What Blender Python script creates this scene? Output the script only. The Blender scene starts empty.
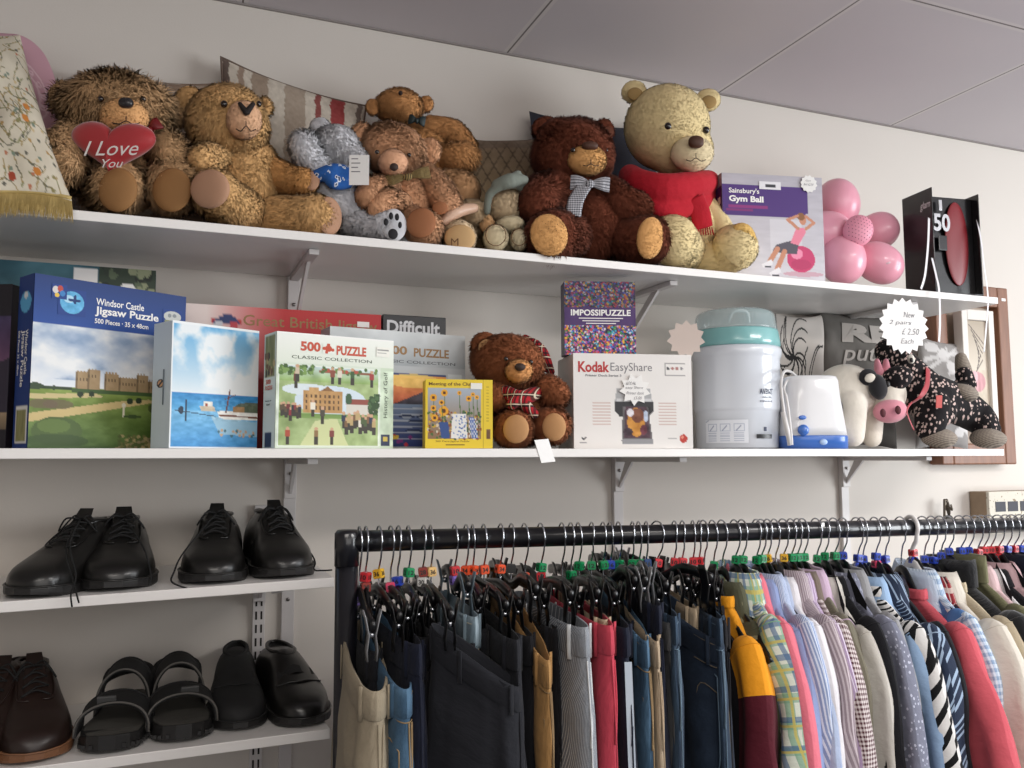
import bpy, bmesh, math, random
import numpy as np
from math import sin, cos, pi, radians, sqrt, tan, atan2, floor
from mathutils import Vector, Matrix, noise as mn

random.seed(7); rng = np.random.default_rng(7)
SC = bpy.context.scene
COL = SC.collection
E0 = 1.54            # camera height
F = 856.3; YAW = .3882; PIT = .0876; ROL = -.0042; D = 1.8146

# ------------------------------------------------------------------ camera maths
fw = Vector((sin(YAW)*cos(PIT), cos(YAW)*cos(PIT), sin(PIT)))
rt0 = Vector((cos(YAW), -sin(YAW), 0)); up0 = rt0.cross(fw)
rt = rt0*cos(ROL)+up0*sin(ROL); up = -rt0*sin(ROL)+up0*cos(ROL)
CP = Vector((0, -D, E0))
def ray(u, v): return fw + rt*((u-512)/F) - up*((v-384)/F)
def at(u, v, Y):
    d = ray(u, v); return CP + d*((Y+D)/d.y)
def atz(u, v, z):
    d = ray(u, v); return CP + d*((z-E0)/d.z)
def px(u, Y, v=384):              # metres per pixel at that place
    d = ray(u, v); return ((Y+D)/d.y)/F

# ------------------------------------------------------------------ colour & nodes
def lin(c):
    if isinstance(c, str):
        c = c.lstrip('#'); c = tuple(int(c[i:i+2], 16) for i in (0, 2, 4))
    c = [x/255 for x in c[:3]]
    return tuple((x/12.92 if x <= .04045 else ((x+.055)/1.055)**2.4) for x in c)+(1,)
class NT:
    def __init__(s, name):
        s.m = bpy.data.materials.new(name); s.m.use_nodes = True
        s.t = s.m.node_tree; s.b = s.t.nodes['Principled BSDF']
    def n(s, typ, **kw):
        nd = s.t.nodes.new(typ)
        for k, v in kw.items():
            if k.startswith('i_'):
                nd.inputs[int(k[2:]) if k[2:].isdigit() else k[2:].replace('_', ' ')].default_value = v
            else: setattr(nd, k, v)
        return nd
    def l(s, a, b): s.t.links.new(a, b)
    def math(s, op, a, b=None, c=None):
        nd = s.n('ShaderNodeMath', operation=op)
        for i, x in enumerate((a, b, c)):
            if x is None: continue
            if isinstance(x, (int, float)): nd.inputs[i].default_value = x
            else: s.l(x, nd.inputs[i])
        return nd.outputs[0]
    def mix(s, f, a, b):
        nd = s.n('ShaderNodeMix', data_type='RGBA')
        for sock, x in ((nd.inputs[0], f), (nd.inputs[6], a), (nd.inputs[7], b)):
            if isinstance(x, (int, float)): sock.default_value = x
            elif isinstance(x, tuple): sock.default_value = x
            else: s.l(x, sock)
        return nd.outputs[2]
    def col(s, c):
        if isinstance(c, tuple): s.b.inputs['Base Color'].default_value = c
        else: s.l(c, s.b.inputs['Base Color'])
    def bump(s, h, st=.3, dist=.002):
        b = s.n('ShaderNodeBump'); b.inputs['Strength'].default_value = st; b.inputs['Distance'].default_value = dist
        s.l(h, b.inputs['Height']); s.l(b.outputs[0], s.b.inputs['Normal'])
MC = {}
def mat(name, c, rough=.5, metal=0, spec=.5, var=0, scale=30, coat=0, trans=0, sheen=0, bump=0, emit=0):
    if name in MC: return MC[name]
    n = NT(name); c = lin(c)
    n.b.inputs['Roughness'].default_value = rough; n.b.inputs['Metallic'].default_value = metal
    n.b.inputs['Specular IOR Level'].default_value = spec
    n.b.inputs['Coat Weight'].default_value = coat; n.b.inputs['Transmission Weight'].default_value = trans
    n.b.inputs['Sheen Weight'].default_value = sheen
    if emit:
        n.b.inputs['Emission Color'].default_value = c; n.b.inputs['Emission Strength'].default_value = emit
    if var or bump:
        tc = n.n('ShaderNodeTexCoord'); ns = n.n('ShaderNodeTexNoise'); ns.inputs['Scale'].default_value = scale; ns.inputs['Detail'].default_value = 5
        n.l(tc.outputs['Object'], ns.inputs['Vector'])
        f = n.math('MULTIPLY_ADD', ns.outputs[0], var*2, 1-var)
        vm = n.n('ShaderNodeVectorMath', operation='SCALE'); vm.inputs[0].default_value = c[:3]; n.l(f, vm.inputs['Scale'])
        n.l(vm.outputs[0], n.b.inputs['Base Color'])
        if bump: n.bump(ns.outputs[0], bump, .003)
    else: n.col(c)
    MC[name] = n.m; return n.m
def paint_mat():
    if 'paint' in MC: return MC['paint']
    n = NT('printed card'); a = n.n('ShaderNodeVertexColor', layer_name='paint')
    n.l(a.outputs[0], n.b.inputs['Base Color']); n.b.inputs['Roughness'].default_value = .6
    MC['paint'] = n.m; return n.m
def paint_cloth():
    if 'pcloth' in MC: return MC['pcloth']
    n = NT('printed fabric'); a = n.n('ShaderNodeVertexColor', layer_name='paint')
    n.l(a.outputs[0], n.b.inputs['Base Color']); n.b.inputs['Roughness'].default_value = .9
    MC['pcloth'] = n.m; return n.m
def fur_mat(name, dark, light, rough=.85):
    key = 'fur'+name
    if key in MC: return MC[key]
    n = NT(name+' plush'); a = n.n('ShaderNodeVertexColor', layer_name='shade')
    sp = n.n('ShaderNodeSeparateColor'); n.l(a.outputs[0], sp.inputs[0])
    kd = min(4., .72/max(lin(dark)[:3])); kl = min(2.1, .9/max(lin(light)[:3])); dk = tuple(x*kd+.01 for x in lin(dark)[:3])+(1,); lt = tuple(x*kl+.012 for x in lin(light)[:3])+(1,)
    n.col(n.mix(sp.outputs[0], dk, lt)); an = n.n('ShaderNodeAttribute', attribute_name='strand_normal'); n.l(an.outputs['Vector'], n.b.inputs['Normal'])
    n.b.inputs['Roughness'].default_value = 1.; n.b.inputs['Specular IOR Level'].default_value = 0.
    n.b.inputs['Sheen Weight'].default_value = .08; n.b.inputs['Sheen Roughness'].default_value = .5
    MC[key] = n.m; return n.m
def fabric(name, kind, *cs, s=1.0, rough=.88, wear=.10, sheen=.04):
    """woven cloth; UV is in metres around / down the garment"""
    key = 'fab_'+name
    if key in MC: return MC[key]
    n = NT(name); cs = [lin(c) for c in cs]
    uv = n.n('ShaderNodeUVMap', uv_map='UVMap'); sx = n.n('ShaderNodeSeparateXYZ'); n.l(uv.outputs[0], sx.inputs[0])
    U, V = sx.outputs[0], sx.outputs[1]
    def band(x, period, width, off=0.):        # 1 inside a stripe
        fr = n.math('FRACT', n.math('MULTIPLY_ADD', x, 1/period, off+100))
        return n.math('LESS_THAN', fr, width/period)
    if kind == 'plain': c = cs[0]; c = n.mix(0., cs[0], cs[0])
    elif kind == 'stripe': c = n.mix(band(U, s, s*.45), cs[0], cs[1])
    elif kind == 'hstripe': c = n.mix(band(V, s, s*.3), cs[0], cs[1])
    elif kind == 'pin': c = n.mix(band(U, s, s*.18), cs[0], cs[1])
    elif kind == 'diag':
        c = n.mix(band(n.math('ADD', U, V), s, s*.22), cs[0], cs[1])
        c = n.mix(band(n.math('ADD', U, V), s*2.1, s*.15, .35), c, cs[-1])
    elif kind == 'gingham':
        c = n.mix(n.math('MULTIPLY', n.math('ADD', band(U, s, s*.5), band(V, s, s*.5)), .5), cs[0], cs[1])
    elif kind == 'plaid':
        c = n.mix(n.math('MULTIPLY', band(U, s, s*.34), .75), cs[0], cs[1])
        c = n.mix(n.math('MULTIPLY', band(V, s, s*.34), .65), c, cs[1])
        c = n.mix(n.math('MULTIPLY', band(U, s, s*.2, .45), .75), c, cs[2])
        c = n.mix(n.math('MULTIPLY', band(V, s*1.1, s*.22, .5), .75), c, cs[2])
        c = n.mix(n.math('MULTIPLY', band(U, s, s*.1, .8), .85), c, cs[3])
        c = n.mix(n.math('MULTIPLY', band(V, s, s*.1, .85), .85), c, cs[3])
    elif kind in ('dots', 'floral'):
        vo = n.n('ShaderNodeTexVoronoi'); vo.inputs['Scale'].default_value = 1/s; n.l(uv.outputs[0], vo.inputs['Vector'])
        if kind == 'dots': c = n.mix(n.math('LESS_THAN', vo.outputs['Distance'], .27), cs[0], cs[1])
        else:
            ns = n.n('ShaderNodeTexNoise'); ns.inputs['Scale'].default_value = 3/s; n.l(uv.outputs[0], ns.inputs['Vector'])
            dd = n.math('ADD', vo.outputs['Distance'], n.math('MULTIPLY', ns.outputs[0], .5))
            c = n.mix(n.math('LESS_THAN', dd, .58), cs[0], cs[1])
            c = n.mix(n.math('LESS_THAN', dd, .43), c, cs[2])
    elif kind == 'zebra':
        ns = n.n('ShaderNodeTexNoise'); ns.inputs['Scale'].default_value = 9; ns.inputs['Detail'].default_value = 1; n.l(uv.outputs[0], ns.inputs['Vector'])
        x = n.math('ADD', n.math('MULTIPLY', V, 1.3), n.math('ADD', U, n.math('MULTIPLY', ns.outputs[0], .11)))
        w = n.math('SINE', n.math('MULTIPLY', x, 2*pi/s))
        n2 = n.n('ShaderNodeTexNoise'); n2.inputs['Scale'].default_value = 40; n.l(uv.outputs[0], n2.inputs['Vector'])
        w = n.math('ADD', w, n.math('MULTIPLY_ADD', n2.outputs[0], .5, -.25))
        c = n.mix(n.math('GREATER_THAN', w, .25), cs[0], cs[1])
    elif kind == 'block':      # bands down the garment: pairs (colour, until metre)
        c = n.mix(n.math('GREATER_THAN', V, s), cs[0], cs[1])
        if len(cs) > 2: c = n.mix(n.math('GREATER_THAN', V, s+.022), c, cs[2])
        if len(cs) > 3: c = n.mix(n.math('GREATER_THAN', V, s+.045), c, cs[3])
    elif kind == 'denim':
        wv = n.n('ShaderNodeTexNoise'); wv.inputs['Scale'].default_value = 600; n.l(uv.outputs[0], wv.inputs['Vector'])
        c = n.mix(n.math('MULTIPLY', wv.outputs[0], .55), cs[0], cs[1])
        sc = n.n('ShaderNodeTexNoise'); sc.inputs['Scale'].default_value = 12; sc.inputs['Detail'].default_value = 4; n.l(uv.outputs[0], sc.inputs['Vector'])
        mr = n.n('ShaderNodeMapRange'); mr.inputs[1].default_value = .45; mr.inputs[2].default_value = .75; n.l(sc.outputs[0], mr.inputs[0])
        c = n.mix(mr.outputs[0], c, cs[1])
    ns = n.n('ShaderNodeTexNoise'); ns.inputs['Scale'].default_value = 18; ns.inputs['Detail'].default_value = 5; n.l(uv.outputs[0], ns.inputs['Vector'])
    f = n.math('MULTIPLY_ADD', ns.outputs[0], wear*2, 1-wear)
    vm = n.n('ShaderNodeVectorMath', operation='SCALE'); n.l(c, vm.inputs[0]) if not isinstance(c, tuple) else None; n.l(f, vm.inputs['Scale'])
    n.l(vm.outputs[0], n.b.inputs['Base Color'])
    n.b.inputs['Roughness'].default_value = rough; n.b.inputs['Specular IOR Level'].default_value = .2
    n.b.inputs['Sheen Weight'].default_value = sheen
    fn = n.n('ShaderNodeTexNoise'); fn.inputs['Scale'].default_value = 45; fn.inputs['Detail'].default_value = 6; n.l(uv.outputs[0], fn.inputs['Vector'])
    n.bump(fn.outputs[0], .6, .005)
    MC[key] = n.m; return n.m

# ------------------------------------------------------------------ object plumbing
def link(o, parent=None):
    COL.objects.link(o)
    if parent is not None:
        o.parent = parent; o.matrix_parent_inverse = parent_world(parent).inverted()
    return o
def parent_world(p):
    m = p.matrix_basis.copy()
    if p.parent is not None: m = parent_world(p.parent) @ p.matrix_parent_inverse @ m
    return m
def thing(name, label, cat, loc, group=None):
    o = bpy.data.objects.new(name, None); o.empty_display_size = .02; COL.objects.link(o); o.location = loc
    o['label'] = label; o['category'] = cat
    if group: o['group'] = group
    return o
def tag(o, label, cat, group=None):
    o['label'] = label; o['category'] = cat
    if group: o['group'] = group
    return o
def mesh(name, V, Fc, m, parent=None, smooth=True, uv=None, label=None):
    me = bpy.data.meshes.new(name); me.from_pydata([tuple(v) for v in V], [], [tuple(f) for f in Fc])
    if uv is not None:
        lay = me.uv_layers.new(name='UVMap'); li = np.empty(len(me.loops), dtype=np.int32); me.loops.foreach_get('vertex_index', li)
        lay.data.foreach_set('uv', np.asarray(uv, dtype=np.float32)[li].ravel())
    if smooth: me.polygons.foreach_set('use_smooth', [True]*len(me.polygons))
    if m: me.materials.append(m)
    me.update()
    o = bpy.data.objects.new(name, me); link(o, parent)
    if label: o['label'] = label
    return o
def from_bm(name, bm, m, parent=None, smooth=False):
    me = bpy.data.meshes.new(name); bm.normal_update(); bm.to_mesh(me); bm.free()
    if smooth: me.polygons.foreach_set('use_smooth', [True]*len(me.polygons))
    if m: me.materials.append(m)
    o = bpy.data.objects.new(name, me); return link(o, parent)
def struct(o): o['kind'] = 'structure'; return o
class Frame:
    """right / back / up frame with an origin"""
    def __init__(s, o, r=(1, 0, 0), u=(0, 0, 1)):
        s.o = Vector(o); s.r = Vector(r).normalized(); s.u = Vector(u).normalized(); s.b = s.u.cross(s.r).normalized()   # b points away from viewer
    def p(s, x, y, z): return s.o + s.r*x + s.b*y + s.u*z
def bevbox(name, fr, x0, x1, y0, y1, z0, z1, m, parent=None, bev=.001, seg=2):
    bm = bmesh.new()
    vs = [bm.verts.new(fr.p(x, y, z)) for z in (z0, z1) for y in (y0, y1) for x in (x0, x1)]
    for f in ((0, 2, 3, 1), (4, 5, 7, 6), (0, 1, 5, 4), (2, 6, 7, 3), (0, 4, 6, 2), (1, 3, 7, 5)): bm.faces.new([vs[i] for i in f])
    if bev: bmesh.ops.bevel(bm, geom=bm.edges[:], offset=bev, segments=seg, affect='EDGES', profile=.5)
    bmesh.ops.recalc_face_normals(bm, faces=bm.faces[:])
    return from_bm(name, bm, m, parent, smooth=False)
W0 = Frame((0, 0, 0))
def tube_geo(path, r, n=8, closed=False, cap=True, r2=None, side=None):
    """swept tube; r scalar or list; r2 = other radius; side = fixed reference direction for r"""
    P = [Vector(p) for p in path]; N = len(P)
    R = r if hasattr(r, '__len__') else [r]*N
    R2 = R if r2 is None else (r2 if hasattr(r2, '__len__') else [r2]*N)
    V = []; Fc = []; prev = None
    for i in range(N):
        a = P[(i-1) % N] if closed else P[max(i-1, 0)]; b = P[(i+1) % N] if closed else P[min(i+1, N-1)]
        t = (b-a).normalized()
        if side is not None: s1 = Vector(side) - t*Vector(side).dot(t)
        elif prev is None:
            h = Vector((0, 0, 1)) if abs(t.z) < .9 else Vector((1, 0, 0)); s1 = h - t*h.dot(t)
        else: s1 = prev - t*prev.dot(t)
        s1.normalize(); prev = s1; s2 = t.cross(s1)
        for k in range(n):
            a_ = 2*pi*k/n; V.append(P[i]+s1*cos(a_)*R[i]+s2*sin(a_)*R2[i])
    M = N if closed else N-1
    for i in range(M):
        for k in range(n):
            j = (i+1) % N
            Fc.append((i*n+k, i*n+(k+1) % n, j*n+(k+1) % n, j*n+k))
    if cap and not closed: Fc.append(tuple(range(n-1, -1, -1))); Fc.append(tuple((N-1)*n+k for k in range(n)))
    return V, Fc
def tube(name, path, r, m, parent=None, **k):
    V, Fc = tube_geo(path, r, **k); return mesh(name, V, Fc, m, parent)
def smooth_path(P, k=6):
    P = [Vector(p) for p in P]; out = []
    for i in range(len(P)-1):
        p0 = P[max(i-1, 0)]; p1 = P[i]; p2 = P[i+1]; p3 = P[min(i+2, len(P)-1)]
        for j in range(k):
            t = j/k
            out.append(.5*((2*p1)+(p2-p0)*t+(2*p0-5*p1+4*p2-p3)*t*t+(3*p1-p0-3*p2+p3)*t**3))
    out.append(P[-1]); return out
def join_geo(parts):
    V = []; Fc = []
    for v, f in parts:
        o = len(V); V += list(v); Fc += [tuple(i+o for i in q) for q in f]
    return V, Fc
def lathe_geo(prof, o, n=48, ax=None):
    V = []; Fc = []; o = Vector(o)
    for (r, z) in prof:
        for k in range(n): V.append(o+Vector((r*cos(2*pi*k/n), r*sin(2*pi*k/n), z)))
    for i in range(len(prof)-1):
        for k in range(n): Fc.append((i*n+k, i*n+(k+1) % n, (i+1)*n+(k+1) % n, (i+1)*n+k))
    if prof[0][0] > 1e-5: Fc.append(tuple(range(n-1, -1, -1)))
    if prof[-1][0] > 1e-5: Fc.append(tuple((len(prof)-1)*n+k for k in range(n)))
    return V, Fc
def sph_geo(c, R, rot=None, sub=3, pw=None):
    bm = bmesh.new(); bmesh.ops.create_icosphere(bm, subdivisions=sub, radius=1)
    c = Vector(c); V = []
    for v in bm.verts:
        p = v.co.copy()
        if pw: p = Vector([abs(x)**pw*(1 if x > 0 else -1) for x in p])
        p = Vector((p.x*R[0], p.y*R[1], p.z*R[2]))
        if rot is not None: p = rot @ p
        V.append(c+p)
    Fc = [tuple(v.index for v in f.verts) for f in bm.faces]; bm.free(); return V, Fc
def remesh_geo(parts, vox=.005, smooth=6):
    V, Fc = join_geo(parts); me = bpy.data.meshes.new('tmp'); me.from_pydata([tuple(v) for v in V], [], Fc); me.update()
    o = bpy.data.objects.new('tmp', me); COL.objects.link(o)
    md = o.modifiers.new('r', 'REMESH'); md.mode = 'VOXEL'; md.voxel_size = vox
    if smooth: sm = o.modifiers.new('s', 'SMOOTH'); sm.iterations = smooth; sm.factor = .5
    dg = bpy.context.evaluated_depsgraph_get(); e = o.evaluated_get(dg); m2 = e.to_mesh()
    V = [v.co.copy() for v in m2.vertices]; Fc = [tuple(p.vertices) for p in m2.polygons]
    e.to_mesh_clear(); bpy.data.objects.remove(o); bpy.data.meshes.remove(me); return V, Fc

# ------------------------------------------------------------------ text
_txt = {}
def text_geo(s, bold=0., shear=0.):
    k = (s, bold, shear)
    if k in _txt: return _txt[k]
    c = bpy.data.curves.new('t', 'FONT'); c.body = s; c.offset = bold; c.shear = shear; c.resolution_u = 3
    o = bpy.data.objects.new('t', c); COL.objects.link(o); dg = bpy.context.evaluated_depsgraph_get()
    m = o.evaluated_get(dg).to_mesh(); V = np.array([v.co[:2] for v in m.vertices]); Fc = [tuple(p.vertices) for p in m.polygons]
    o.evaluated_get(dg).to_mesh_clear(); bpy.data.objects.remove(o); bpy.data.curves.remove(c)
    V = V-V.min(0); _txt[k] = (V, Fc, V.max(0)); return _txt[k]
def text(s, fr, x, z, w, h, m, parent, bold=.02, shear=0., y=-.0012, ang=0, name='lettering', surf=None):
    """lettering w x h metres with its lower-left corner at (x,z) on the frame's front"""
    V, Fc, mx = text_geo(s, bold, shear); ca, sa = cos(radians(ang)), sin(radians(ang)); out = []
    for a in V:
        X = a[0]/mx[0]*w; Z = a[1]/mx[1]*h; X, Z = X*ca-Z*sa, X*sa+Z*ca
        out.append(surf(x+X, z+Z) if surf else fr.p(x+X, y, z+Z))
    return mesh(name, out, Fc, m, parent, smooth=False)

# ------------------------------------------------------------------ painting on meshes
def fbm(h, w, sc, seed=0, oct=4, ax=1.):
    r = np.random.default_rng(seed); out = np.zeros((h, w)); amp = 1; tot = 0
    for o in range(oct):
        gh = max(2, int(sc*2**o*ax)+2); gw = max(2, int(sc*2**o)+2); g = r.random((gh, gw))
        y = np.linspace(0, gh-1.001, h); x = np.linspace(0, gw-1.001, w); yi = y.astype(int); xi = x.astype(int)
        fy = (y-yi)[:, None]; fx = (x-xi)[None, :]; fy = fy*fy*(3-2*fy); fx = fx*fx*(3-2*fx)
        a = g[yi][:, xi]; b = g[yi][:, xi+1]; c = g[yi+1][:, xi]; d = g[yi+1][:, xi+1]
        out += amp*((a*(1-fx)+b*fx)*(1-fy)+(c*(1-fx)+d*fx)*fy); tot += amp; amp *= .5
    return out/tot
class Paint:
    def __init__(s, w, h, c='#ffffff'):
        s.w, s.h = w, h; s.a = np.zeros((h, w, 3)); s.a[:] = s.c(c)
        s.Y, s.X = np.mgrid[0:h, 0:w]; s.X = (s.X+.5)/w; s.Y = (s.Y+.5)/h
    def c(s, c):
        if isinstance(c, str): c = c.lstrip('#'); c = [int(c[i:i+2], 16) for i in (0, 2, 4)]
        return np.array(c[:3])/255.
    def put(s, m, c, al=1.):
        m = np.clip(m.astype(float)*al, 0, 1)[..., None]; cc = c if isinstance(c, np.ndarray) and c.ndim == 3 else s.c(c); s.a = s.a*(1-m)+cc*m
    def rect(s, x0, y0, x1, y1, c, al=1.): s.put((s.X >= x0)&(s.X < x1)&(s.Y >= y0)&(s.Y < y1), c, al)
    def ell(s, x, y, rx, ry, c, al=1.): s.put(((s.X-x)/rx)**2+((s.Y-y)/ry)**2 < 1, c, al)
    def poly(s, P, c, al=1.):
        ins = np.zeros(s.X.shape, bool); n = len(P)
        for i in range(n):
            x1, y1 = P[i]; x2, y2 = P[(i+1) % n]
            if y1 == y2: continue
            cnd = ((y1 > s.Y) != (y2 > s.Y)) & (s.X < (x2-x1)*(s.Y-y1)/(y2-y1)+x1); ins ^= cnd
        s.put(ins, c, al)
    def line(s, x1, y1, x2, y2, t, c, al=1.):
        asp = s.h/s.w; dx, dy = x2-x1, (y2-y1)*asp; L = dx*dx+dy*dy+1e-12
        tt = np.clip(((s.X-x1)*dx+(s.Y-y1)*asp*dy)/L, 0, 1); d = np.hypot(s.X-x1-tt*dx, (s.Y-y1)*asp-tt*dy); s.put(d < t, c, al)
    def grad(s, y0, y1, c0, c1, x0=0, x1=1):
        t = np.clip((s.Y-y0)/(y1-y0), 0, 1)[..., None]; g = s.c(c0)*(1-t)+s.c(c1)*t; s.put((s.Y >= y0)&(s.Y < y1)&(s.X >= x0)&(s.X < x1), g)
    def mott(s, y0, y1, amt, sc, seed=0, ax=1., x0=0, x1=1):
        n = (fbm(s.h, s.w, sc, seed, 4, ax)-.5)*2*amt; m = (s.Y >= y0)&(s.Y < y1)&(s.X >= x0)&(s.X < x1)
        s.a = np.clip(s.a+(n*m)[..., None], 0, 1)
    def spots(s, x0, y0, x1, y1, n, r, cols, seed=1):
        q = random.Random(seed)
        for _ in range(n):
            x = q.uniform(x0, x1); y = q.uniform(y0, y1); s.ell(x, y, r, r*s.w/s.h, q.choice(cols))
    def linear(s):
        a = s.a; return np.where(a <= .04045, a/12.92, ((a+.055)/1.055)**2.4)
def panel(name, P, surf, m, parent, label=None):
    """grid mesh carrying the painted colours; surf(fx, fz) -> point, fz up"""
    h, w = P.h, P.w; L = P.linear()
    V = [surf(i/(w-1), 1-j/(h-1)) for j in range(h) for i in range(w)]
    Fc = [(j*w+i, (j+1)*w+i, (j+1)*w+i+1, j*w+i+1) for j in range(h-1) for i in range(w-1)]
    o = mesh(name, V, Fc, m, parent, smooth=True)
    a = o.data.color_attributes.new('paint', 'FLOAT_COLOR', 'POINT')
    c = np.ones((h*w, 4), dtype=np.float32); c[:, :3] = L.reshape(-1, 3); a.data.foreach_set('color', c.ravel())
    if label: o['label'] = label
    return o

# ------------------------------------------------------------------ plush
def furry(name, V, Fc, m, parent, length=.010, dens=110000, width=.0016, grav=.30, lift=.42, seed=0, lump=.0, label=None):
    V = np.array([tuple(v) for v in V], dtype=np.float64)
    T = []
    for f in Fc:
        for k in range(1, len(f)-1): T.append((f[0], f[k], f[k+1]))
    T = np.array(T)
    # vertex normals
    fn = np.cross(V[T[:, 1]]-V[T[:, 0]], V[T[:, 2]]-V[T[:, 0]]); ar = np.linalg.norm(fn, axis=1)/2
    N = np.zeros_like(V)
    for k in range(3): np.add.at(N, T[:, k], fn)
    N /= np.linalg.norm(N, axis=1)[:, None]+1e-12
    cen = V.mean(0)
    if ((V-cen)*N).sum() < 0: N = -N
    r = np.random.default_rng(seed+11)
    if lump:
        q = V*38.; d = lump*(np.sin(q[:, 0]+1.3*np.sin(q[:, 2]))*np.sin(q[:, 1]*1.1+2)*np.sin(q[:, 2]*.9+seed)); V = V+N*d[:, None]
    n = min(int(ar.sum()*dens*1.7), 60000)
    ti = r.choice(len(T), n, p=ar/ar.sum()); a = r.random((n, 2)); fl = a.sum(1) > 1; a[fl] = 1-a[fl]
    w = np.stack([1-a.sum(1), a[:, 0], a[:, 1]], 1)
    P = (V[T[ti]]*w[..., None]).sum(1); Nn = (N[T[ti]]*w[..., None]).sum(1); Nn /= np.linalg.norm(Nn, axis=1)[:, None]+1e-9
    q = P*55.; flow = np.stack([np.sin(q[:, 1]+q[:, 2]*.7+seed), np.sin(q[:, 0]*.8+q[:, 2]+1), np.sin(q[:, 0]+q[:, 1]+2)], 1)
    dr = Nn*lift+flow*.32+r.normal(0, .25, (n, 3)); dr[:, 2] -= grav; dr /= np.linalg.norm(dr, axis=1)[:, None]
    dn = (dr*Nn).sum(1); bad = dn < .15; dr[bad] += Nn[bad]*(.2-dn[bad])[:, None]
    sd = np.cross(dr, r.normal(0, 1, (n, 3))); sd /= np.linalg.norm(sd, axis=1)[:, None]
    length = length*1.05; dens = dens; L = length*(.55+.6*r.random(n))*(1+.25*np.sin(q[:, 0]*.6+q[:, 2]*.8)); wd = width*(.6+.7*r.random(n))
    mid = P+dr*(L*.55)[:, None]; tip = P+dr*L[:, None]; tip[:, 2] -= L*.18
    B = np.stack([P-sd*wd[:, None]*.5, P+sd*wd[:, None]*.5, mid+sd*wd[:, None]*.4, mid-sd*wd[:, None]*.4, tip], 1).reshape(-1, 3)
    k0 = len(V); allV = np.vstack([V, B]); idx = k0+np.arange(n)*5
    quads = np.stack([idx, idx+1, idx+2, idx+3], 1); tris = np.stack([idx+3, idx+2, idx+4], 1)
    me = bpy.data.meshes.new(name); faces = [tuple(f) for f in Fc]+[tuple(x) for x in quads.tolist()]+[tuple(x) for x in tris.tolist()]
    me.from_pydata(allV.tolist(), [], faces); me.polygons.foreach_set('use_smooth', [True]*len(me.polygons))
    me.materials.append(m)
    sh = np.zeros(len(allV)); sh[:k0] = .75; br = r.random(n)*.30+.70
    clump = .90+.10*np.sin(q[:, 0]*1.3+2*np.sin(q[:, 2]*.9)+seed)
    br = br*clump
    sh[k0:] = np.stack([br*.8, br*.8, br*.95, br*.95, br*1.08], 1).ravel()
    at_ = me.color_attributes.new('shade', 'FLOAT_COLOR', 'POINT'); c = np.ones((len(allV), 4), dtype=np.float32); c[:, :3] = sh[:, None]; at_.data.foreach_set('color', c.ravel())
    nn = np.vstack([N, np.repeat(Nn*.92+dr*.08, 5, 0)]); nn /= np.linalg.norm(nn, axis=1)[:, None]+1e-9
    an_ = me.attributes.new('strand_normal', 'FLOAT_VECTOR', 'POINT'); an_.data.foreach_set('vector', nn.astype(np.float32).ravel()); me.update()
    o = bpy.data.objects.new(name, me); link(o, parent)
    if label: o['label'] = label
    return o
CAMROT = Matrix.Rotation(-YAW, 3, 'Z')
def irot(deg=0, yaw=0, tilt=0):     # rotation seen by the viewer (counter-clockwise +), after facing the viewer
    return CAMROT @ Matrix.Rotation(radians(yaw), 3, 'Z') @ Matrix.Rotation(radians(-deg), 3, 'Y') @ Matrix.Rotation(radians(tilt), 3, 'X')
def blob(u, v, Y, ru, rv, rd=None, deg=0, sub=4, pw=None, yaw=0, tilt=0):
    s = px(u, Y); rd = rd if rd is not None else min(ru, rv)
    return sph_geo(at(u, v, Y), (ru*s, rd*s, rv*s), irot(deg, yaw, tilt), sub, pw)
def limb(pts, n=20):              # pts: (u, v, Y, r_px)
    P = [at(a[0], a[1], a[2]) for a in pts]; R = [a[3]*px(a[0], a[2]) for a in pts]
    SP = smooth_path(P, 5); RR = np.interp(np.linspace(0, len(P)-1, len(SP)), range(len(P)), R).tolist()
    # rounded ends
    d0 = (SP[0]-SP[1]).normalized(); d1 = (SP[-1]-SP[-2]).normalized(); a, b = [], []
    for t in (80, 60, 40, 20): a.append((SP[0]+d0*RR[0]*sin(radians(t)), RR[0]*cos(radians(t))))
    for t in (20, 40, 60, 80): b.append((SP[-1]+d1*RR[-1]*sin(radians(t)), RR[-1]*cos(radians(t))))
    return tube_geo([x[0] for x in a]+SP+[x[0] for x in b], [x[1] for x in a]+RR+[x[1] for x in b], n=n)
# ================================================================== ROOM
CEIL = E0+.9593; GX = .1316; GY = -.5386
n = NT('wall paint'); tc = n.n('ShaderNodeTexCoord'); ns = n.n('ShaderNodeTexNoise'); ns.inputs['Scale'].default_value = 2.2; ns.inputs['Detail'].default_value = 4
n.l(tc.outputs['Object'], ns.inputs['Vector']); n.col(n.mix(ns.outputs[0], lin('#cfc8c0'), lin('#d7d0c8'))); n.b.inputs['Roughness'].default_value = .8
n2 = n.n('ShaderNodeTexNoise'); n2.inputs['Scale'].default_value = 260; n.l(tc.outputs['Object'], n2.inputs['Vector']); n.bump(n2.outputs[0], .15, .001)
WALL = n.m
n = NT('ceiling tile'); tc = n.n('ShaderNodeTexCoord'); sx = n.n('ShaderNodeSeparateXYZ'); n.l(tc.outputs['Object'], sx.inputs[0])
def _ln(x, off):
    fr = n.math('FRACT', n.math('MULTIPLY_ADD', x, 1/.6, off)); a = n.math('ABSOLUTE', n.math('SUBTRACT', fr, .5))
    return a
ax_ = _ln(sx.outputs[0], -GX/.6+20.5+.0); ay_ = _ln(sx.outputs[1], -GY/.6+20.5)
ax_ = n.math('SUBTRACT', .5, n.math('SUBTRACT', .5, ax_)); mn_ = n.math('MINIMUM', ax_, ay_)
g = n.math('LESS_THAN', mn_, .0035); g2 = n.math('LESS_THAN', mn_, .018)
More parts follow.
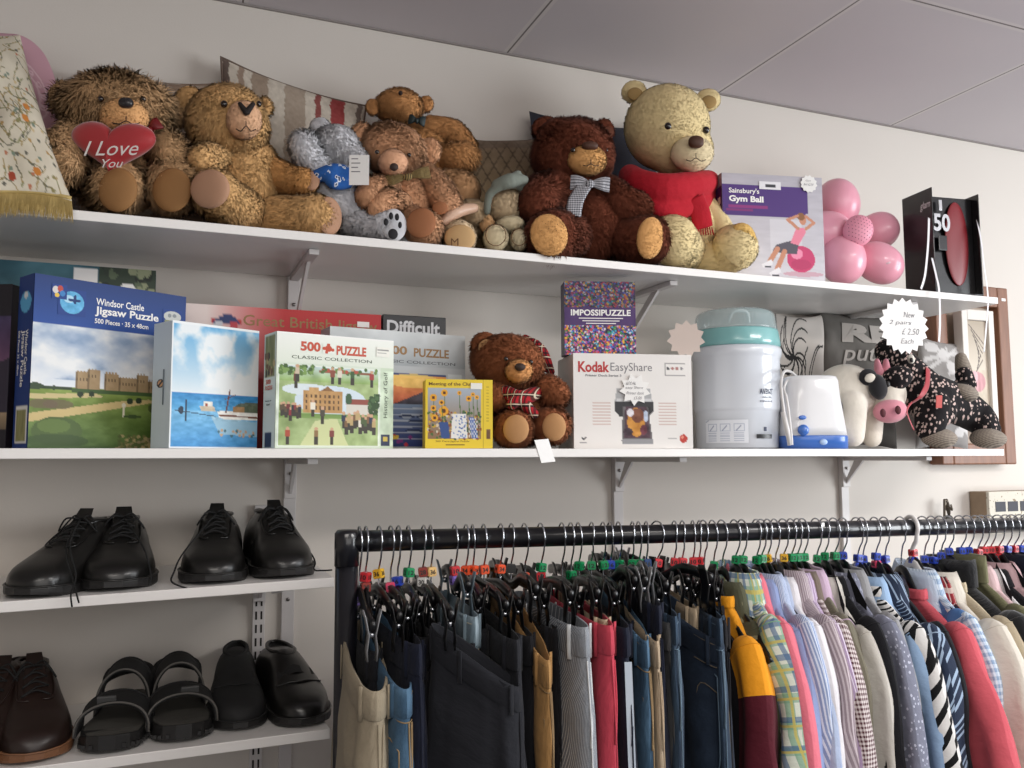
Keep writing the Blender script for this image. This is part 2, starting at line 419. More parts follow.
ns = n.n('ShaderNodeTexNoise'); ns.inputs['Scale'].default_value = 3; n.l(tc.outputs['Object'], ns.inputs['Vector'])
base = n.mix(ns.outputs[0], lin('#c3bcc0'), lin('#cbc4c6'))
n.col(n.mix(g, n.mix(g2, base, lin('#d0cac9')), lin('#77706f'))); n.b.inputs['Roughness'].default_value = .85
CEILM = n.m
n = NT('floor carpet'); tc = n.n('ShaderNodeTexCoord'); ns = n.n('ShaderNodeTexNoise'); ns.inputs['Scale'].default_value = 120; n.l(tc.outputs['Object'], ns.inputs['Vector'])
n.col(n.mix(ns.outputs[0], lin('#4a4a50'), lin('#6a6a70'))); FLOORM = n.m
WHITE = mat('white laminate', '#e9e6e3', .35); METALW = mat('white powder coat', '#cfcac8', .4, var=.05)
XL, XR, YB = -2.6, 4.2, -4.0
struct(bevbox('wall_back', W0, XL, XR, 0, .12, 0, CEIL, WALL, bev=0))
struct(bevbox('wall_left', W0, XL-.12, XL, YB, .12, 0, CEIL, WALL, bev=0))
struct(bevbox('floor', W0, XL, XR, YB, 0, -.1, 0, FLOORM, bev=0))
struct(bevbox('ceiling', W0, XL, XR, YB, 0, CEIL, CEIL+.08, CEILM, bev=0))
struct(bevbox('trim_1', W0, XL, XR, -.005, 0, CEIL-.004, CEIL, mat('edge trim', '#8a8380', .6), bev=0))
struct(bevbox('baseboard_back', W0, XL, XR, -.016, 0, 0, .09, WHITE, bev=.003))

# ------------------------------------------------------------------ shelves
Y1, Y2, Y3 = -.3184, -.3437, -.3437
TH = .016
def shelf(name, pL, pR, Yf, label, xl=None, grp=None):
    a = at(pL[0], pL[1], Yf); b = at(pR[0], pR[1], Yf); sl = (b.z-a.z)/(b.x-a.x)
    if xl is not None: a = Vector((xl, Yf, b.z+sl*(xl-b.x)))
    fr = Frame(a, b-a, Vector((0, 0, 1)) if abs(sl) < 1e-6 else Vector((-sl, 0, 1)).normalized())
    L = (b-a).length
    o = bevbox(name, fr, 0, L, 0, -Yf-.004, -TH, 0, WHITE, bev=.0012); tag(o, label, 'shelf', grp)
    return lambda x: b.z+sl*(x-b.x)
S1 = shelf('wall_shelf', (70, 209.3), (998, 297.5), Y1, 'top long white shelf holding the row of teddy bears', -1.45)
S2 = shelf('wall_shelf', (0, 448.2), (1004, 449), Y2, 'long white shelf of puzzle boxes just above the clothes rail', -1.45)
S3 = shelf('shoe_shelf', (0, 602), (334, 577.5), Y3, 'short white shelf holding black lace-up shoes', -1.4)
S4 = shelf('shoe_shelf', (99, 758.5), (330, 729), Y3, 'lowest white shelf holding the black sandals', -1.4)
_x = at(300, 300, -.01).x
SLOT = mat('slot shadow', '#2a2725', .9); SCREW = mat('screw steel', '#8a8683', .35, metal=1)
def upright(x, z0, z1, label, slotted=False, w=.025, d=.012):
    t = thing('shelf_upright', label, 'bracket', (x, -d, z0))
    bevbox('rail_strip', W0, x-w/2, x+w/2, -d, -.0005, z0, z1, METALW, t, .001)
    if slotted:
        z = z0+.02
        V, Fc = [], []; bm = bmesh.new()
        while z < z1-.03:
            for sx_ in (-.005, .005):
                vs = [bm.verts.new((x+sx_+q[0], -d-.0006, z+q[1])) for q in ((-.0018, 0), (.0018, 0), (.0018, .016), (-.0018, .016))]
                bm.faces.new(vs)
            z += .026
        from_bm('slots', bm, SLOT, t)
    for z in (z0+.05, (z0+z1)/2, z1-.05):
        if not slotted:
            V, Fc = sph_geo((x, -d-.001, z), (.004, .002, .004), sub=2); mesh('screw', V, Fc, SCREW, t)
    return t
def bracket(x, Yf, zs, label, size=.2, reach=.62):
    """pressed arm below a shelf with a diagonal brace"""
    t = thing('shelf_bracket', label, 'bracket', (x, -.014, zs-TH))
    z = zs-TH-.001
    bevbox('arm', W0, x-.009, x+.009, Yf*.84, -.012, z-.010, z, METALW, t, .001)
    bevbox('wall_plate', W0, x-.012, x+.012, -.019, -.012, z-size*.8, z, METALW, t, .001)
    bm = bmesh.new(); P = [(-.018, z-size*.62), (-.018, z-size*.72), (Yf*(reach+.04), z-.008), (Yf*(reach-.05), z-.008)]
    vs = [bm.verts.new((x+s, p[0], p[1])) for s in (-.003, .003) for p in P]
    for f in ((3, 2, 1, 0), (4, 5, 6, 7), (0, 1, 5, 4), (1, 2, 6, 5), (2, 3, 7, 6), (3, 0, 4, 7)): bm.faces.new([vs[i] for i in f])
    from_bm('brace', bm, METALW, t)
    V, Fc = sph_geo((x, -.021, z-size*.3), (.004, .002, .004), sub=2); mesh('screw', V, Fc, SCREW, t)
ux = [at(289, 500, 0).x, at(616, 490, 0).x, at(842, 490, 0).x]
for x, nm in zip(ux, ('between the puzzle boxes and the shoes', 'behind the middle of the clothes rail', 'nearest the brown picture frame')):
    upright(x, .6, S1(x)-TH-.002, 'white metal wall upright '+nm)
    bracket(x, Y1, S1(x), 'white bracket under the top shelf, '+nm, .2 if x < ux[2] else .08, .62 if x < ux[2] else .15)
    bracket(x, Y2, S2(x), 'white bracket under the puzzle shelf, '+nm, .1, .2)
sx0 = at(258, 620, 0).x
upright(sx0, .45, at(258, 505, 0).z, 'slotted white wall upright behind the shoe shelves', True, w=.024)
for S, nm in ((S3, 'upper'), (S4, 'lower')):
    bracket(sx0, Y3, S(sx0), 'white bracket under the %s shoe shelf' % nm, .08, .3)

# ================================================================== BOXES
class BoxFace:
    pass
PM = paint_mat()
def box(name, label, uL, vL, uR, vR, YL, S, depth, m, vbot=None, gap=.0005, cat='box', group=None, side_m=None, zbase=None, YR=None, lid=None):
    """box standing on a shelf, from its two upper front corners"""
    pl = at(uL, vL, YL); zt = pl.z
    if YR is None:
        q = atz(uR, vR, zt); 
    else: q = at(uR, vR, YR)
    q.z = zt
    zb = (zbase if zbase is not None else S((pl.x+q.x)/2))+gap
    fr = Frame((pl.x, pl.y, zb), (q.x-pl.x, q.y-pl.y, 0)); w = (Vector((q.x, q.y))-Vector((pl.x, pl.y))).length; h = zt-zb
    t = thing(name, label, cat, fr.p(w/2, depth/2, 0), group)
    if lid:      # lid overlapping a tray
        bevbox('lid', fr, 0, w, 0, depth*.7, 0, h, m, t, .0012)
        bevbox('tray', fr, .002, w-.002, depth*.7, depth, .002, h-.002, side_m or m, t, .0012)
    else: bevbox('carton', fr, 0, w, 0, depth, 0, h, m, t, .0012)
    t_ = BoxFace(); t_.t = t; t_.fr = fr; t_.w = w; t_.h = h; t_.d = depth
    print('BOX %s w=%.3f h=%.3f y0=%.3f y1=%.3f backmax=%.3f' % (name+label[:20], w, h, pl.y, q.y, max(fr.p(0, depth, 0).y, fr.p(w, depth, 0).y)))
    return t_
def front(B, P, x0=0, z0=0, x1=1, z1=1, name='printed_front', y=-.0008):
    return panel(name, P, lambda a, b: B.fr.p(B.w*(x0+(x1-x0)*a), y, B.h*(z0+(z1-z0)*b)), PM, B.t)
def side(B, P, y0=0, z0=0, y1=1, z1=1, name='printed_side'):   # left side, fx 0 = back
    return panel(name, P, lambda a, b: B.fr.p(-.0008, B.d*(1-(y0+(y1-y0)*a)), B.h*(z0+(z1-z0)*b)), PM, B.t)
def tx(B, s, x, z, w, h, m, **k): return text(s, B.fr, B.w*x, B.h*z, B.w*w, B.h*h, m, B.t, **k)
WT = mat('white ink', '#f4f2ef', .5); BK = mat('black ink', '#1d1b1c', .5); NAVYC = mat('navy card', '#17336e', .6)
CARD = mat('white card', '#eceae6', .5, var=.02)
def outline(P, pts, th, c):
    for a, b in zip(pts, pts[1:]): P.line(a[0], a[1], b[0], b[1], th, c)

# --- purple landscape box at far left (dark)
B = box('puzzle_box', 'dark purple puzzle box at the far left end, mostly out of view', -70, 285, 13, 284, -.225, S2, .05, mat('dark card', '#1c1820', .4))
P = Paint(60, 110, '#17131c'); P.grad(.2, .62, '#3b3052', '#8d5f78'); P.mott(.2, .62, .12, 6, 3); P.poly([(.3, .8), (.6, .55), (1, .45), (1, .8)], '#2b2433'); P.grad(.78, .88, '#9a8468', '#6a5a48'); P.rect(0, .88, 1, 1, '#17131c')
P.spots(0, .5, 1, .8, 20, .03, ['#c9a36a', '#4b3d52'], 4)
front(B, P)
# --- teal wide box behind at the back
B = box('puzzle_box', 'wide puzzle box with teal and camouflage lid edge, behind the castle puzzle', -60, 255, 156, 273, -.13, S2, .06, mat('teal card', '#25474f', .45), YR=-.13)
P = Paint(150, 100, '#3f6a75'); P.grad(0, 1, '#2e5a68', '#6d7a78'); P.mott(0, 1, .18, 6, 8); P.rect(.72, 0, 1, 1, '#2c3a2c'); P.spots(.72, 0, 1, 1, 130, .022, ['#1b241c', '#55624a', '#8a8f70', '#2a352a'], 5)
P.rect(.6, .02, .715, .1, '#e6e2e0'); P.ell(.86, .13, .04, .045, '#e8e6e2')
front(B, P)
# --- Windsor castle jigsaw
B = box('puzzle_box', 'tall blue castle jigsaw box with white lettering', 35, 273, 186, 297, -.325, S2, .052, NAVYC, lid=1)
P = Paint(150, 170, '#1b3f88'); P.grad(0, .3, '#173672', '#1f4c9c')
P.grad(.285, .64, '#8fa6c4', '#e8ecf0'); 
cl = fbm(170, 150, 4, 5, 5, 1.8); P.put(((P.Y > .285)&(P.Y < .64))*np.clip((cl-.42)*4, 0, 1), '#f2f2f0', .9); P.put(((P.Y > .3)&(P.Y < .6))*np.clip((.4-cl)*6, 0, 1), '#5f7ea8', .7)
P.grad(.64, 1.01, '#7f9440', '#3f5a24'); P.mott(.64, 1, .12, 10, 6, 2)
for x0, x1, y0 in ((.27, .40, .55), (.34, .42, .53), (.45, .54, .545), (.54, .66, .565), (.66, .74, .54), (.74, .95, .575)):
    P.rect(x0, y0, x1, .65, '#a98e68'); P.rect(x0, y0, x0+.012, .65, '#7d6748')
    for k in range(int((x1-x0)/.02)): P.rect(x0+.005+k*.02, y0-.008, x0+.014+k*.02, y0, '#a98e68'); P.rect(x0+.006+k*.02, y0+.03, x0+.012+k*.02, y0+.048, '#54432f')
P.mott(.52, .65, .05, 30, 9, 1, .27, .95)
P.rect(0, .64, .25, .66, '#2c3d20'); P.ell(.03, .645, .05, .02, '#33452a'); P.ell(.14, .65, .05, .012, '#33452a'); P.rect(.25, .65, 1, .672, '#3f5a2c')
P.poly([(0, .8), (.55, .71), (.75, .69), (.8, .705), (.35, .79), (0, .85)], '#c8b27a'); P.poly([(0, .69), (.4, .67), (.45, .69), (0, .72)], '#c9b884')
for x in (.08, .17): P.ell(x, .745, .09, .028, '#6c5a48', .7)
for x, y, r in ((.62, .705, .02), (.68, .7, .022), (.3, .68, .02), (.37, .675, .018), (.9, .7, .03)): P.ell(x, y, r, r*.9, '#23331c')
P.ell(.82, .745, .075, .038, '#4b5a2a'); P.ell(.17, .9, .15, .085, '#4a5f2c'); P.ell(.15, .87, .1, .04, '#5d7336'); P.ell(.17, .955, .19, .04, '#2d431c', .6)
P.line(.58, .73, .58, .8, .006, '#d8d2bc'); P.ell(.58, .73, .014, .012, '#d8d2bc'); P.ell(.64, .8, .06, .01, '#2c401c', .8)
P.poly([(.5, 1), (.75, .93), (1, .88), (1, 1)], '#8b7d5c'); P.spots(.55, .92, 1, 1, 90, .012, ['#6a6a3a', '#a39464', '#4d5a2a'], 3); P.grad(.985, 1.01, '#3c5624', '#3c5624', 0, .5)
front(B, P)
tx(B, 'Windsor Castle', .375, .865, .32, .043, WT, bold=.012); tx(B, 'Jigsaw Puzzle', .37, .795, .43, .062, WT, bold=.025); tx(B, '500 Pieces · 35 x 48cm', .37, .753, .36, .03, WT)
P = Paint(50, 50, '#1c4390'); P.ell(.5, .5, .42, .42, '#5fb0dd'); P.mott(.1, .9, .15, 5, 3); P.ell(.38, .38, .18, .15, '#c6e6f6', .8); P.put(((P.X-.5)**2+(P.Y-.5)**2 > .18), '#1b3f88'); P.line(.4, .4, .75, .4, .05, '#15356e'); P.line(.6, .25, .6, .5, .05, '#15356e')
front(B, P, .14, .78, .31, .935, 'globe_emblem', -.0016)
P = Paint(44, 36, '#1b3f88'); P.ell(.25, .4, .2, .25, '#d9d3cf'); P.ell(.55, .3, .18, .22, '#c04a40'); P.ell(.7, .6, .18, .2, '#3a7fc0'); P.ell(.35, .75, .15, .15, '#e6c04a')
front(B, P, .10, .87, .19, .955, 'puzzle_piece_emblem', -.002)
P = Paint(50, 36, '#1b3f88'); P.ell(.5, .45, .45, .34, '#c9ccc8'); P.ell(.35, .4, .1, .12, '#8d9497'); P.ell(.6, .38, .1, .12, '#8d9497'); P.rect(.1, .7, .9, .95, '#8b8f6a')
front(B, P, .83, .80, .97, .90, 'castle_emblem', -.0016)
P = Paint(24, 90, '#1b3a7c'); P.ell(.5, .16, .36, .06, '#5fb0dd'); P.ell(.5, .12, .14, .02, '#e3e6ea'); P.rect(.15, .76, .9, .97, '#e8e6e0'); P.rect(.2, .775, .85, .96, '#8c8a5a'); P.mott(.78, .96, .2, 5, 3, 1, .2, .85)
side(B, P)
frs = Frame(B.fr.p(-.0016, 0, 0), Vector((0, 0, -1)), B.fr.b)     # lettering running down the side
def side_text(B, s, z_top, h_frac, y_frac, sz, m, **k):
    """text running downwards on the left side"""
    V, Fc, mx = text_geo(s, k.get('bold', .02), 0); L = h_frac*B.h
    out = [B.fr.p(-.0016, B.d*y_frac+sz/2-sz*(1-a[1]/mx[1]), B.h*z_top-a[0]/mx[0]*L) for a in V]
    # top of letters towards the front (right) edge
    out = [B.fr.p(-.0016, B.d*y_frac+sz*(.5-a[1]/mx[1]), B.h*z_top-a[0]/mx[0]*L) for a in V]
    return mesh('side_lettering', out, Fc, m, B.t, smooth=False)
side_text(B, 'Windsor Castle', .68, .26, .30, .010, WT); side_text(B, 'Jigsaw Puzzle', .68, .33, .56, .014, WT); side_text(B, '500 Pieces 35 x 48cm', .68, .26, .82, .006, WT)
# --- sea and boats box
B = box('puzzle_box', 'white edged puzzle box picturing fishing boats on blue sea', 172.5, 320, 259, 331, -.335, S2, .06, mat('ice card', '#cfdbe2', .45), YR=-.26)
P = Paint(110, 130, '#dfe8ec'); P.grad(.02, .56, '#5fa8d8', '#dfe9ee'); cl = fbm(130, 110, 4, 12, 5, 1.3)
P.put(((P.Y < .56))*np.clip((cl-.36)*4, 0, 1), '#eef1f1', .95); P.grad(.56, .7, '#2f86c4', '#5aa8d8'); P.grad(.7, 1.01, '#79b8de', '#3d8cc8'); P.mott(.56, 1, .1, 14, 2, 3)
P.poly([(.45, .74), (1, .78), (1, .9), (.55, .88)], '#a9cbdc', .8); P.ell(.92, .66, .2, .045, '#5f6b5a')
P.poly([(.52, .7), (.58, .69), (1, .7), (1, .76), (.62, .765), (.54, .745)], '#f2efe8'); P.poly([(.53, .72), (1, .735), (1, .745), (.55, .735)], '#7a4a36'); P.rect(.7, .655, .84, .7, '#b08a60'); P.rect(.86, .64, .98, .7, '#5a6650')
P.poly([(.32, .66), (.48, .66), (.5, .7), (.34, .7)], '#c8b8a0'); P.rect(.36, .62, .46, .66, '#e8e4da'); P.rect(.38, .64, .41, .66, '#a04a36'); P.line(.66, .52, .62, .7, .008, '#6d3a2c'); P.line(.6, .6, .72, .56, .004, '#6d3a2c')
P.line(.17, .62, .17, .78, .008, '#223044'); P.ell(.12, .7, .03, .03, '#223044'); P.line(.05, .7, .5, .74, .004, '#2a3d55'); P.mott(.6, .78, .1, 30, 4, 2, .3, 1)
P.spots(.5, .84, .95, .9, 18, .015, ['#47707e', '#c8a888'], 2)
P.rect(0, 0, 1, .02, '#eef2f3'); P.rect(0, 0, .02, 1, '#eef2f3'); P.rect(0, .985, 1, 1, '#eef2f3')
front(B, P)
bevbox('side_small_print', B.fr, -.0014, -.0008, B.d*.33, B.d*.38, B.h*.34, B.h*.62, mat('grey ink', '#65707a', .5), B.t, 0); P = Paint(20, 20, '#cfdbe2'); P.ell(.5, .5, .42, .42, '#2c2c34'); P.ell(.5, .5, .3, .3, '#d9a77c'); P.line(.3, .7, .7, .3, .08, '#2c2c34')
side(B, P, .25, .47, .7, .55, 'maker_mark')
# --- great british + difficult boxes behind
B = box('puzzle_box', 'red and white wide jigsaw box standing behind the boats puzzle', 166, 302, 381, 315, -.12, S2, .05, mat('red card', '#a92a2c', .4), YR=-.12)
P = Paint(120, 60, '#b6302f'); t = np.clip((P.X-.18)/.35, 0, 1)[..., None]; P.a = P.c('#e9d8d2')*(1-t)+P.c('#b22d2f')*t; P.grad(.5, 1.01, '#b22d2f', '#7d1d22')
P.rect(.2, .1, .33, .13, '#b9343a'); P.poly([(.2, .13), (.25, .07), (.29, .07), (.33, .13)], '#2a3a6a'); P.rect(.2, .16, .34, .19, '#a33038'); P.ell(.23, .14, .02, .03, '#c9c9d0'); P.ell(.3, .14, .02, .03, '#b8404a')
front(B, P); GOLD = mat('bronze ink', '#8f6a3c', .45)
tx(B, 'Great British Jigsaw', .34, .845, .64, .10, GOLD, bold=.008)
B2 = box('puzzle_box', 'black wide puzzle box with silver lettering behind the dolphin puzzle', 383, 314, 446, 316.5, -.12, S2, .05, mat('black card', '#1b1b1f', .4), YR=-.12)
tx(B2, 'Difficult', .06, .86, .84, .10, mat('silver ink', '#c9c9cc', .3), bold=.03)
P = Paint(6, 6, '#e8e4e0')
front(B, P, .88, .9, .94, .94, 'price_sticker', -.002)
# --- dolphins box
B = box('puzzle_box', 'silver puzzle box picturing dolphins below an orange sunset', 330, 326, 465, 331, -.22, S2, .055, mat('silver card', '#b9bcbf', .4), YR=-.18)
P = Paint(130, 115, '#b6babd'); P.grad(0, .3, '#c9cccd', '#aab0b4'); P.mott(0, .3, .08, 6, 3)
P.rect(.1, .36, .85, .97, '#3a4a78'); P.grad(.37, .62, '#e8a04a', '#d86a50', .1, .85); P.ell(.6, .42, .2, .06, '#f6d070', .8); P.poly([(.45, .62), (.85, .42), (.85, .64), (.45, .64)], '#4a4654'); P.mott(.4, .64, .1, 20, 4, 1, .45, .85)
P.grad(.62, .97, '#8fa4c4', '#2a3a7a', .1, .85)
for k in range(6): P.line(.1, .66+k*.05, .85, .65+k*.052, .005, '#dfe6ee', .7)
for x, y in ((.55, .72), (.62, .76), (.68, .72), (.6, .84), (.72, .82)): P.ell(x, y, .06, .014, '#39466e'); P.ell(x, y+.01, .05, .006, '#aab8cc')
P.spots(.1, .88, .85, .96, 40, .015, ['#c83a4a', '#e8803a', '#8a3a8a', '#e8c84a'], 4); P.rect(.86, .35, .97, .97, '#cdd3d4'); P.rect(.88, .45, .95, .6, '#9fa9ab')
front(B, P); tx(B, '100', .40, .80, .15, .075, GOLD, bold=.03); tx(B, 'PUZZLE', .60, .79, .27, .075, GOLD, bold=.03); tx(B, 'CLASSIC COLLECTION', .30, .73, .62, .025, mat('grey ink2', '#55585c', .5), bold=.01)
# --- golf box
GC = mat('pale green card', '#d3dccb', .45)
B = box('puzzle_box', 'pale green 500 piece puzzle box picturing golfers', 277, 331, 393.5, 341, -.335, S2, .058, GC, YR=-.285)
P = Paint(150, 145, '#d5e0cf'); P.grad(0, .26, '#eef0ea', '#dfe6d8'); P.rect(0, 0, 1, .012, '#f4f4f0'); P.rect(.88, .26, 1, 1, '#c8d8bf')
P.rect(.02, .28, .87, .98, '#e9efe6'); P.rect(.03, .29, .86, .97, '#9fb37a'); P.grad(.29, .42, '#c5d6d8', '#8fae62', .03, .86); P.mott(.29, .97, .16, 9, 3)
P.ell(.45, .58, .3, .13, '#cfdde6'); P.ell(.25, .49, .2, .05, '#d7e2e6'); P.rect(.35, .32, .8, .335, '#8a5a42'); P.spots(.03, .29, .3, .36, 40, .018, ['#5a7a3c', '#7a9a52', '#3f5c2c'], 5); P.spots(.35, .29, .86, .34, 30, .015, ['#b0503c', '#4a6a34', '#6a8a44'], 7)
P.rect(.22, .5, .55, .69, '#b98e58'); P.rect(.27, .47, .35, .69, '#c49a62'); P.poly([(.36, .5), (.42, .455), (.48, .5)], '#8a6238'); P.mott(.46, .69, .06, 30, 2, 1, .22, .55)
for i in range(8):
    for j in range(3): P.rect(.24+i*.038, .53+j*.05, .255+i*.038, .56+j*.05, '#5c4228')
P.rect(.58, .6, .82, .7, '#d3cfc4'); P.poly([(.57, .61), (.62, .56), (.8, .56), (.84, .61)], '#8f4a3c'); P.spots(.78, .52, .86, .72, 30, .02, ['#2f4a26', '#46653a'], 9); P.ell(.6, .56, .03, .05, '#3a5a3c')
P.poly([(.2, .97), (.32, .76), (.5, .73), (.6, .97)], '#c9cf9a'); P.grad(.7, .74, '#6f9048', '#7f9c54', .03, .86)
q = random.Random(3)
def man(P, x, y, s, c): P.ell(x, y-.055*s, .011*s, .012*s, '#c9a080'); P.rect(x-.014*s, y-.045*s, x+.014*s, y, c); P.rect(x-.012*s, y, x+.012*s, y+.05*s, '#3a342c')
for k in range(9): man(P, .05+k*.018, q.uniform(.66, .72), 1, q.choice(['#6a2a2a', '#2a2a34', '#d8c8b0', '#8a2c34', '#5a4a34']))
for k in range(12): man(P, .56+k*.024, q.uniform(.74, .82), 1.3, q.choice(['#b9a070', '#2a3448', '#e0d8c8', '#4a5a34', '#7a5a3c']))
for x, y, c in ((.16, .42, '#6a3a2c'), (.17, .36, '#c8b8a0'), (.46, .37, '#8a4a3a'), (.52, .37, '#d8d0c0'), (.63, .37, '#3a5a34'), (.8, .38, '#a03a3a'), (.3, .66, '#e8e0d0'), (.38, .72, '#4a4438'), (.1, .9, '#a84a34'), (.33, .9, '#8a6a44'), (.46, .9, '#7a3a34')): man(P, x, y, 1.3, c)
P.rect(.89, .87, .97, .97, '#28324e'); P.rect(.91, .89, .95, .93, '#c8b050')
front(B, P); RO = mat('orange red ink', '#c1482c', .5); DG = mat('dark green ink', '#3c4a38', .5)
tx(B, '500', .19, .845, .165, .085, RO, bold=.04); tx(B, 'PUZZLE', .49, .83, .26, .085, RO, bold=.04); tx(B, 'CLASSIC COLLECTION', .12, .775, .68, .028, DG, bold=.005)
P = Paint(30, 24, '#e9ede4'); P.ell(.5, .5, .3, .3, '#c1482c'); P.ell(.15, .5, .14, .16, '#c1482c'); P.ell(.85, .6, .14, .16, '#c1482c'); P.ell(.5, .12, .14, .16, '#c1482c'); P.ell(.35, .85, .13, .16, '#c1482c')
front(B, P, .37, .835, .47, .925, 'piece_emblem', -.0016)
_fr = Frame(B.fr.p(0, 0, 0), Vector((0, 0, 1)), -B.fr.r)
V, Fc, mx = text_geo('History of Golf', .0, 0); mesh('edge_lettering', [B.fr.p(B.w*(.955-.045*a[1]/mx[1]), -.0014, B.h*(.28+.42*a[0]/mx[0])) for a in V], [tuple(f) for f in Fc], DG, B.t, smooth=False)
P = Paint(26, 70, '#dde3da'); P.rect(.1, .03, .9, .38, '#8a8a5a'); P.mott(.03, .38, .15, 5, 2); P.spots(.1, .2, .9, .36, 12, .09, ['#2c2a24', '#6a4a34', '#b9a070'], 3); P.rect(.2, .86, .75, .98, '#28324e')
side(B, P)
def side_line(B, s, z, y0, w, h, m):
    V, Fc, mx = text_geo(s, .03, 0); mesh('side_lettering', [B.fr.p(-.0016, B.d*(1-y0)-B.d*w*a[0]/mx[0], B.h*z+B.h*h*a[1]/mx[1]) for a in V], Fc, m, B.t, smooth=False)
side_line(B, '500', .555, .22, .4, .04, RO); side_line(B, 'PUZZLE', .505, .18, .6, .035, RO); side_line(B, 'History of', .4, .2, .5, .016, DG); side_line(B, 'Golf', .37, .3, .3, .016, DG)
P = Paint(24, 16, '#ecebe2'); P.line(.1, .3, .9, .3, .03, '#8a8a88'); P.line(.1, .6, .7, .6, .03, '#8a8a88'); front(B, P, .84, .84, .96, .93, 'price_sticker', -.002)
# --- sunflower / cats box
YC = mat('yellow card', '#e2c431', .45)
B = box('puzzle_box', 'small bright yellow puzzle box picturing sunflowers in vases', 425.5, 379, 492.5, 380, -.315, S2, .05, YC)
P = Paint(100, 100, '#e6c832'); P.rect(.04, .13, .82, .86, '#b9b3a8'); P.grad(.13, .86, '#a9b4c0', '#8a6a4c', .04, .82); P.spots(.04, .45, .82, .86, 240, .018, ['#c9a53a', '#8a4a2c', '#4a6a34', '#d8c8b0', '#6a3a2c', '#3a5a3c'], 2)
for x, y, r in ((.12, .27, .055), (.28, .2, .05), (.27, .46, .07), (.12, .42, .045), (.24, .34, .04), (.64, .28, .045), (.7, .22, .035), (.5, .2, .03), (.76, .26, .03), (.14, .56, .05)):
    P.line(x, y, x+.02, .6, .006, '#4a6a2c'); P.ell(x, y, r, r, '#e6a428'); P.ell(x, y, r*.45, r*.45, '#5a3014')
P.poly([(.4, .5), (.6, .5), (.62, .85), (.38, .85)], '#e8e6e2'); P.spots(.4, .52, .6, .84, 40, .012, ['#4a6aa8', '#8aa0c8'], 3)
P.poly([(.2, .62), (.34, .62), (.36, .85), (.24, .85)], '#34508a'); P.poly([(.64, .55), (.72, .55), (.78, .85), (.68, .85)], '#3c5fa8')
for i in range(7):
    for j in range(8):
        if (i+j) % 2: P.rect(.64+i*.018, .56+j*.035, .658+i*.018, .595+j*.035, '#e8e6e2', .8)
P.rect(.855, 0, .862, 1, '#b79a24'); P.rect(.9, .72, .96, .86, '#7a5a3c'); P.mott(.72, .86, .2, 4, 2, 1, .9, .96)
for k in range(12): P.rect(.905, .1+k*.045, .94, .118+k*.045, '#a98f2a', .6)
front(B, P); BR = mat('brown ink', '#6a4a18', .5)
tx(B, 'Meeting of the Clubs', .05, .895, .68, .062, BR, bold=.012); tx(B, '300 Piece Jigsaw Puzzle', .15, .085, .5, .03, BR, bold=.0); bevbox('small_print', B.fr, B.w*.3, B.w*.58, -.0012, -.0008, B.h*.045, B.h*.058, BR, B.t, 0)
P = Paint(10, 6, '#ecebe2'); front(B, P, .67, .86, .84, .95, 'price_sticker', -.002)
# --- photo printer box
KC = mat('matt white card', '#e4e0dc', .55, var=.02)
B = box('printer_box', 'large white photo printer carton with red and grey lettering', 573, 353, 691, 355, -.285, S2, .14, KC)
K = B
P = Paint(120, 95, '#e6e2de'); P.mott(0, 1, .015, 3, 2)
P.poly([(.36, .37), (.64, .37), (.66, .53), (.34, .53)], '#a9a9aa'); P.poly([(.34, .51), (.67, .51), (.67, .60), (.62, .66), (.38, .66), (.34, .6)], '#2c2b2e'); P.rect(.36, .47, .65, .51, '#c9c9ca')
P.poly([(.41, .56), (.62, .56), (.655, .92), (.395, .92)], '#5f5a5c'); P.rect(.4, .9, .66, .945, '#8f8f92'); P.poly([(.43, .56), (.61, .56), (.635, .88), (.42, .88)], '#4a2f3c')
P.ell(.52, .72, .075, .15, '#c98a34'); P.ell(.53, .65, .055, .075, '#7a4630'); P.ell(.47, .62, .03, .04, '#d8d2d8'); P.ell(.6, .66, .02, .06, '#b9c4d8'); P.ell(.45, .82, .04, .04, '#3a2430'); P.ell(.58, .8, .03, .05, '#6b2c3a'); P.mott(.56, .88, .14, 18, 5, 1, .42, .64)
for k in range(8):
    P.rect(.16, .52+k*.031, .31, .526+k*.031, '#b98f86', .7); P.rect(.71, .52+k*.031, .86, .526+k*.031, '#b98f86', .7)
P.rect(.765, .1, .945, .23, '#8f8b8a'); P.rect(.772, .11, .938, .22, '#e6e2de')
for k in range(4): P.ell(.795+k*.038, .155, .013, .018, ['#4a4a4c', '#a9746e', '#a9746e', '#8a8688'][k]); P.rect(.785+k*.038, .195, .805+k*.038, .205, '#8a6a68')
P.ell(.915, .89, .032, .045, '#b9352a'); P.ell(.907, .875, .012, .016, '#e0907a'); P.rect(.78, .885, .86, .9, '#8a8688', .7); P.line(.07, .88, .085, .9, .006, '#3a3a3c'); P.line(.1, .88, .085, .9, .006, '#3a3a3c'); P.rect(.05, .925, .11, .935, '#6a6a6c', .8)
front(B, P); tx(B, 'Kodak', .04, .80, .26, .115, mat('box red ink', '#b52a2c', .5), bold=.03); tx(B, 'EasyShare', .31, .79, .35, .115, mat('box grey ink', '#77757a', .5), bold=-.004)
tx(B, 'Printer Dock Series 3', .10, .755, .30, .025, mat('box grey ink', '#77757a'))
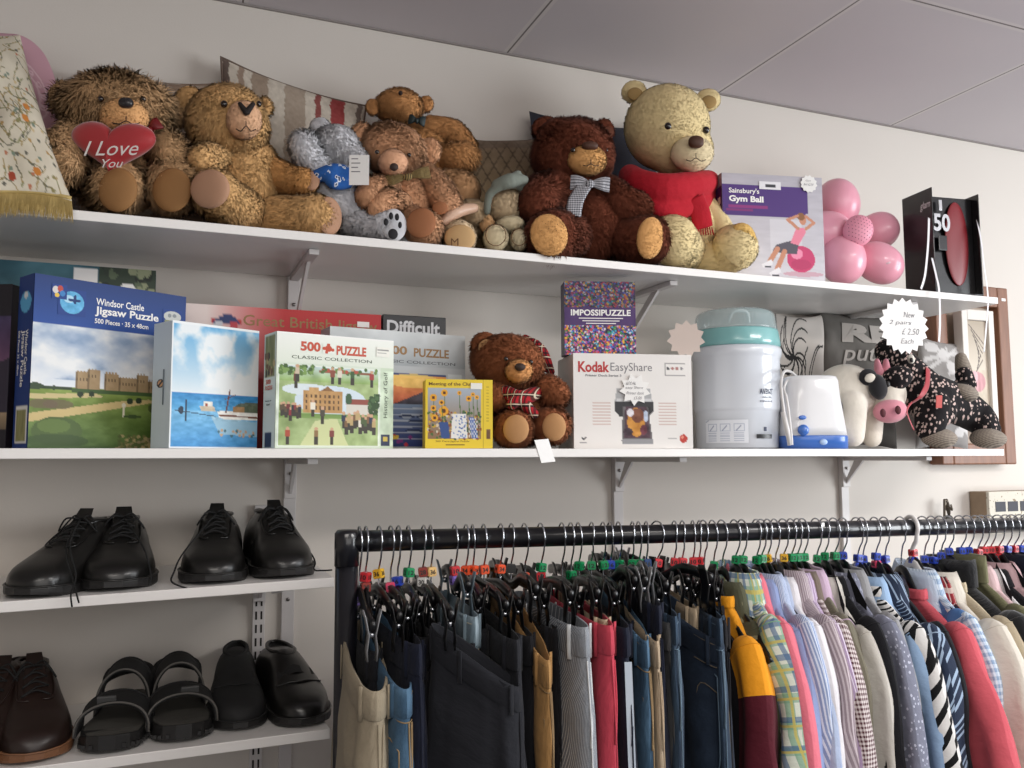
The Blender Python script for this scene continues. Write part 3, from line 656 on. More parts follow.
# handwritten star card taped on the box
def burst(name, label, c, R, npt, m, normal_fr, lines, group=None, depth=.15, ink=None):
    fr = normal_fr; t = thing(name, label, 'price sign', fr.p(0, 0, 0), group); V = []; n2_ = npt*2
    for y in (0, .0008):
        for k in range(n2_):
            a = 2*pi*k/n2_+.1; r = R*(1 if k % 2 else 1-depth); V.append(fr.p(r*cos(a), y, r*sin(a)))
    Fc = [tuple(range(n2_)), tuple(range(2*n2_-1, n2_-1, -1))]+[(k, (k+1) % n2_, n2_+(k+1) % n2_, n2_+k) for k in range(n2_)]
    mesh('card', V, Fc, m, t, smooth=False)
    for s, x, z, w, h in lines: text(s, fr, x*R, z*R, w*R, h*R, ink or INK, t, bold=-.008, shear=.25, y=-.001, name='handwriting')
    return t
INK = mat('pen ink', '#6f6c72', .6); PAPER = mat('white paper', '#efedea', .7)
c = K.fr.p(K.w*.51, -.004, K.h*.62)
burst('price_sign', 'white star shaped handwritten card taped to the printer carton', c, .033, 9, PAPER, Frame(c, K.fr.r, K.fr.u), [('KODAK', -.55, .3, .6, .18), ('easy Share', -.6, 0, 1.1, .2), ('Printer dock', -.55, -.3, 1.1, .18), ('£5.00', -.1, -.6, .5, .18)], depth=.3)
# --- confetti puzzle on top
zt = K.fr.p(0, 0, K.h).z
B = box('puzzle_box', 'small multicoloured confetti puzzle box standing on the printer carton', 564, 281, 635, 282, -.25, S2, .05, mat('purple card', '#3a2a58', .4), zbase=zt)
P = Paint(120, 120, '#4a3a5a'); P.spots(0, 0, 1, 1, 2600, .014, ['#c8384a', '#e8b83a', '#3aa8c8', '#d8d4dc', '#6a3a8a', '#3a8a4a', '#2a2a44', '#c05a9a', '#e07a3a', '#20203a', '#4a5ac0'], 6); P.put(P.Y < .36, '#1c1428', .35)
P.rect(0, .36, 1, .6, '#4a2f66'); P.mott(.36, .6, .05, 6, 2)
front(B, P); tx(B, 'IMPOSSIPUZZLE', .09, .53, .84, .085, WT, bold=.03)
for k in range(3): bevbox('small_print', B.fr, B.w*(.2+k*.05), B.w*(.82-k*.05), -.0014, -.0008, B.h*(.49-k*.035), B.h*(.502-k*.035), WT, B.t, 0)
# --- gym ball box (top shelf)
GB = mat('lilac card', '#b5aebb', .4, var=.03)
B = box('exercise_ball_box', 'large silver and purple gym ball carton with exercising woman', 721.5, 172.6, 821.5, 178, -.255, S1, .14, GB)
P = Paint(130, 140, '#c6c2ca'); P.grad(0, 1.01, '#b5b1ba', '#d3d0d6'); P.mott(0, 1, .04, 5, 3, 6)
P.rect(.0, .11, .82, .40, '#4c2c78'); P.ell(.82, .18, .03, .065, '#4c2c78'); P.rect(.8, .2, .85, .36, '#4c2c78'); P.rect(.3, .115, .8, .2, '#4c2c78'); P.rect(.06, .3, .45, .33, '#b8327a', .6); P.rect(.04, .335, .3, .36, '#a02c6c', .6)
P.rect(.46, .42, .78, .78, '#e4e2e6', .5); P.ell(.78, .93, .2, .025, '#c99aa8', .8)
P.ell(.76, .79, .14, .125, '#c93a6c'); P.ell(.72, .74, .06, .05, '#ee8fae'); P.ell(.76, .84, .1, .05, '#b02c5c', .6)
sk = '#c98a6c'
P.poly([(.52, .66), (.66, .62), (.74, .66), (.72, .74), (.58, .74), (.48, .72)], '#54505c'); P.line(.53, .7, .45, .82, .025, sk); P.line(.6, .72, .52, .89, .025, sk); P.poly([(.37, .85), (.47, .8), (.48, .85), (.38, .88)], '#e8e6ea'); P.poly([(.44, .93), (.54, .87), (.56, .92), (.46, .96)], '#e8e6ea'); P.rect(.4, .865, .46, .88, '#3c3a44'); P.rect(.47, .94, .54, .955, '#3c3a44')
P.poly([(.66, .64), (.74, .66), (.82, .53), (.8, .49), (.72, .5)], '#e8849c'); P.ell(.79, .42, .035, .045, sk); P.ell(.775, .385, .04, .035, '#8a5a34'); P.line(.74, .5, .64, .42, .016, sk); P.line(.64, .42, .74, .38, .014, sk); P.line(.82, .5, .9, .44, .016, sk); P.line(.9, .44, .82, .38, .014, sk)
front(B, P); tx(B, "Sainsbury's", .065, .80, .30, .062, WT, bold=.02); tx(B, 'Gym Ball', .065, .715, .34, .075, WT, bold=.04)
P = Paint(24, 14, '#e8e6ea'); P.rect(.3, .35, .75, .7, '#3a3a40'); front(B, P, .365, .86, .58, .935, 'barcode_sticker', -.002)
P = Paint(40, 80, '#9d96a8'); P.rect(.1, .13, 1, .4, '#45266c'); side(B, P); side_line(B, 'Ball', .71, .6, .35, .07, WT)
c = B.fr.p(B.w*.86, -.004, B.h*.93); burst('price_sign', 'small white jagged sticker on the upper corner of the gym ball carton', c, .021, 12, PAPER, Frame(c, B.fr.r, B.fr.u), [('Gym', -.4, .2, .6, .25), ('Ball £2.50', -.6, -.2, 1.1, .25)])

# --- black open gift box with ribbons
BLK = mat('gloss black card', '#121114', .25, coat=.3); zs = lambda x: S1(x)
pl = at(899, 199, -.20); pf = at(932, 187, -.305); t = None
zb = S1(pf.x)+.0006; hh = pf.z-zb
t = thing('gift_box', 'open black presentation box with ribbon ties and red panel inside', 'box', (pf.x, -.25, zb))
a = at(932, 187, -.30); b = at(974, 190, -.30); fr = Frame((a.x, -.30, zb), (1, -.14, 0)); w = (b.x-a.x)*.93; h2 = a.z-zb
dep = .105
bevbox('back_panel', fr, 0, w, dep-.003, dep, 0, h2*.96, BLK, t); bevbox('base_panel', fr, 0, w, 0, dep, 0, .004, BLK, t); bevbox('side_panel', fr, -.003, 0, 0, dep, 0, h2, BLK, t); bevbox('side_panel', fr, w, w+.003, 0, dep, 0, h2*.97, BLK, t)
bevbox('insert_panel', fr, .001, w-.001, .022, .026, .004, h2*.94, BLK, t, 0)
V, Fc = sph_geo(fr.p(w*.62, .020, h2*.50), (w*.30, .006, h2*.40), sub=4); mesh('red_inset', V, Fc, mat('dark red satin', '#7c1a22', .4), t)
text('50', fr, w*.08, h2*.60, w*.36, h2*.17, mat('silver foil', '#c9c9cc', .25, metal=.6), t, bold=.03, y=.012, name='silver_numeral')
bevbox('bottle_silhouette', fr, w*.2, w*.27, .010, .013, h2*.80, h2*.90, mat('silver foil', '#c9c9cc'), t); bevbox('bottle_silhouette', fr, w*.16, w*.34, .010, .013, h2*.42, h2*.56, BLK, t)
V, Fc, mx = text_geo('glam', .01, .2); mesh('side_lettering', [fr.p(-.0036, .040-.035*a_[0]/mx[0], h2*(.80+.09*a_[1]/mx[1])) for a_ in V], Fc, mat('silver foil', '#c9c9cc'), t, smooth=False)
RB = mat('white satin ribbon', '#e6e3e6', .35, sheen=.3)
def ribbon(pts, w=.0045, nm='ribbon', parent=None, m=None):
    V, Fc = tube_geo(smooth_path(pts, 6), w, n=8, r2=.0006, side=(1, .2, 0)); return mesh(nm, V, Fc, m or RB, parent)
ribbon([at(929, 218, -.32), at(928, 245, -.325), at(925, 275, -.33), at(921, 289, -.328)], parent=t)
ribbon([at(932, 258, -.322), at(936, 275, -.33), at(939, 290, -.336), at(940, 320, -.338), at(939, 342, -.338)], parent=t)
ribbon([at(977, 220, -.31), at(981, 240, -.33), at(984, 265, -.34), at(988, 298, -.34), at(986, 330, -.345), at(984, 352, -.345)], parent=t, w=.0035)
# ================================================================== CUSHIONS
def cushion(name, label, corners, P, edge, m=None, thick=.06, group=None, piping=None, rounded=0.):
    """corners: TL, TR, BR, BL world points; a stuffed cushion with a painted front"""
    TL, TR, BR, BL = [Vector(c) for c in corners]
    if name != 'tapestry_cushion':
        Sx = S1 if BL.z > 1.85 else S2
        BL.z = Sx(BL.x)+.001; BR.z = Sx(BR.x)+.001
    nrm = (TR-TL).cross(BL-TL).normalized()
    if nrm.y > 0: nrm = -nrm
    def pt(a, b, sgn):
        if rounded:
            xx, yy = 2*a-1, 2*b-1; a = .5+.5*(xx*(1-rounded)+rounded*xx*sqrt(1-yy*yy/2)); b = .5+.5*(yy*(1-rounded)+rounded*yy*sqrt(1-xx*xx/2))
        # pinched edges between the corners
        ex = .045*(1-abs(2*a-1)**2.2); ez = .045*(1-abs(2*b-1)**2.2)
        aa = a+(.5-a)*2*ez*.8*abs(2*a-1)**3; bb = b+(.5-b)*2*ex*.8*abs(2*b-1)**3
        p = (BL*(1-aa)+BR*aa)*(1-bb)+(TL*(1-aa)+TR*aa)*bb
        k = (max(0, 1-abs(2*a-1)**2.6)*max(0, 1-abs(2*b-1)**2.6))**.5
        wr = .004*sin(9*a+4*b)*k+.003*sin(17*b-6*a)*k
        return p+nrm*(sgn*(k*thick*.5+wr))
    t = thing(name, label, 'cushion', (BL+BR)/2, group)
    panel('printed_front', P, lambda a, b: pt(a, b, 1), paint_cloth(), t)
    n_ = 24; V = [pt(i/n_, j/n_, -1) for j in range(n_+1) for i in range(n_+1)]
    Fc = [(j*(n_+1)+i, j*(n_+1)+i+1, (j+1)*(n_+1)+i+1, (j+1)*(n_+1)+i) for j in range(n_) for i in range(n_)]
    mesh('back_cover', V, Fc, edge, t)
    if piping:
        path = [pt(i/20, 0, 0) for i in range(20)]+[pt(1, i/20, 0) for i in range(20)]+[pt(1-i/20, 1, 0) for i in range(20)]+[pt(0, 1-i/20, 0) for i in range(20)]
        V, Fc = tube_geo(path, .0028, n=6, closed=True); mesh('piping', V, Fc, piping, t)
    return t, pt
CREAM = fabric('cream cloth', 'plain', '#cfc3ab')
# tapestry cushion with fringe
q = random.Random(5)
P = Paint(110, 150, '#d5ccb8'); P.mott(0, 1, .05, 8, 3)
for k in range(120):
    x, y = q.uniform(0, 1), q.uniform(.05, .98); a = q.uniform(0, 6.28)
    for j in range(7):
        x2 = x+.03*cos(a); y2 = y+.022*sin(a); P.line(x, y, x2, y2, .005, q.choice(['#7d7450', '#8a8a62', '#6b6a58', '#a58f5f'])); a += q.uniform(-.7, .7); x, y = x2, y2
P.spots(0, .03, 1, .99, 150, .014, ['#8d8459', '#b08f5a', '#7b8a7a', '#b9785a', '#66655a', '#c9b48a'], 8); P.spots(0, .55, 1, .98, 14, .03, ['#b8503c', '#7f9fc0', '#c9803a', '#d8dbe2', '#a3472f'], 4)
c = [at(-70, 30, -.13), at(20, 35, -.13), at(72, 201, -.338), at(-60, 201, -.345)]
t, pt = cushion('tapestry_cushion', 'cream floral tapestry cushion with gold fringe leaning at the left end', c, P, CREAM, thick=.07)
V, Fc = [], []
for k in range(420):       # fringe strands along the lower edge
    a = k/420; p = pt(a, .012, .3); L = .036+.008*random.random(); dx = random.uniform(-.004, .004); o = len(V); w_ = .0011
    V += [p+Vector((-w_, 0, 0)), p+Vector((w_, 0, 0)), p+Vector((w_+dx, -.006-.002*random.random(), -L*.5)), p+Vector((-w_+dx, -.006, -L*.5)), p+Vector((dx*1.7, -.004+random.uniform(-.003, .003), -L))]
    Fc += [(o, o+1, o+2, o+3), (o+3, o+2, o+4)]
mesh('fringe', V, Fc, mat('gold fringe', '#b9a064', .7, var=.25, scale=80), t)
tube('fringe_band', [pt(a/30, .012, .35) for a in range(31)], .004, mat('gold fringe', '#b9a064'), t, n=6)
# pink round-topped cushion
P = Paint(90, 130, '#c69aa6'); q = random.Random(2)
def ring(P, x, y, r, t_, c):
    d = np.hypot((P.X-x), (P.Y-y)*P.h/P.w); P.put(abs(d-r) < t_, c, .75)
for x, y in ((.62, .35), (.4, .75), (.7, .8)):
    for r in (.1, .17, .24): ring(P, x, y, r, .008, '#e0c4cb')
    for k in range(14): ring(P, x+.2*cos(k*.45), y+.2*sin(k*.45)*P.w/P.h, .016, .006, '#e6cdd3')
cushion('round_cushion', 'dusty pink cushion with white lace circles behind the tapestry cushion', [at(-56, 24, -.06), at(58, 30, -.06), at(84, 222, -.11), at(-50, 205, -.11)], P, fabric('pink cloth', 'plain', '#c08f9c'), thick=.06, rounded=.95)
# taupe streaked cushion
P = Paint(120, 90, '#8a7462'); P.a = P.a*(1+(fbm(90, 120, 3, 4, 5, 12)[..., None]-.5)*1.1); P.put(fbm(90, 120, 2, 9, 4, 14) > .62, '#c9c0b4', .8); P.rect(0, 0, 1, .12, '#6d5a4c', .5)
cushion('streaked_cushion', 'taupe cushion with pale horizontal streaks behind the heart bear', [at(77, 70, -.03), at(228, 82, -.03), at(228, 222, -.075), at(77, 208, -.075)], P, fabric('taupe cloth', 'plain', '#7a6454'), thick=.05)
# striped cushion
P = Paint(170, 130, '#c3b9ab'); P.mott(0, 1, .08, 30, 3)
jag = (fbm(130, 1, 40, 6)-.5)*.03
for x0, x1, c_ in ((0, .05, '#5b4b44'), (.11, .15, '#8f7a6a'), (.20, .31, '#8f7d6c'), (.42, .56, '#9a8a7a'), (.63, .67, '#7f3a36'), (.74, .84, '#8d2f30'), (.93, .97, '#6f6058')):
    P.put((P.X+jag*1.2 > x0)&(P.X+jag*.8 < x1)&(P.Y < .62+.1*np.sin(P.X*9)), c_, .9)
P.grad(.8, 1.01, '#c9bfae', '#cfc6b6'); P.mott(0, 1, .05, 60, 7)
cushion('striped_cushion', 'cream cushion with jagged brown and dark red stripes behind the golden bear', [at(221, 57, -.04), at(366, 106, -.04), at(362, 232, -.085), at(214, 222, -.085)], P, CREAM, thick=.055, piping=mat('piping cord', '#6b5a50', .8))
# gold quilted cushion
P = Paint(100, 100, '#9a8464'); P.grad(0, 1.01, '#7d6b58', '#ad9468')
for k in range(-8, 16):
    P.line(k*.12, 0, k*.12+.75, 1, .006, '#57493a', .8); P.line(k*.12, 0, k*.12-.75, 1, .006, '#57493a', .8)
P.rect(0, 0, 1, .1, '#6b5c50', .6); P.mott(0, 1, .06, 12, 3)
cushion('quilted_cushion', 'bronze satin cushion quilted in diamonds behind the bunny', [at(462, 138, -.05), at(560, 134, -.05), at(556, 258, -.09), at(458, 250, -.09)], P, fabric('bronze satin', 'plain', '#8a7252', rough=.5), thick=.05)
P = Paint(40, 40, '#33343f'); P.mott(0, 1, .04, 6, 3)
cushion('plain_cushion', 'plain dark navy cushion behind the dark brown bear', [at(529, 111, -.04), at(660, 128, -.04), at(660, 266, -.085), at(532, 256, -.085)], P, fabric('navy cloth', 'plain', '#30313c'), thick=.05)
# mid-shelf cushions
P = Paint(150, 130, '#bdb6b0'); q = random.Random(9)
for cx, cy, R in ((.35, .35, .5), (.75, .75, .55), (.1, .9, .45)):
    for k in range(16):
        a0 = q.uniform(0, 6.28); r = R*q.uniform(.35, 1); x, y = cx, cy; a = a0
        for j in range(12): x2 = x+r*.11*cos(a); y2 = y+r*.11*sin(a); P.line(x, y, x2, y2, .007, '#1f1d1e'); x, y = x2, y2; a += .22
cushion('swirl_cushion', 'pale grey cushion with thin black swirling lines beside the steriliser', [at(768, 311, -.05), at(824, 314, -.05), at(826, 446, -.09), at(768, 446, -.09)], P, fabric('grey cloth', 'plain', '#b5aea8'), thick=.05)
P = Paint(60, 60, '#5d5955'); P.mott(0, 1, .06, 8, 3)
def cw(t, pt, s, x, z, w, h, sh=0, bold=.03, c='#a39c96'):
    V, Fc, mx = text_geo(s, bold, sh)
    mesh('printed_word', [pt(x+a[0]/mx[0]*w, z+a[1]/mx[1]*h, 1.05)+Vector((0, -.002, 0)) for a in V], Fc, mat('cushion print '+c, c, .9), t, smooth=False)
t, pt = cushion('lettered_cushion', 'dark grey cushion with large pale letters behind the cow', [at(820, 309, -.05), at(895, 316, -.05), at(897, 446, -.09), at(820, 446, -.09)], P, fabric('charcoal cloth', 'plain', '#55514d'), thick=.05)
cw(t, pt, 'RE', .22, .76, .66, .15, bold=.06); cw(t, pt, 'put', .2, .58, .42, .14, sh=.3, bold=.01)
P = Paint(60, 60, '#8f8b88'); P.mott(0, 1, .05, 8, 3)
q = random.Random(4)
for k in range(14): P.ell(q.random(), q.random(), .09, .05, '#c9c6c4'); 
for k in range(10): P.line(q.random(), q.random(), q.random(), q.random(), .02, '#c9c6c4', .8)
cushion('patterned_cushion', 'light grey cushion with white leafy pattern behind the floral doorstop', [at(918, 335, -.05), at(965, 343, -.05), at(968, 447, -.09), at(915, 447, -.09)], P, fabric('grey cloth2', 'plain', '#8f8b88'), thick=.05)

# ================================================================== STERILISER
GLW = mat('gloss white plastic', '#d9dde4', .22, coat=.4)
def lathe_thing(): pass
c0 = at(738, 447, -.17); R0 = px(738, -.17)*44; zb = S2(c0.x)+.0006; o = Vector((c0.x, -.345+R0+.0, zb))
o = Vector((c0.x+.0, -.17, zb)); s_ = px(738, -.17)
R = 43.5*s_; H = (447-347)*s_
t = thing('steam_steriliser', 'tall round white electric steriliser with clear teal domed lid', 'steriliser', o)
prof = [(R*.9, .003), (R*.93, .004), (R*.93, H*.36), (R*.955, H*.375), (R*.97, H*.40), (R*.975, H*.88), (R*1.0, H*.905), (R*1.02, H*.93), (R*1.02, H*.975), (R*.99, H), (0, H)]
V, Fc = lathe_geo(prof, o, 72); b_ = mesh('body', V, Fc, GLW, t)
V, Fc = lathe_geo([(R*.86, 0), (R*.9, .004), (R*.5, .004)], o, 48); mesh('base_ring', V, Fc, mat('pale grey plastic', '#a9adb5', .4), t)
TEAL = mat('teal plastic', '#86bcbc', .2, coat=.4); CLR = mat('clear plastic', '#b9cfd2', .08, trans=.0, coat=.5)
n = NT('smoky clear lid'); n.col(lin('#bcd0d2')); n.b.inputs['Roughness'].default_value = .08; n.b.inputs['Alpha'].default_value = .5; n.b.inputs['Coat Weight'].default_value = .6; CLR = n.m
z1 = H+.001; u_ = s_
V, Fc = lathe_geo([(R*.975, z1), (R*1.0, z1+1*u_), (R*1.0, z1+5*u_), (R*.965, z1+15*u_), (R*.95, z1+17*u_)], o, 72); mesh('lid_band', V, Fc, TEAL, t)
V, Fc = lathe_geo([(R*.955, z1+17*u_), (R*.94, z1+19*u_), (R*.90, z1+30*u_), (R*.87, z1+34*u_), (R*.80, z1+36.5*u_), (R*.6, z1+37.5*u_), (0, z1+38*u_)], o, 72); ld = mesh('clear_lid', V, Fc, CLR, t)
V, Fc = lathe_geo([(R*.5, z1), (R*.55, z1+14*u_), (R*.2, z1+18*u_), (0, z1+18*u_)], o, 40); mesh('inner_basket', V, Fc, mat('white basket', '#dfe6e6', .5), t)
tube('lid_handle', smooth_path([o+Vector((-R*.45, -R*.35, z1+24*u_)), o+Vector((-R*.35, -R*.45, z1+34*u_)), o+Vector((-R*.05, -R*.5, z1+34*u_)), o+Vector((R*.05, -R*.45, z1+24*u_))], 6), .004, mat('white basket', '#dfe6e6'), ld)
fc = (CP-o); fa = atan2(fc.y, fc.x)
def cyl(a_m, z, rr=1.0):  # wrap metres on the body
    a = fa+a_m/(R*rr); return o+Vector((cos(a)*(R*rr+.0012), sin(a)*(R*rr+.0012), z))
def wrap_text(s, x, z, w, h, m, bold=.02, rr=.976, nm='lettering'):
    V, Fc, mx = text_geo(s, bold, 0); mesh(nm, [cyl(x+a[0]/mx[0]*w, z+a[1]/mx[1]*h, rr) for a in V], Fc, m, t, smooth=False)
DBL = mat('dark blue ink', '#2a3350', .5)
wrap_text('AVENT', 22*u_, H*.52, 16*u_, 5.5*u_, DBL, .02); wrap_text('naturally', 25*u_, H*.48, 11*u_, 2.4*u_, DBL); wrap_text('STERILISER', 22*u_, H*.445, 15*u_, 1.6*u_, DBL)
P = Paint(70, 34, '#dfe2e8'); P.line(.02, .1, .1, .02, .01, '#9aa2b4'); 
for k in range(3):
    x = .08+k*.3; P.rect(x, .18, x+.24, .5, '#9fa8bd', .8); P.rect(x+.015, .21, x+.225, .47, '#dfe2e8'); P.line(x+.06, .45, x+.16, .25, .01, '#7f8aa5')
    for j in range(5): P.rect(x, .56+j*.08, x+.22, .59+j*.08, '#8f98ae', .7)
panel('instruction_panel', P, lambda a, b: cyl((-33+43*a)*u_, H*(.06+.22*b), .932), PM, t)
def curved_slab(nm, x0, x1, z0, z1_, th, m, rr=.93):
    V = []; k_ = 8
    for th_ in (0, th):
        for i in range(k_+1):
            for z in (z0, z1_):
                a = fa+(x0+(x1-x0)*i/k_)/(R*rr); V.append(o+Vector((cos(a)*(R*rr+th_), sin(a)*(R*rr+th_), z)))
    n0 = 2*(k_+1); Fc = []
    for i in range(k_): b0 = n0+2*i; Fc += [(b0, b0+1, b0+3, b0+2), (2*i, b0, b0+2, 2*i+2), (2*i+1, 2*i+3, b0+3, b0+1)]
    Fc += [(0, 1, n0+1, n0), (2*k_, n0+2*k_, n0+2*k_+1, 2*k_+1)]; return mesh(nm, V, Fc, m, t, smooth=False)
curved_slab('switch', 18*u_, 34*u_, H*.10, H*.14, .004, mat('black plastic', '#1a1a1d', .3)); curved_slab('dial_mark', 26*u_, 29*u_, H*.17, H*.21, .001, mat('dark blue ink', '#2a3350'))
tube('power_lead', smooth_path([o+Vector((R*.7, .03, .02)), o+Vector((R*1.02, -.02, .012)), o+Vector((R*1.05, -.06, .006))], 5), .003, mat('black plastic', '#1a1a1d'), t)
# peach star sign behind it
c = at(686, 339, -.31); fr = Frame(c, (1, -.5, 0)); burst('price_sign', 'pale peach star card tucked at the left of the steriliser', c, .040, 11, mat('peach paper', '#d9c9bf', .7), fr, [], depth=.22)

# ================================================================== BOTTLE WARMER
c0 = at(811, 446, -.265); s_ = px(811, -.265); zb = S2(c0.x)+.0006; o = Vector((c0.x, -.265, zb)); rA, rB = 25.5*s_, 33*s_; H = 72*s_
t = thing('bottle_warmer', 'squat white bottle warmer with blue base and knob', 'bottle warmer', o)
def sq_lathe(prof, o, n=64, e=.62, yr=.8):
    V = []; Fc = []
    for r, z in prof:
        for k in range(n):
            a = 2*pi*k/n; ca, sa = cos(a), sin(a); d = CAMROT @ Vector((abs(ca)**e*(1 if ca > 0 else -1)*r, abs(sa)**e*(1 if sa > 0 else -1)*r*yr, 0)); V.append(Vector(o)+d+Vector((0, 0, z)))
    for i in range(len(prof)-1):
        for k in range(n): Fc.append((i*n+k, i*n+(k+1) % n, (i+1)*n+(k+1) % n, (i+1)*n+k))
    Fc.append(tuple(range(n-1, -1, -1))); Fc.append(tuple((len(prof)-1)*n+k for k in range(n))); return V, Fc
V, Fc = sq_lathe([(rB, 0), (rB, H*.16), (rB*.985, H*.18)], o); mesh('blue_base', V, Fc, mat('blue plastic', '#3f6fc0', .3, coat=.3), t)
V, Fc = sq_lathe([(rB*.985, H*.18), (rB*.95, H*.3), (rA*1.08, H*.7), (rA*1.03, H*.93), (rA*.97, H*.985), (rA*.85, H), (rA*.7, H), (rA*.66, H*.9), (rA*.6, H*.6)], o); mesh('body', V, Fc, mat('white plastic', '#e6e6e8', .25, coat=.4), t)
vd = (CAMROT @ Vector((0, -1, 0))); vr = CAMROT @ Vector((1, 0, 0))
V, Fc = sph_geo(o+vd*(rB*.8)+vr*(-16*s_)+Vector((0, 0, H*.25)), (5.5*s_, 4*s_, 5.5*s_), CAMROT, 3); mesh('knob', V, Fc, mat('blue plastic', '#3f6fc0'), t)
V, Fc = sph_geo(o+vd*(rB*.76)+vr*(-16*s_)+Vector((0, 0, H*.42)), (4*s_, .8*s_, 2.2*s_), CAMROT, 2); mesh('oval_badge', V, Fc, mat('blue plastic', '#3f6fc0'), t)
V, Fc = sph_geo(o+vd*(rB*.80)+vr*(3*s_)+Vector((0, 0, H*.09)), (4*s_, 1.2*s_, 3*s_), CAMROT, 2); mesh('bear_badge', V, Fc, mat('pale blue print', '#a9c4ea', .4), t)
WL = mat('white cable', '#d8d5d3', .4)
tube('cable', smooth_path([at(800, 380, -.20), at(791, 372, -.24), at(784, 372, -.28), at(781, 384, -.31), at(783, 405, -.325), at(786, 425, -.325), at(789, 445.5, -.325)], 8), .0032, WL, t)
tube('cable', smooth_path([at(801, 379, -.2), at(790, 378, -.25), at(784, 388, -.3), at(787, 400, -.32), at(791, 432, -.325), at(792, 445, -.325)], 8), .0028, WL, t)
V, Fc = tube_geo([at(783, 412, -.328), at(787, 430, -.328), at(790, 445, -.328)], [.005, .006, .0035], n=8); mesh('plug', V, Fc, WL, t)

# ================================================================== PINK FLOWER BALLOON
PK = mat('pink rubber', '#eea6b8', .33, coat=.25, sheen=.1)
t = thing('inflatable_flower', 'glossy pink inflatable flower with ball petals and dimpled centre', 'inflatable toy', (at(858, 285, -.2).x, -.2, S1(at(858, 285, -.2).x)))
for (u, v, Y, ru, rv, dg) in ((838, 203, -.15, 21, 25, 14), (826, 233, -.17, 26, 22, 0), (843, 260, -.21, 22, 25, 6), (879, 263, -.22, 25, 20, -32), (878, 231, -.16, 21, 19, 20)):
    V, Fc = blob(u, v, Y, ru, rv, None, dg, 4, pw=.95); mesh('petal', V, Fc, PK, t)
V, Fc = blob(858, 231, -.25, 15, 17, 10, -25, 4); c = mesh('centre', V, Fc, mat('pink rubber matt', '#e698ac', .5), t)
cc = at(858, 231, -.25); s_ = px(858, -.25); Rm = irot(-25); parts = []
for i in range(-4, 5):
    for j in range(-4, 5):
        x = (i+.5*(j % 2))/4.6; z = j/4.9
        if x*x+z*z < .8:
            y = -sqrt(1-x*x-z*z); parts.append(sph_geo(cc+Rm @ Vector((x*15*s_, y*10*s_, z*17*s_)), (.0011, .0011, .0015), sub=1))
V, Fc = join_geo(parts); mesh('dimples', V, Fc, mat('dark pink', '#8f4a5f', .6), c)
V, Fc = blob(888, 263, -.262, 4, 2, 2, 20, 2); mesh('valve', V, Fc, mat('pale valve', '#dcb9c2', .4), t)

# ================================================================== COW
def plain_part(name, parts, m, parent, vox=.004, sm=8, label=None):
    V, Fc = remesh_geo(parts, vox, sm) if len(parts) > 1 else parts[0]; return mesh(name, V, Fc, m, parent, label=label)
WF = mat('cream fleece', '#dbd3c6', .95, sheen=.4, var=.05, scale=90, bump=.4); BF = mat('black fleece', '#17151a', .95, sheen=.3); PF = mat('pink fleece', '#d78c9a', .9, sheen=.4, var=.05)
Yc = -.205; o = at(855, 446, Yc); o.z = S2(o.x)
t = thing('toy_cow', 'white plush cow with pink snout and black ear patch standing on shelf', 'soft toy', o)
plain_part('body', [blob(846, 393, Yc, 31, 29, 28), limb([(828, 400, Yc, 15), (828, 436, Yc-.01, 12)]), limb([(852, 405, Yc-.05, 15), (853, 436, Yc-.06, 11)]), limb([(871, 405, Yc-.02, 13), (872, 438, Yc-.03, 9.5)]), limb([(838, 405, Yc+.04, 12), (838, 436, Yc+.04, 9)])], WF, t)
plain_part('head', [blob(886, 393, Yc-.055, 19, 22, 18, 10), blob(889, 405, Yc-.07, 15, 14, 14)], WF, t)
plain_part('snout', [blob(890, 411, Yc-.085, 16.5, 12, 13, 6)], PF, t)
for u in (883, 898): plain_part('nostril', [blob(u, 413 if u < 890 else 410, Yc-.121, 3, 4.5, 2, 5, 2)], mat('nostril brown', '#5a2a30', .8), t)
plain_part('eye_patch', [blob(878, 387, Yc-.083, 9, 13, 7, 10)], BF, t)
plain_part('horn', [limb([(879, 372, Yc-.06, 5), (877, 361, Yc-.06, 2.5)])], PF, t); plain_part('horn', [limb([(886, 371, Yc-.06, 5), (886, 361, Yc-.06, 2.5)])], PF, t)
e_ = plain_part('ear', [blob(868, 377, Yc-.07, 9, 8.5, 4, 20)], BF, t); plain_part('inner_ear', [blob(870, 378, Yc-.082, 5.5, 4.5, 2.5, 20, 3)], WF, e_)
plain_part('black_patch', [blob(838, 408, Yc-.07, 5, 10, 4)], BF, t)
for u, v in ((881, 385), (897, 381)): plain_part('eye', [blob(u+7, v-1, Yc-.098, 2.2, 3.2, 1.5, 0, 2)], mat('black ink', '#1d1b1c'), t)

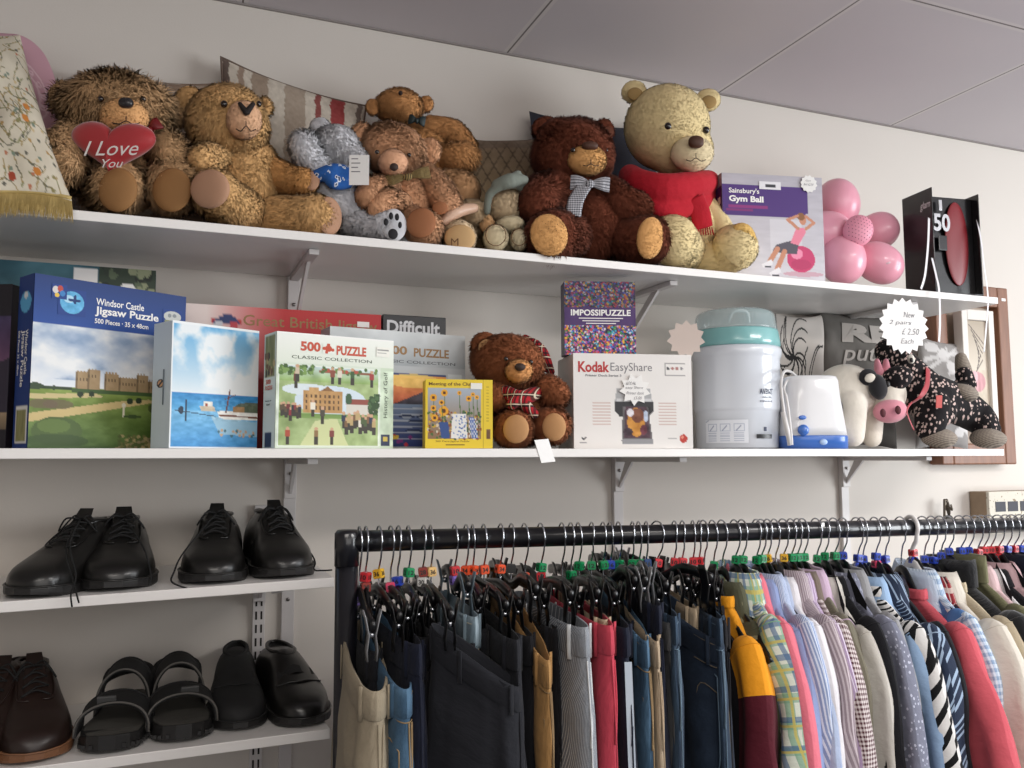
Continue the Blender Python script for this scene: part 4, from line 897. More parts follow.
# ================================================================== FLORAL DOORSTOP DOG
FL = fabric('floral black cotton', 'floral', '#191618', '#b7a39c', '#d8b9b2', s=.011); CK = fabric('grey check wool', 'gingham', '#5f564e', '#a89d90', s=.004)
def uvmesh(name, parts, m, parent, vox=.004, sm=6):
    V, Fc = remesh_geo(parts, vox, sm) if len(parts) > 1 else parts[0]
    uv = [((v.x-v.y*.9)*1., v.z+v.y*.4) for v in V]; return mesh(name, V, Fc, m, parent, uv=uv)
Yd = -.24; o = at(960, 447, Yd); o.z = S2(o.x)
t = thing('doorstop_dog', 'black floral fabric dog doorstop with red ribbon collar and grey feet', 'doorstop', o)
uvmesh('body', [limb([(889, 352, Yd+.03, 14), (905, 372, Yd, 19), (922, 392, Yd-.01, 23), (934, 408, Yd-.02, 21)]), limb([(930, 395, Yd-.02, 22), (955, 404, Yd, 20), (978, 418, Yd, 16), (988, 430, Yd, 12)]), limb([(932, 405, Yd-.05, 17), (930, 428, Yd-.055, 14)]), limb([(980, 415, Yd-.02, 13), (986, 432, Yd-.03, 12)]), limb([(958, 400, Yd, 14), (966, 380, Yd+.01, 8)])], FL, t)
uvmesh('muzzle', [blob(897, 378, Yd-.05, 15, 12, 14, 20)], FL, t)
for p_ in ((939, 438, Yd-.065), (988, 438.5, Yd-.045)): uvmesh('foot', [blob(p_[0], p_[1], p_[2], 17, 10, 15, -4)], CK, t)
uvmesh('saddle', [blob(962, 393, Yd-.040, 15, 9, 15, -14)], CK, t); uvmesh('tail', [limb([(966, 383, Yd+.01, 8), (963, 368, Yd+.01, 7.5), (961, 358, Yd+.01, 5.5)])], CK, t); 
uvmesh('tail_cuff', [limb([(967, 385, Yd, 8.8), (964, 375, Yd, 8.4)])], FL, t)
plain_part('eye', [blob(911, 359, Yd-.052, 3.6, 5, 3, 10, 3)], mat('ivory felt', '#d9d3c8', .8), t); plain_part('pupil', [blob(911.5, 360, Yd-.062, 1.8, 2.6, 1.5, 10, 2)], BK, t)
RR_ = mat('red ribbon', '#a3202c', .45, sheen=.3)
ribbon([at(928, 368, Yd-.05), at(927, 385, Yd-.075), at(920, 397, Yd-.085), at(910, 404, Yd-.06)], .008, 'collar', t, RR_); ribbon([at(912, 402, Yd-.07), at(907, 412, Yd-.08), at(914, 430, Yd-.08)], .0025, 'ribbon_tail', t, RR_)
bevbox('red_tag', Frame(at(936, 408, Yd-.098), (1, -.3, 0), (.1, 0, 1)), 0, .015, 0, .0015, 0, .03, mat('red card tag', '#c04a44', .5), t, bev=.0006)
c = at(904, 326, -.352); burst('price_sign', 'white round scalloped card handwritten £2.50 hanging in front of lettered cushion', c, .066, 19, PAPER, Frame(c, (1, -.15, 0)), [('New', .0, .3, .45, .2), ('2 pairs', -.6, .0, .9, .2), ('£ 2.50', -.1, -.3, .7, .22), ('Each', -.15, -.62, .5, .18)], depth=.14)
# small white price card hanging over the shelf edge
yc_ = -.3450; fr = Frame(at(541.5, 463, yc_), at(560, 461, yc_)-at(541.5, 463, yc_), at(533.5, 437.5, yc_)-at(541.5, 463, yc_))
o_ = bevbox('price_card', fr, 0, .029, 0, .0006, 0, .045, mat('bright card', '#f6f5f3', .5), bev=0); tag(o_, 'blank white price card hanging over the puzzle shelf edge below the tartan bear', 'price card')

# ================================================================== PICTURE FRAME
WOOD = None
n = NT('red brown wood'); tc = n.n('ShaderNodeTexCoord'); mp = n.n('ShaderNodeMapping'); mp.inputs['Scale'].default_value = (14, 14, 1.6); ns = n.n('ShaderNodeTexNoise'); ns.inputs['Scale'].default_value = 6; ns.inputs['Detail'].default_value = 8
n.l(tc.outputs['Object'], mp.inputs[0]); n.l(mp.outputs[0], ns.inputs[0]); n.col(n.mix(ns.outputs[0], lin('#5f3a28'), lin('#96664a'))); n.b.inputs['Roughness'].default_value = .45; WOOD = n.m
a = at(1014, 289, -.05); b = at(1010.5, 465, -.05); fr = Frame((0, -.05, 0), (1, 0, 0)); x1 = (a.x+b.x)/2; x0 = at(943, 460, -.05).x; z1, z0 = a.z, b.z+.002
t = thing('picture_frame', 'large brown wooden frame with narrow white framed picture at the shelf end', 'picture frame', ((x0+x1)/2, -.02, z0))
fw_ = .043
bevbox('frame_side', fr, x1-fw_, x1, .0, .045, z0, z1, WOOD, t, .004); bevbox('frame_side', fr, x0, x0+fw_, .0, .045, z0, z1, WOOD, t, .004)
bevbox('frame_rail', fr, x0+fw_, x1-fw_, .0, .045, z0, z0+.06, WOOD, t, .004); bevbox('frame_rail', fr, x0+fw_, x1-fw_, .0, .045, z1-.06, z1, WOOD, t, .004)
bevbox('backing', fr, x0+fw_, x1-fw_, .03, .04, z0+.06, z1-.06, mat('pale mount', '#b9a898', .7), t, 0)
xa, xb = at(964, 360, -.08).x, at(996, 360, -.08).x; za, zb_ = at(980, 430, -.08).z, at(980, 310, -.08).z
iw = .022; fi = Frame((0, -.08, 0))
for q_ in ((xa, xa+iw, za, zb_), (xb-iw, xb, za, zb_), (xa+iw, xb-iw, za, za+.03), (xa+iw, xb-iw, zb_-.03, zb_)): bevbox('inner_frame', fi, q_[0], q_[1], 0, .03, q_[2], q_[3], mat('ivory paint', '#d6d0c8', .5), t, .002)
P = Paint(40, 110, '#c9bba8'); P.grad(0, .5, '#a89a88', '#cfc4b4'); 
for k in range(8): P.line(.2+.08*k, .05+.05*k, .9-.07*k, .25+.04*k, .015, '#4a3f3a', .8)
P.ell(.5, .62, .35, .1, '#c48f93'); P.ell(.35, .57, .15, .06, '#d9a9ad'); P.mott(.5, 1, .1, 8, 3)
panel('picture', P, lambda p_, q_: Vector((xa+iw+(xb-xa-2*iw)*p_, -.07, za+.03+(zb_-za-.06)*q_)), PM, t)
V, Fc = [], []; bevbox('label_sticker', fr, x1-.028, x1-.012, -.001, 0, z1-.04, z1-.032, WT, t, 0)

# ================================================================== PAINTED WALL CRATE & FIGURINE
n = NT('distressed white wood'); tc = n.n('ShaderNodeTexCoord'); ns = n.n('ShaderNodeTexNoise'); ns.inputs['Scale'].default_value = 90; ns.inputs['Detail'].default_value = 6; n.l(tc.outputs['Object'], ns.inputs[0])
n.col(n.mix(n.math('GREATER_THAN', ns.outputs[0], .62), lin('#cfc9bb'), lin('#8f7f68'))); n.b.inputs['Roughness'].default_value = .8; DW = n.m
RAWW = mat('raw wood', '#94806a', .8, var=.2, scale=40)
Yb = -.06; a = at(987, 492, Yb); zt_ = a.z; zl = at(987, 534, Yb).z; x0 = a.x; x1 = x0+.42; fr = Frame((0, Yb, 0))
t = thing('wall_cabinet', 'distressed white painted wooden wall cabinet with dark name slots', 'cabinet', ((x0+x1)/2, -.04, zl))
bevbox('carcass', fr, x0, x1, +.004, .058, zl, zt_, RAWW, t, .002); bevbox('front_board', fr, x0-.001, x1+.001, -.006, .004, zl-.001, zt_+.001, DW, t, .002)
for k in range(4):
    xx = at(993.5+k*0, 506, Yb).x+k*.050; bevbox('slot', fr, xx, xx+.040, -.0072, -.006, zt_-.056, zt_-.028, mat('slot dark', '#2f2f38', .6), t, 0)
BRZ = mat('aged bronze', '#5d554c', .35, metal=.8)
c = at(947, 522, -.03); t = thing('wall_hook', 'small bronze figurine wall hook beside the painted cabinet', 'hook', c)
plain_part('figure', [limb([(944.5, 500, -.03, 1.3), (944.5, 518, -.03, 1.3)]), limb([(947, 502, -.03, 1.6), (948, 508, -.035, 2.2), (949, 514, -.03, 1.5)]), blob(946.5, 500.5, -.03, 1.7, 1.9), limb([(948, 506, -.04, 1), (952, 510, -.05, 1.1), (951, 505, -.05, .9)])], BRZ, t, .0012, 2)
plain_part('pedestal', [blob(948, 519, -.025, 4.2, 4, 4, 0, 3, pw=.7)], mat('dark bronze', '#2b2928', .5), t)
# ================================================================== PLUSH BEARS
NOSE = mat('nose velour', '#3a2a24', .7); EYE = mat('glossy eye', '#1b0f0a', .12, coat=.6)
def fr_(name, parts, m, parent, ln=.010, dens=110000, vox=.006, seed=0, sm=4, **k):
    V, Fc = remesh_geo(parts, vox, sm) if len(parts) > 1 else parts[0]
    return furry(name, V, Fc, m, parent, ln, dens, seed=seed, **k)
def root(name, label, u, v, Y, S, cat='teddy bear', group=None):
    p = at(u, v, Y); return thing(name, label, cat, (p.x, Y, S(p.x)), group)
def pad(u, v, Y, ru, rv, c, parent, deg=0, yaw=0, name='paw_pad', rd=None, tilt=0, label=None):
    V, Fc = blob(u, v, Y, ru, rv, rd or min(ru, rv)*.35, deg, 3, yaw=yaw, tilt=tilt); return mesh(name, V, Fc, c, parent, label=label)
def smile(u, v, Y, w, parent, drop=3, m=None):
    s = px(u, Y); P = [at(u-w, v+drop*.6, Y+.006), at(u-w*.5, v+drop, Y), at(u, v, Y-.002), at(u+w*.5, v+drop, Y), at(u+w, v+drop*.6, Y+.006)]
    tube('mouth_stitch', smooth_path(P, 5), .0009, m or mat('mouth thread', '#2a1a14', .8), parent, n=5); tube('mouth_stitch', [at(u, v, Y-.002), at(u, v-5, Y-.001)], .0009, m or mat('mouth thread', '#2a1a14'), parent, n=5)
def bow(u, v, Y, w, h, m, parent, name='bow', deg=0, tails=0):
    b_ = thing_empty(name, parent, at(u, v, Y)); s = px(u, Y); R = irot(deg)
    for sg in (-1, 1):
        V, Fc, UV = [], [], []
        for i in range(9):
            x = i/8
            for k in range(13):
                a = 2*pi*k/12; hh = h*(.25+.75*sin(x*pi*.55))*.5; V.append(at(u, v, Y)+R @ Vector((sg*x*w*.5*s, -(.25+.75*sin(pi*x))*.006+cos(a)*.003, sin(a)*hh*s))); UV.append((x*w*s, a*.01))
        for i in range(8):
            for k in range(12): Fc.append((i*13+k, i*13+k+1, (i+1)*13+k+1, (i+1)*13+k))
        mesh('bow_loop', V, Fc, m, b_, uv=UV)
        if tails:
            P = [at(u, v, Y)+R @ Vector((sg*.1*w*s, 0, -h*.1*s)), at(u, v, Y)+R @ Vector((sg*.22*w*s, -.006, -tails*.5*s)), at(u, v, Y)+R @ Vector((sg*.30*w*s, -.004, -tails*s))]
            V, Fc = tube_geo(smooth_path(P, 4), h*.28*s, n=8, r2=.0012, side=R @ Vector((1, 0, 0))); mesh('bow_tail', V, Fc, m, b_, uv=[(v_.x, v_.z) for v_ in V])
    V, Fc = sph_geo(at(u, v, Y-.006), (w*.11*s, .006, h*.28*s), R, 3); mesh('knot', V, Fc, m, b_, uv=[(v_.x, v_.z) for v_ in V])
    return b_
def thing_empty(name, parent, loc):
    o = bpy.data.objects.new(name, None); o.empty_display_size = .01; COL.objects.link(o); o.parent = parent; o.matrix_parent_inverse = parent_world(parent).inverted(); o.location = loc; return o

# ---- 1. heart bear
Y = -.20; fm = fur_mat('honey brown long', '#4f3a26', '#b3906a'); pdm = mat('tan suede', '#9a6f42', .8, var=.12, scale=25)
t = root('teddy_bear', 'shaggy tan teddy bear hugging a red heart cushion', 120, 210, Y, S1)
fr_('body', [blob(118, 175, Y+.01, 42, 38, 32)], fm, t, .014, seed=1)
h = fr_('head', [blob(117, 110, Y-.01, 54, 38, 36), blob(120, 92, Y-.005, 34, 20, 24)], fm, t, .018, 120000, seed=2)
for u, v in ((62, 98), (171, 112)): fr_('ear', [blob(u, v, Y+.02, 13, 17, 7)], fm, h, .012, seed=3)
fr_('muzzle', [blob(124, 118, Y-.065, 25, 20, 18)], fur_mat('short tan', '#7d5a38', '#b98d60'), h, .003, 130000, seed=4)
V, Fc = blob(126, 103, Y-.098, 7.5, 5.5, 5, 0, 3, pw=.85); mesh('nose', V, Fc, mat('grey black nose', '#2c2a2c', .3), h); smile(126, 121, Y-.104, 14, h, 3)
for u in (101, 143): V, Fc = blob(u, 99, Y-.078, 3.2, 3.2, 3, 0, 2); mesh('eye', V, Fc, EYE, h)
fr_('arm', [limb([(82, 135, Y-.0, 19), (66, 150, Y-.03, 22), (62, 166, Y-.05, 22)])], fm, t, .015, seed=5)
fr_('arm', [limb([(150, 138, Y, 18), (168, 150, Y-.03, 20), (172, 160, Y-.04, 20)])], fm, t, .015, seed=6)
for u, sd in ((117, 7), (171, 8)):
    lg = fr_('leg', [limb([(u-2, 186, Y, 24), (u, 188, Y-.05, 26)]), blob(u, 185, Y-.06, 27, 28, 16)], fm, t, .013, seed=sd)
    pad(u+1, 190, Y-.098, 20, 23, pdm, lg, name='foot_pad')
RED = mat('red velour', '#a8161e', .6, sheen=.6, var=.08, scale=20)
V, Fc = [], []; s = px(113, Y-.09); cc = at(113, 146, Y-.085); R = irot(-3); nn, mm = 64, 12      # heart cushion
for j in range(mm+1):
    ph = pi*j/mm
    for i in range(nn):
        a = 2*pi*i/nn; hx = 16*sin(a)**3/16; hy = (13*cos(a)-5*cos(2*a)-2*cos(3*a)-cos(4*a))/16; r = sin(ph)**.6
        V.append(cc+R @ Vector((hx*43*s*r, -cos(ph)*.020, (hy*30+2)*s*r)))
for j in range(mm):
    for i in range(nn): Fc.append((j*nn+i, j*nn+(i+1) % nn, (j+1)*nn+(i+1) % nn, (j+1)*nn+i))
hc = mesh('heart_cushion', V, Fc, RED, t)
f_ = Frame(at(84, 156, Y-.112), R @ Vector((1, 0, .06)), Vector((0, 0, 1)))
text('I Love', f_, 0, 0, .088, .024, mat('white embroidery', '#e9e3df', .7), hc, bold=.0, shear=.35, y=-.001, name='embroidered_words'); text('You', f_, .030, -.020, .034, .014, mat('white embroidery', '#e9e3df'), hc, bold=0, shear=.35, y=-.001, name='embroidered_words')
bow(150, 130, Y-.07, 26, 14, mat('dark red ribbon', '#6f1418', .5), t, deg=35)

# ---- 2. golden bear with raised muzzle
Y = -.19; fm = fur_mat('golden', '#7f5e36', '#cda472'); pdm = mat('pinkish suede', '#b98e72', .8, var=.08, scale=25)
t = root('teddy_bear', 'golden teddy bear looking up with pale pink foot pads', 245, 225, Y, S1)
fr_('body', [blob(246, 178, Y, 36, 46, 30)], fm, t, .008, seed=11)
h = fr_('head', [blob(226, 122, Y-.02, 40, 38, 34, 10), blob(242, 128, Y-.03, 27, 30, 28)], fm, t, .008, 150000, seed=12)
for u, v in ((189, 100), (266, 106)):
    e = fr_('ear', [blob(u, v, Y if u < 200 else Y+.03, 14 if u < 200 else 6, 15 if u < 200 else 10, 6, 15)], fm, h, .007, seed=13)
fr_('muzzle', [blob(244, 120, Y-.082, 18, 20, 14, 5)], fur_mat('peach velour', '#9a7658', '#c9a080'), h, .0025, 130000, seed=14)
V, Fc = join_geo([limb([(240, 104, Y-.108, 2.2), (246, 112, Y-.112, 3.2)]), limb([(253, 104, Y-.108, 2.2), (247, 112, Y-.112, 3.2)])]); mesh('nose', V, Fc, mat('black wool nose', '#1f1614', .8), h)
smile(246, 126, Y-.112, 10, h, 5)
V, Fc = blob(224, 104, Y-.088, 3.6, 3.8, 3, 0, 3); mesh('eye', V, Fc, EYE, h)
V, Fc = blob(259, 104, Y-.075, 2.5, 3.4, 3, 0, 3); mesh('eye', V, Fc, EYE, h)
a_ = fr_('arm', [limb([(222, 160, Y-.02, 14), (208, 158, Y-.06, 16), (203, 160, Y-.08, 15)])], fm, t, .007, seed=15)
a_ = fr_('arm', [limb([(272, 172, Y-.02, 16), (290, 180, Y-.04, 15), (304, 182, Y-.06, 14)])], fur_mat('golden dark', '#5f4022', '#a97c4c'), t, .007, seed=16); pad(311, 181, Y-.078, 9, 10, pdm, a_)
l_ = fr_('leg', [limb([(248, 212, Y-.02, 22), (228, 203, Y-.07, 24), (216, 194, Y-.10, 25)])], fm, t, .007, seed=17); pad(210, 189, Y-.150, 23, 20, pdm, l_, deg=-20, yaw=-15, name='foot_pad')
l_ = fr_('leg', [limb([(268, 216, Y-.01, 22), (296, 217, Y-.05, 21), (315, 217, Y-.07, 23)])], fm, t, .007, seed=18); pad(329, 216, Y-.095, 14, 20, pdm, l_, deg=0, yaw=35, name='foot_pad')

# ---- 3. grey frosted bear lying on its side, blue scarf, price ticket
Y = -.20; fm = fur_mat('frosted grey', '#6a6a70', '#d3d3d6')
t = root('teddy_bear', 'frosted grey teddy bear slumped over wearing a blue patterned scarf', 350, 240, Y, S1)
fr_('body', [limb([(330, 185, Y-.02, 22), (345, 205, Y-.02, 24), (360, 220, Y-.02, 20)])], fm, t, .009, seed=21)
h = fr_('head', [blob(336, 148, Y-.02, 25, 24, 22), blob(352, 160, Y-.04, 16, 16, 15)], fm, t, .009, seed=22)
fr_('ear', [blob(320, 127, Y, 10, 10, 5)], fm, h, .008, seed=23)
a_ = fr_('arm', [limb([(322, 172, Y-.03, 14), (310, 158, Y-.04, 16), (304, 146, Y-.04, 15)])], fm, t, .009, seed=24)
l_ = fr_('leg', [limb([(352, 222, Y-.03, 15), (372, 226, Y-.06, 15), (386, 226, Y-.08, 17)])], fm, t, .008, seed=25)
pw_ = mat('black paw print', '#1d1c20', .8)
wp = pad(394, 225, Y-.105, 13, 17, mat('white plush pad', '#d2d2d6', .9), l_, yaw=15, name='foot_pad')
for u, v, a, b in ((393, 234, 5, 5.5), (386, 222, 2.4, 3.8), (391, 216, 2.2, 3.8), (397, 217, 2.2, 3.8), (400, 225, 2, 3.4)): pad(u, v, Y-.124, a, b, pw_, wp, name='paw_print', rd=1.6, yaw=15)
l_ = fr_('leg', [limb([(372, 236, Y-.02, 11), (408, 240, Y-.05, 12)])], fm, t, .007, seed=26); 
for u, v, a, b in ((418, 243, 4, 4), (411, 238, 1.8, 2.5), (416, 236, 1.8, 2.5)): pad(u, v, Y-.078, a, b, pw_, l_, name='paw_print', rd=2)
SCF = fabric('blue scarf print', 'floral', '#2c5fa8', '#cfd6e2', '#1b2c5a', s=.012)
V, Fc = remesh_geo([limb([(318, 176, Y-.065, 7), (334, 172, Y-.075, 9), (350, 174, Y-.07, 8)]), limb([(326, 172, Y-.07, 6), (334, 182, Y-.08, 8), (348, 184, Y-.07, 5)])], .003, 3); mesh('scarf', V, Fc, SCF, t, uv=[(v.x, v.z) for v in V])
fr = Frame(at(349, 185, Y-.10), (1, -.4, 0), (.0, 0, 1)); o_ = bevbox('price_ticket', fr, 0, .036, 0, .0006, 0, .056, PAPER, t, 0)
for k in range(4): bevbox('ticket_line', fr, .004, .016+.004*(k % 2), -.0006, -.0001, .048-k*.008, .0495-k*.008, INK, o_, 0)

# ---- 4. orange brown bear facing away at the back
Y = -.10; fm = fur_mat('russet orange', '#5a3a20', '#a97a4e')
t = root('teddy_bear', 'orange brown teddy bear turned away at the back, dark bow at neck', 420, 200, Y, S1)
fr_('body', [blob(414, 165, Y, 40, 46, 24)], fm, t, .008, seed=31)
h = fr_('head', [blob(399, 107, Y, 25, 18, 22), blob(400, 98, Y-.02, 12, 9, 9)], fm, t, .007, seed=32)
for u, v in ((373, 107), (426, 104)): fr_('ear', [blob(u, v, Y, 7.5, 8.5, 5)], fm, h, .006, seed=33)
V, Fc = blob(400.5, 93, Y-.055, 2.3, 2.6, 2, 0, 2); mesh('stitched_mark', V, Fc, mat('mouth thread', '#2a1a14'), h)
bow(417, 121, Y-.055, 17, 11, mat('dark teal ribbon', '#1b2b2c', .5), t, deg=-10)
fr_('arm', [limb([(430, 128, Y-.02, 12), (452, 133, Y-.03, 14), (466, 148, Y-.05, 12)])], fm, t, .008, seed=34)
fr_('leg', [limb([(435, 156, Y-.02, 13), (455, 158, Y-.06, 15), (464, 156, Y-.06, 15)])], fm, t, .009, seed=35)
fr_('leg', [limb([(452, 186, Y-.05, 18), (462, 190, Y-.07, 18), (463, 200, Y-.07, 14)])], fur_mat('peach fluffy', '#8a5f3c', '#c9a077'), t, .011, seed=36)

# ---- 5. tan bear with striped bow
Y = -.20; fm = fur_mat('rosy tan', '#6d4a34', '#b38868'); pdm = mat('rust suede', '#9c6440', .8, var=.08)
t = root('teddy_bear', 'rosy tan teddy bear with gold striped bow in the middle of the group', 410, 240, Y, S1)
fr_('body', [blob(408, 198, Y, 28, 32, 24)], fm, t, .007, seed=41)
h = fr_('head', [blob(393, 149, Y-.03, 33, 26, 28, -8)], fm, t, .008, 150000, seed=42)
for u, v in ((361, 136), (429, 151)): e = fr_('ear', [blob(u, v, Y-.02, 12, 14, 6, -10)], fm, h, .007, seed=43)
fr_('muzzle', [blob(393, 163, Y-.075, 15, 14, 13)], fur_mat('short rosy tan', '#86604a', '#bd9274'), h, .003, 130000, seed=44)
V, Fc = blob(394, 167, Y-.112, 4.5, 4, 3.5, 0, 3); mesh('nose', V, Fc, NOSE, h)
for u, v in ((377, 152), (409, 155)): V, Fc = blob(u, v, Y-.086, 2.3, 2.4, 2, 0, 2); mesh('eye', V, Fc, EYE, h)
bow(408, 177, Y-.085, 46, 13, fabric('gold stripe ribbon', 'stripe', '#a48c5c', '#2c2a20', s=.004), t, deg=12)
a_ = fr_('arm', [limb([(392, 190, Y-.03, 11), (376, 188, Y-.06, 13), (368, 196, Y-.07, 13)])], fm, t, .007, seed=45)
a_ = fr_('arm', [limb([(424, 176, Y-.02, 14), (440, 192, Y-.04, 16), (448, 204, Y-.06, 14)])], fm, t, .007, seed=46); pad(440, 208, Y-.095, 8, 7, pdm, a_)
l_ = fr_('leg', [limb([(398, 205, Y-.04, 15), (386, 202, Y-.07, 14), (379, 210, Y-.08, 12)])], fm, t, .006, seed=47)
l_ = fr_('leg', [limb([(406, 218, Y-.03, 15), (418, 226, Y-.07, 18), (424, 228, Y-.085, 19)])], fm, t, .006, seed=48); pad(421, 223, Y-.118, 15, 16, mat('rust suede', '#9c6440'), l_, deg=-25, name='foot_pad')

# ---- 6. cream small bear with embroidered foot
Y = -.21; fm = fur_mat('cream', '#8f7458', '#e0c8a4')
t = root('teddy_bear', 'small cream teddy bear lying down with letter M on its foot', 465, 248, Y, S1)
fr_('body', [blob(462, 222, Y+.03, 26, 20, 20)], fm, t, .006, seed=51)
h = fr_('head', [blob(474, 214, Y, 18, 14, 15, -10)], fm, t, .006, seed=52)
fr_('ear', [blob(487, 224, Y-.02, 8, 12, 5, 20)], fur_mat('peach ear', '#a87c52', '#d9ae80'), h, .004, seed=53)
l_ = fr_('leg', [limb([(458, 236, Y-.01, 14), (459, 237, Y-.06, 17)])], fm, t, .006, seed=54); fp = pad(460, 238, Y-.095, 16, 14, mat('cream velour', '#c9a474', .85), l_, name='foot_pad')
text('M', Frame(at(451, 246, Y-.108), (1, -.4, 0)), 0, 0, .014, .014, mat('brown embroidery', '#6d4a2c', .8), fp, bold=0, y=-.002, name='embroidered_letter')
fr_('leg', [limb([(440, 218, Y, 10), (447, 214, Y-.04, 11)])], fm, t, .006, seed=55)
V, Fc = remesh_geo([limb([(444, 222, Y-.06, 5), (456, 212, Y-.06, 7), (474, 208, Y-.05, 5)])], .003, 3); mesh('satin_ribbon', V, Fc, mat('peach satin', '#d0ab92', .4), t)

# ---- 7. bunny with sage green hood
Y = -.20; fm = fur_mat('oatmeal', '#7f6a50', '#c9b596'); SG = fabric('sage velour', 'plain', '#7c8279')
t = root('plush_bunny', 'oatmeal plush bunny lying down with sage green folded ears', 508, 250, Y, S1, 'soft toy')
fr_('head', [blob(507, 207, Y-.03, 20, 18, 18)], fm, t, .006, 140000, seed=61)
V, Fc = remesh_geo([limb([(487, 212, Y-.05, 3.5), (490, 194, Y-.06, 4.5), (505, 185, Y-.075, 5), (521, 188, Y-.06, 4), (527, 206, Y-.05, 3.5)]), limb([(497, 185, Y-.07, 6), (510, 181, Y-.08, 8), (524, 180, Y-.07, 5)]), limb([(510, 180, Y-.08, 5), (518, 174, Y-.07, 4)])], .003, 2); mesh('hood', V, Fc, SG, t, uv=[(v.x, v.z) for v in V])
fr_('body', [blob(508, 238, Y-.01, 26, 18, 20)], fur_mat('ivory short', '#a59374', '#dccfae'), t, .004, seed=62)
for u, v, a, b in ((496, 238, 13, 14), (519, 240, 10, 11)): 
    l_ = fr_('foot', [blob(u, v, Y-.07, a, b, 10)], fur_mat('ivory short', '#a59374', '#dccfae'), t, .003, seed=63)
    tube('pad_outline', [at(u, v, Y-.07)+irot() @ Vector((a*.75*px(u, Y)*cos(k*.4), -11*px(u, Y), b*.75*px(u, Y)*sin(k*.4))) for k in range(16)], .0008, mat('brown embroidery', '#6d4a2c'), l_, n=5, closed=True)
fr_('foot', [blob(510, 224, Y-.06, 14, 8, 10, 8)], fur_mat('ivory short', '#a59374', '#dccfae'), t, .004, seed=64)

# ---- 8. dark chestnut bear with gingham bow
Y = -.20; fm = fur_mat('chestnut', '#1c0d08', '#663524'); pdm = fur_mat('amber velour', '#855f3a', '#b98c58')
t = root('teddy_bear', 'dark chestnut teddy bear with black and white gingham bow', 590, 262, Y, S1)
fr_('body', [blob(592, 222, Y, 38, 40, 30)], fm, t, .009, 120000, seed=71)
h = fr_('head', [blob(573, 155, Y-.02, 42, 37, 34), blob(560, 140, Y-.01, 24, 22, 24)], fm, t, .010, 140000, seed=72)
for u, v in ((546, 128), (605, 130)):
    e = fr_('ear', [blob(u, v, Y, 14 if u < 580 else 9, 12, 6, 10)], fm, h, .008, seed=73); pad(u+2, v+2, Y-.02, 7, 6, mat('ear lining', '#6a3a26', .85), e, name='inner_ear')
fr_('muzzle', [blob(587, 160, Y-.088, 19.5, 15.5, 14, 0)], pdm, h, .003, 150000, seed=74)
V, Fc = blob(590, 146, Y-.112, 8.5, 4.5, 5, 0, 3, pw=.85); mesh('nose', V, Fc, mat('brown velour nose', '#4f2f20', .6), h); smile(591, 164, Y-.124, 8, h, 2)
for u, v in ((573, 150), (606, 150)): V, Fc = blob(u, v, Y-.10 if u < 590 else Y-.085, 2.6, 2.6, 2, 0, 2); mesh('eye', V, Fc, EYE, h)
gb_ = fabric('gingham ribbon', 'gingham', '#d5d5da', '#2c2e3c', s=.0045)
bow(590, 184, Y-.095, 40, 16, gb_, t, deg=-4); V, Fc = tube_geo(smooth_path([at(584, 186, Y-.10), at(576, 200, Y-.105), at(573, 216, Y-.10)], 5), .016, n=8, r2=.001, side=irot() @ Vector((1, 0, .2))); mesh('bow_tail', V, Fc, gb_, t, uv=[(v_.x-v_.y, v_.z) for v_ in V])
fr_('arm', [limb([(560, 185, Y-.02, 18), (542, 195, Y-.05, 20), (536, 204, Y-.07, 19)])], fm, t, .010, seed=75)
fr_('arm', [limb([(606, 192, Y-.02, 18), (622, 204, Y-.05, 19), (634, 208, Y-.06, 18)])], fm, t, .010, seed=76)
l_ = fr_('leg', [limb([(565, 235, Y-.03, 25), (551, 236, Y-.09, 27)])], fm, t, .009, seed=77); fr_('foot_pad', [blob(549, 235, Y-.128, 19, 22, 7, 12)], pdm, l_, .002, 130000, seed=79)
l_ = fr_('leg', [limb([(620, 236, Y-.02, 22), (640, 240, Y-.07, 25), (646, 240, Y-.085, 25)])], fm, t, .009, seed=78); fr_('foot_pad', [blob(650, 238, Y-.125, 14, 22, 7, -10, yaw=12)], pdm, l_, .002, 130000, seed=80)

# ---- 9. large honey yellow bear (plain generic teddy) in red
Y = -.19; fm = fur_mat('honey yellow', '#d8bd84', '#eed9a6'); RK = fabric('red jersey', 'plain', '#b3202e')
t = root('teddy_bear', 'largest teddy bear, honey yellow plush with red at its neck, beside the gym ball carton', 680, 270, Y, S1)
fr_('body', [blob(684, 232, Y, 34, 38, 32)], fm, t, .003, 60000, seed=81)
h = fr_('head', [blob(667, 128, Y-.02, 44, 44, 40), blob(680, 150, Y-.035, 34, 28, 30)], fm, t, .003, 60000, seed=82)
for u, v in ((634, 92), (708, 100)):
    e = fr_('ear', [blob(u, v, Y, 13, 12, 7, 10)], fm, h, .003, 60000, seed=83); pad(u+1, v+2, Y-.018, 8, 7, mat('ear lining tan', '#a88a58', .85), e, name='inner_ear')
fr_('muzzle', [blob(692, 154, Y-.10, 22, 18, 18)], fur_mat('pale honey', '#dcc498', '#eeddb6'), h, .002, 60000, seed=84)
V, Fc = blob(696, 142, Y-.142, 8, 6.5, 5, 0, 3, pw=.85); mesh('nose', V, Fc, mat('brown velour nose', '#4f2f20'), h); smile(696, 158, Y-.152, 10, h, 3)
for u, v in ((668, 126), (706, 130)): V, Fc = blob(u, v, Y-.118 if u < 690 else Y-.10, 3.6, 3.8, 3, 0, 3); mesh('eye', V, Fc, EYE, h)
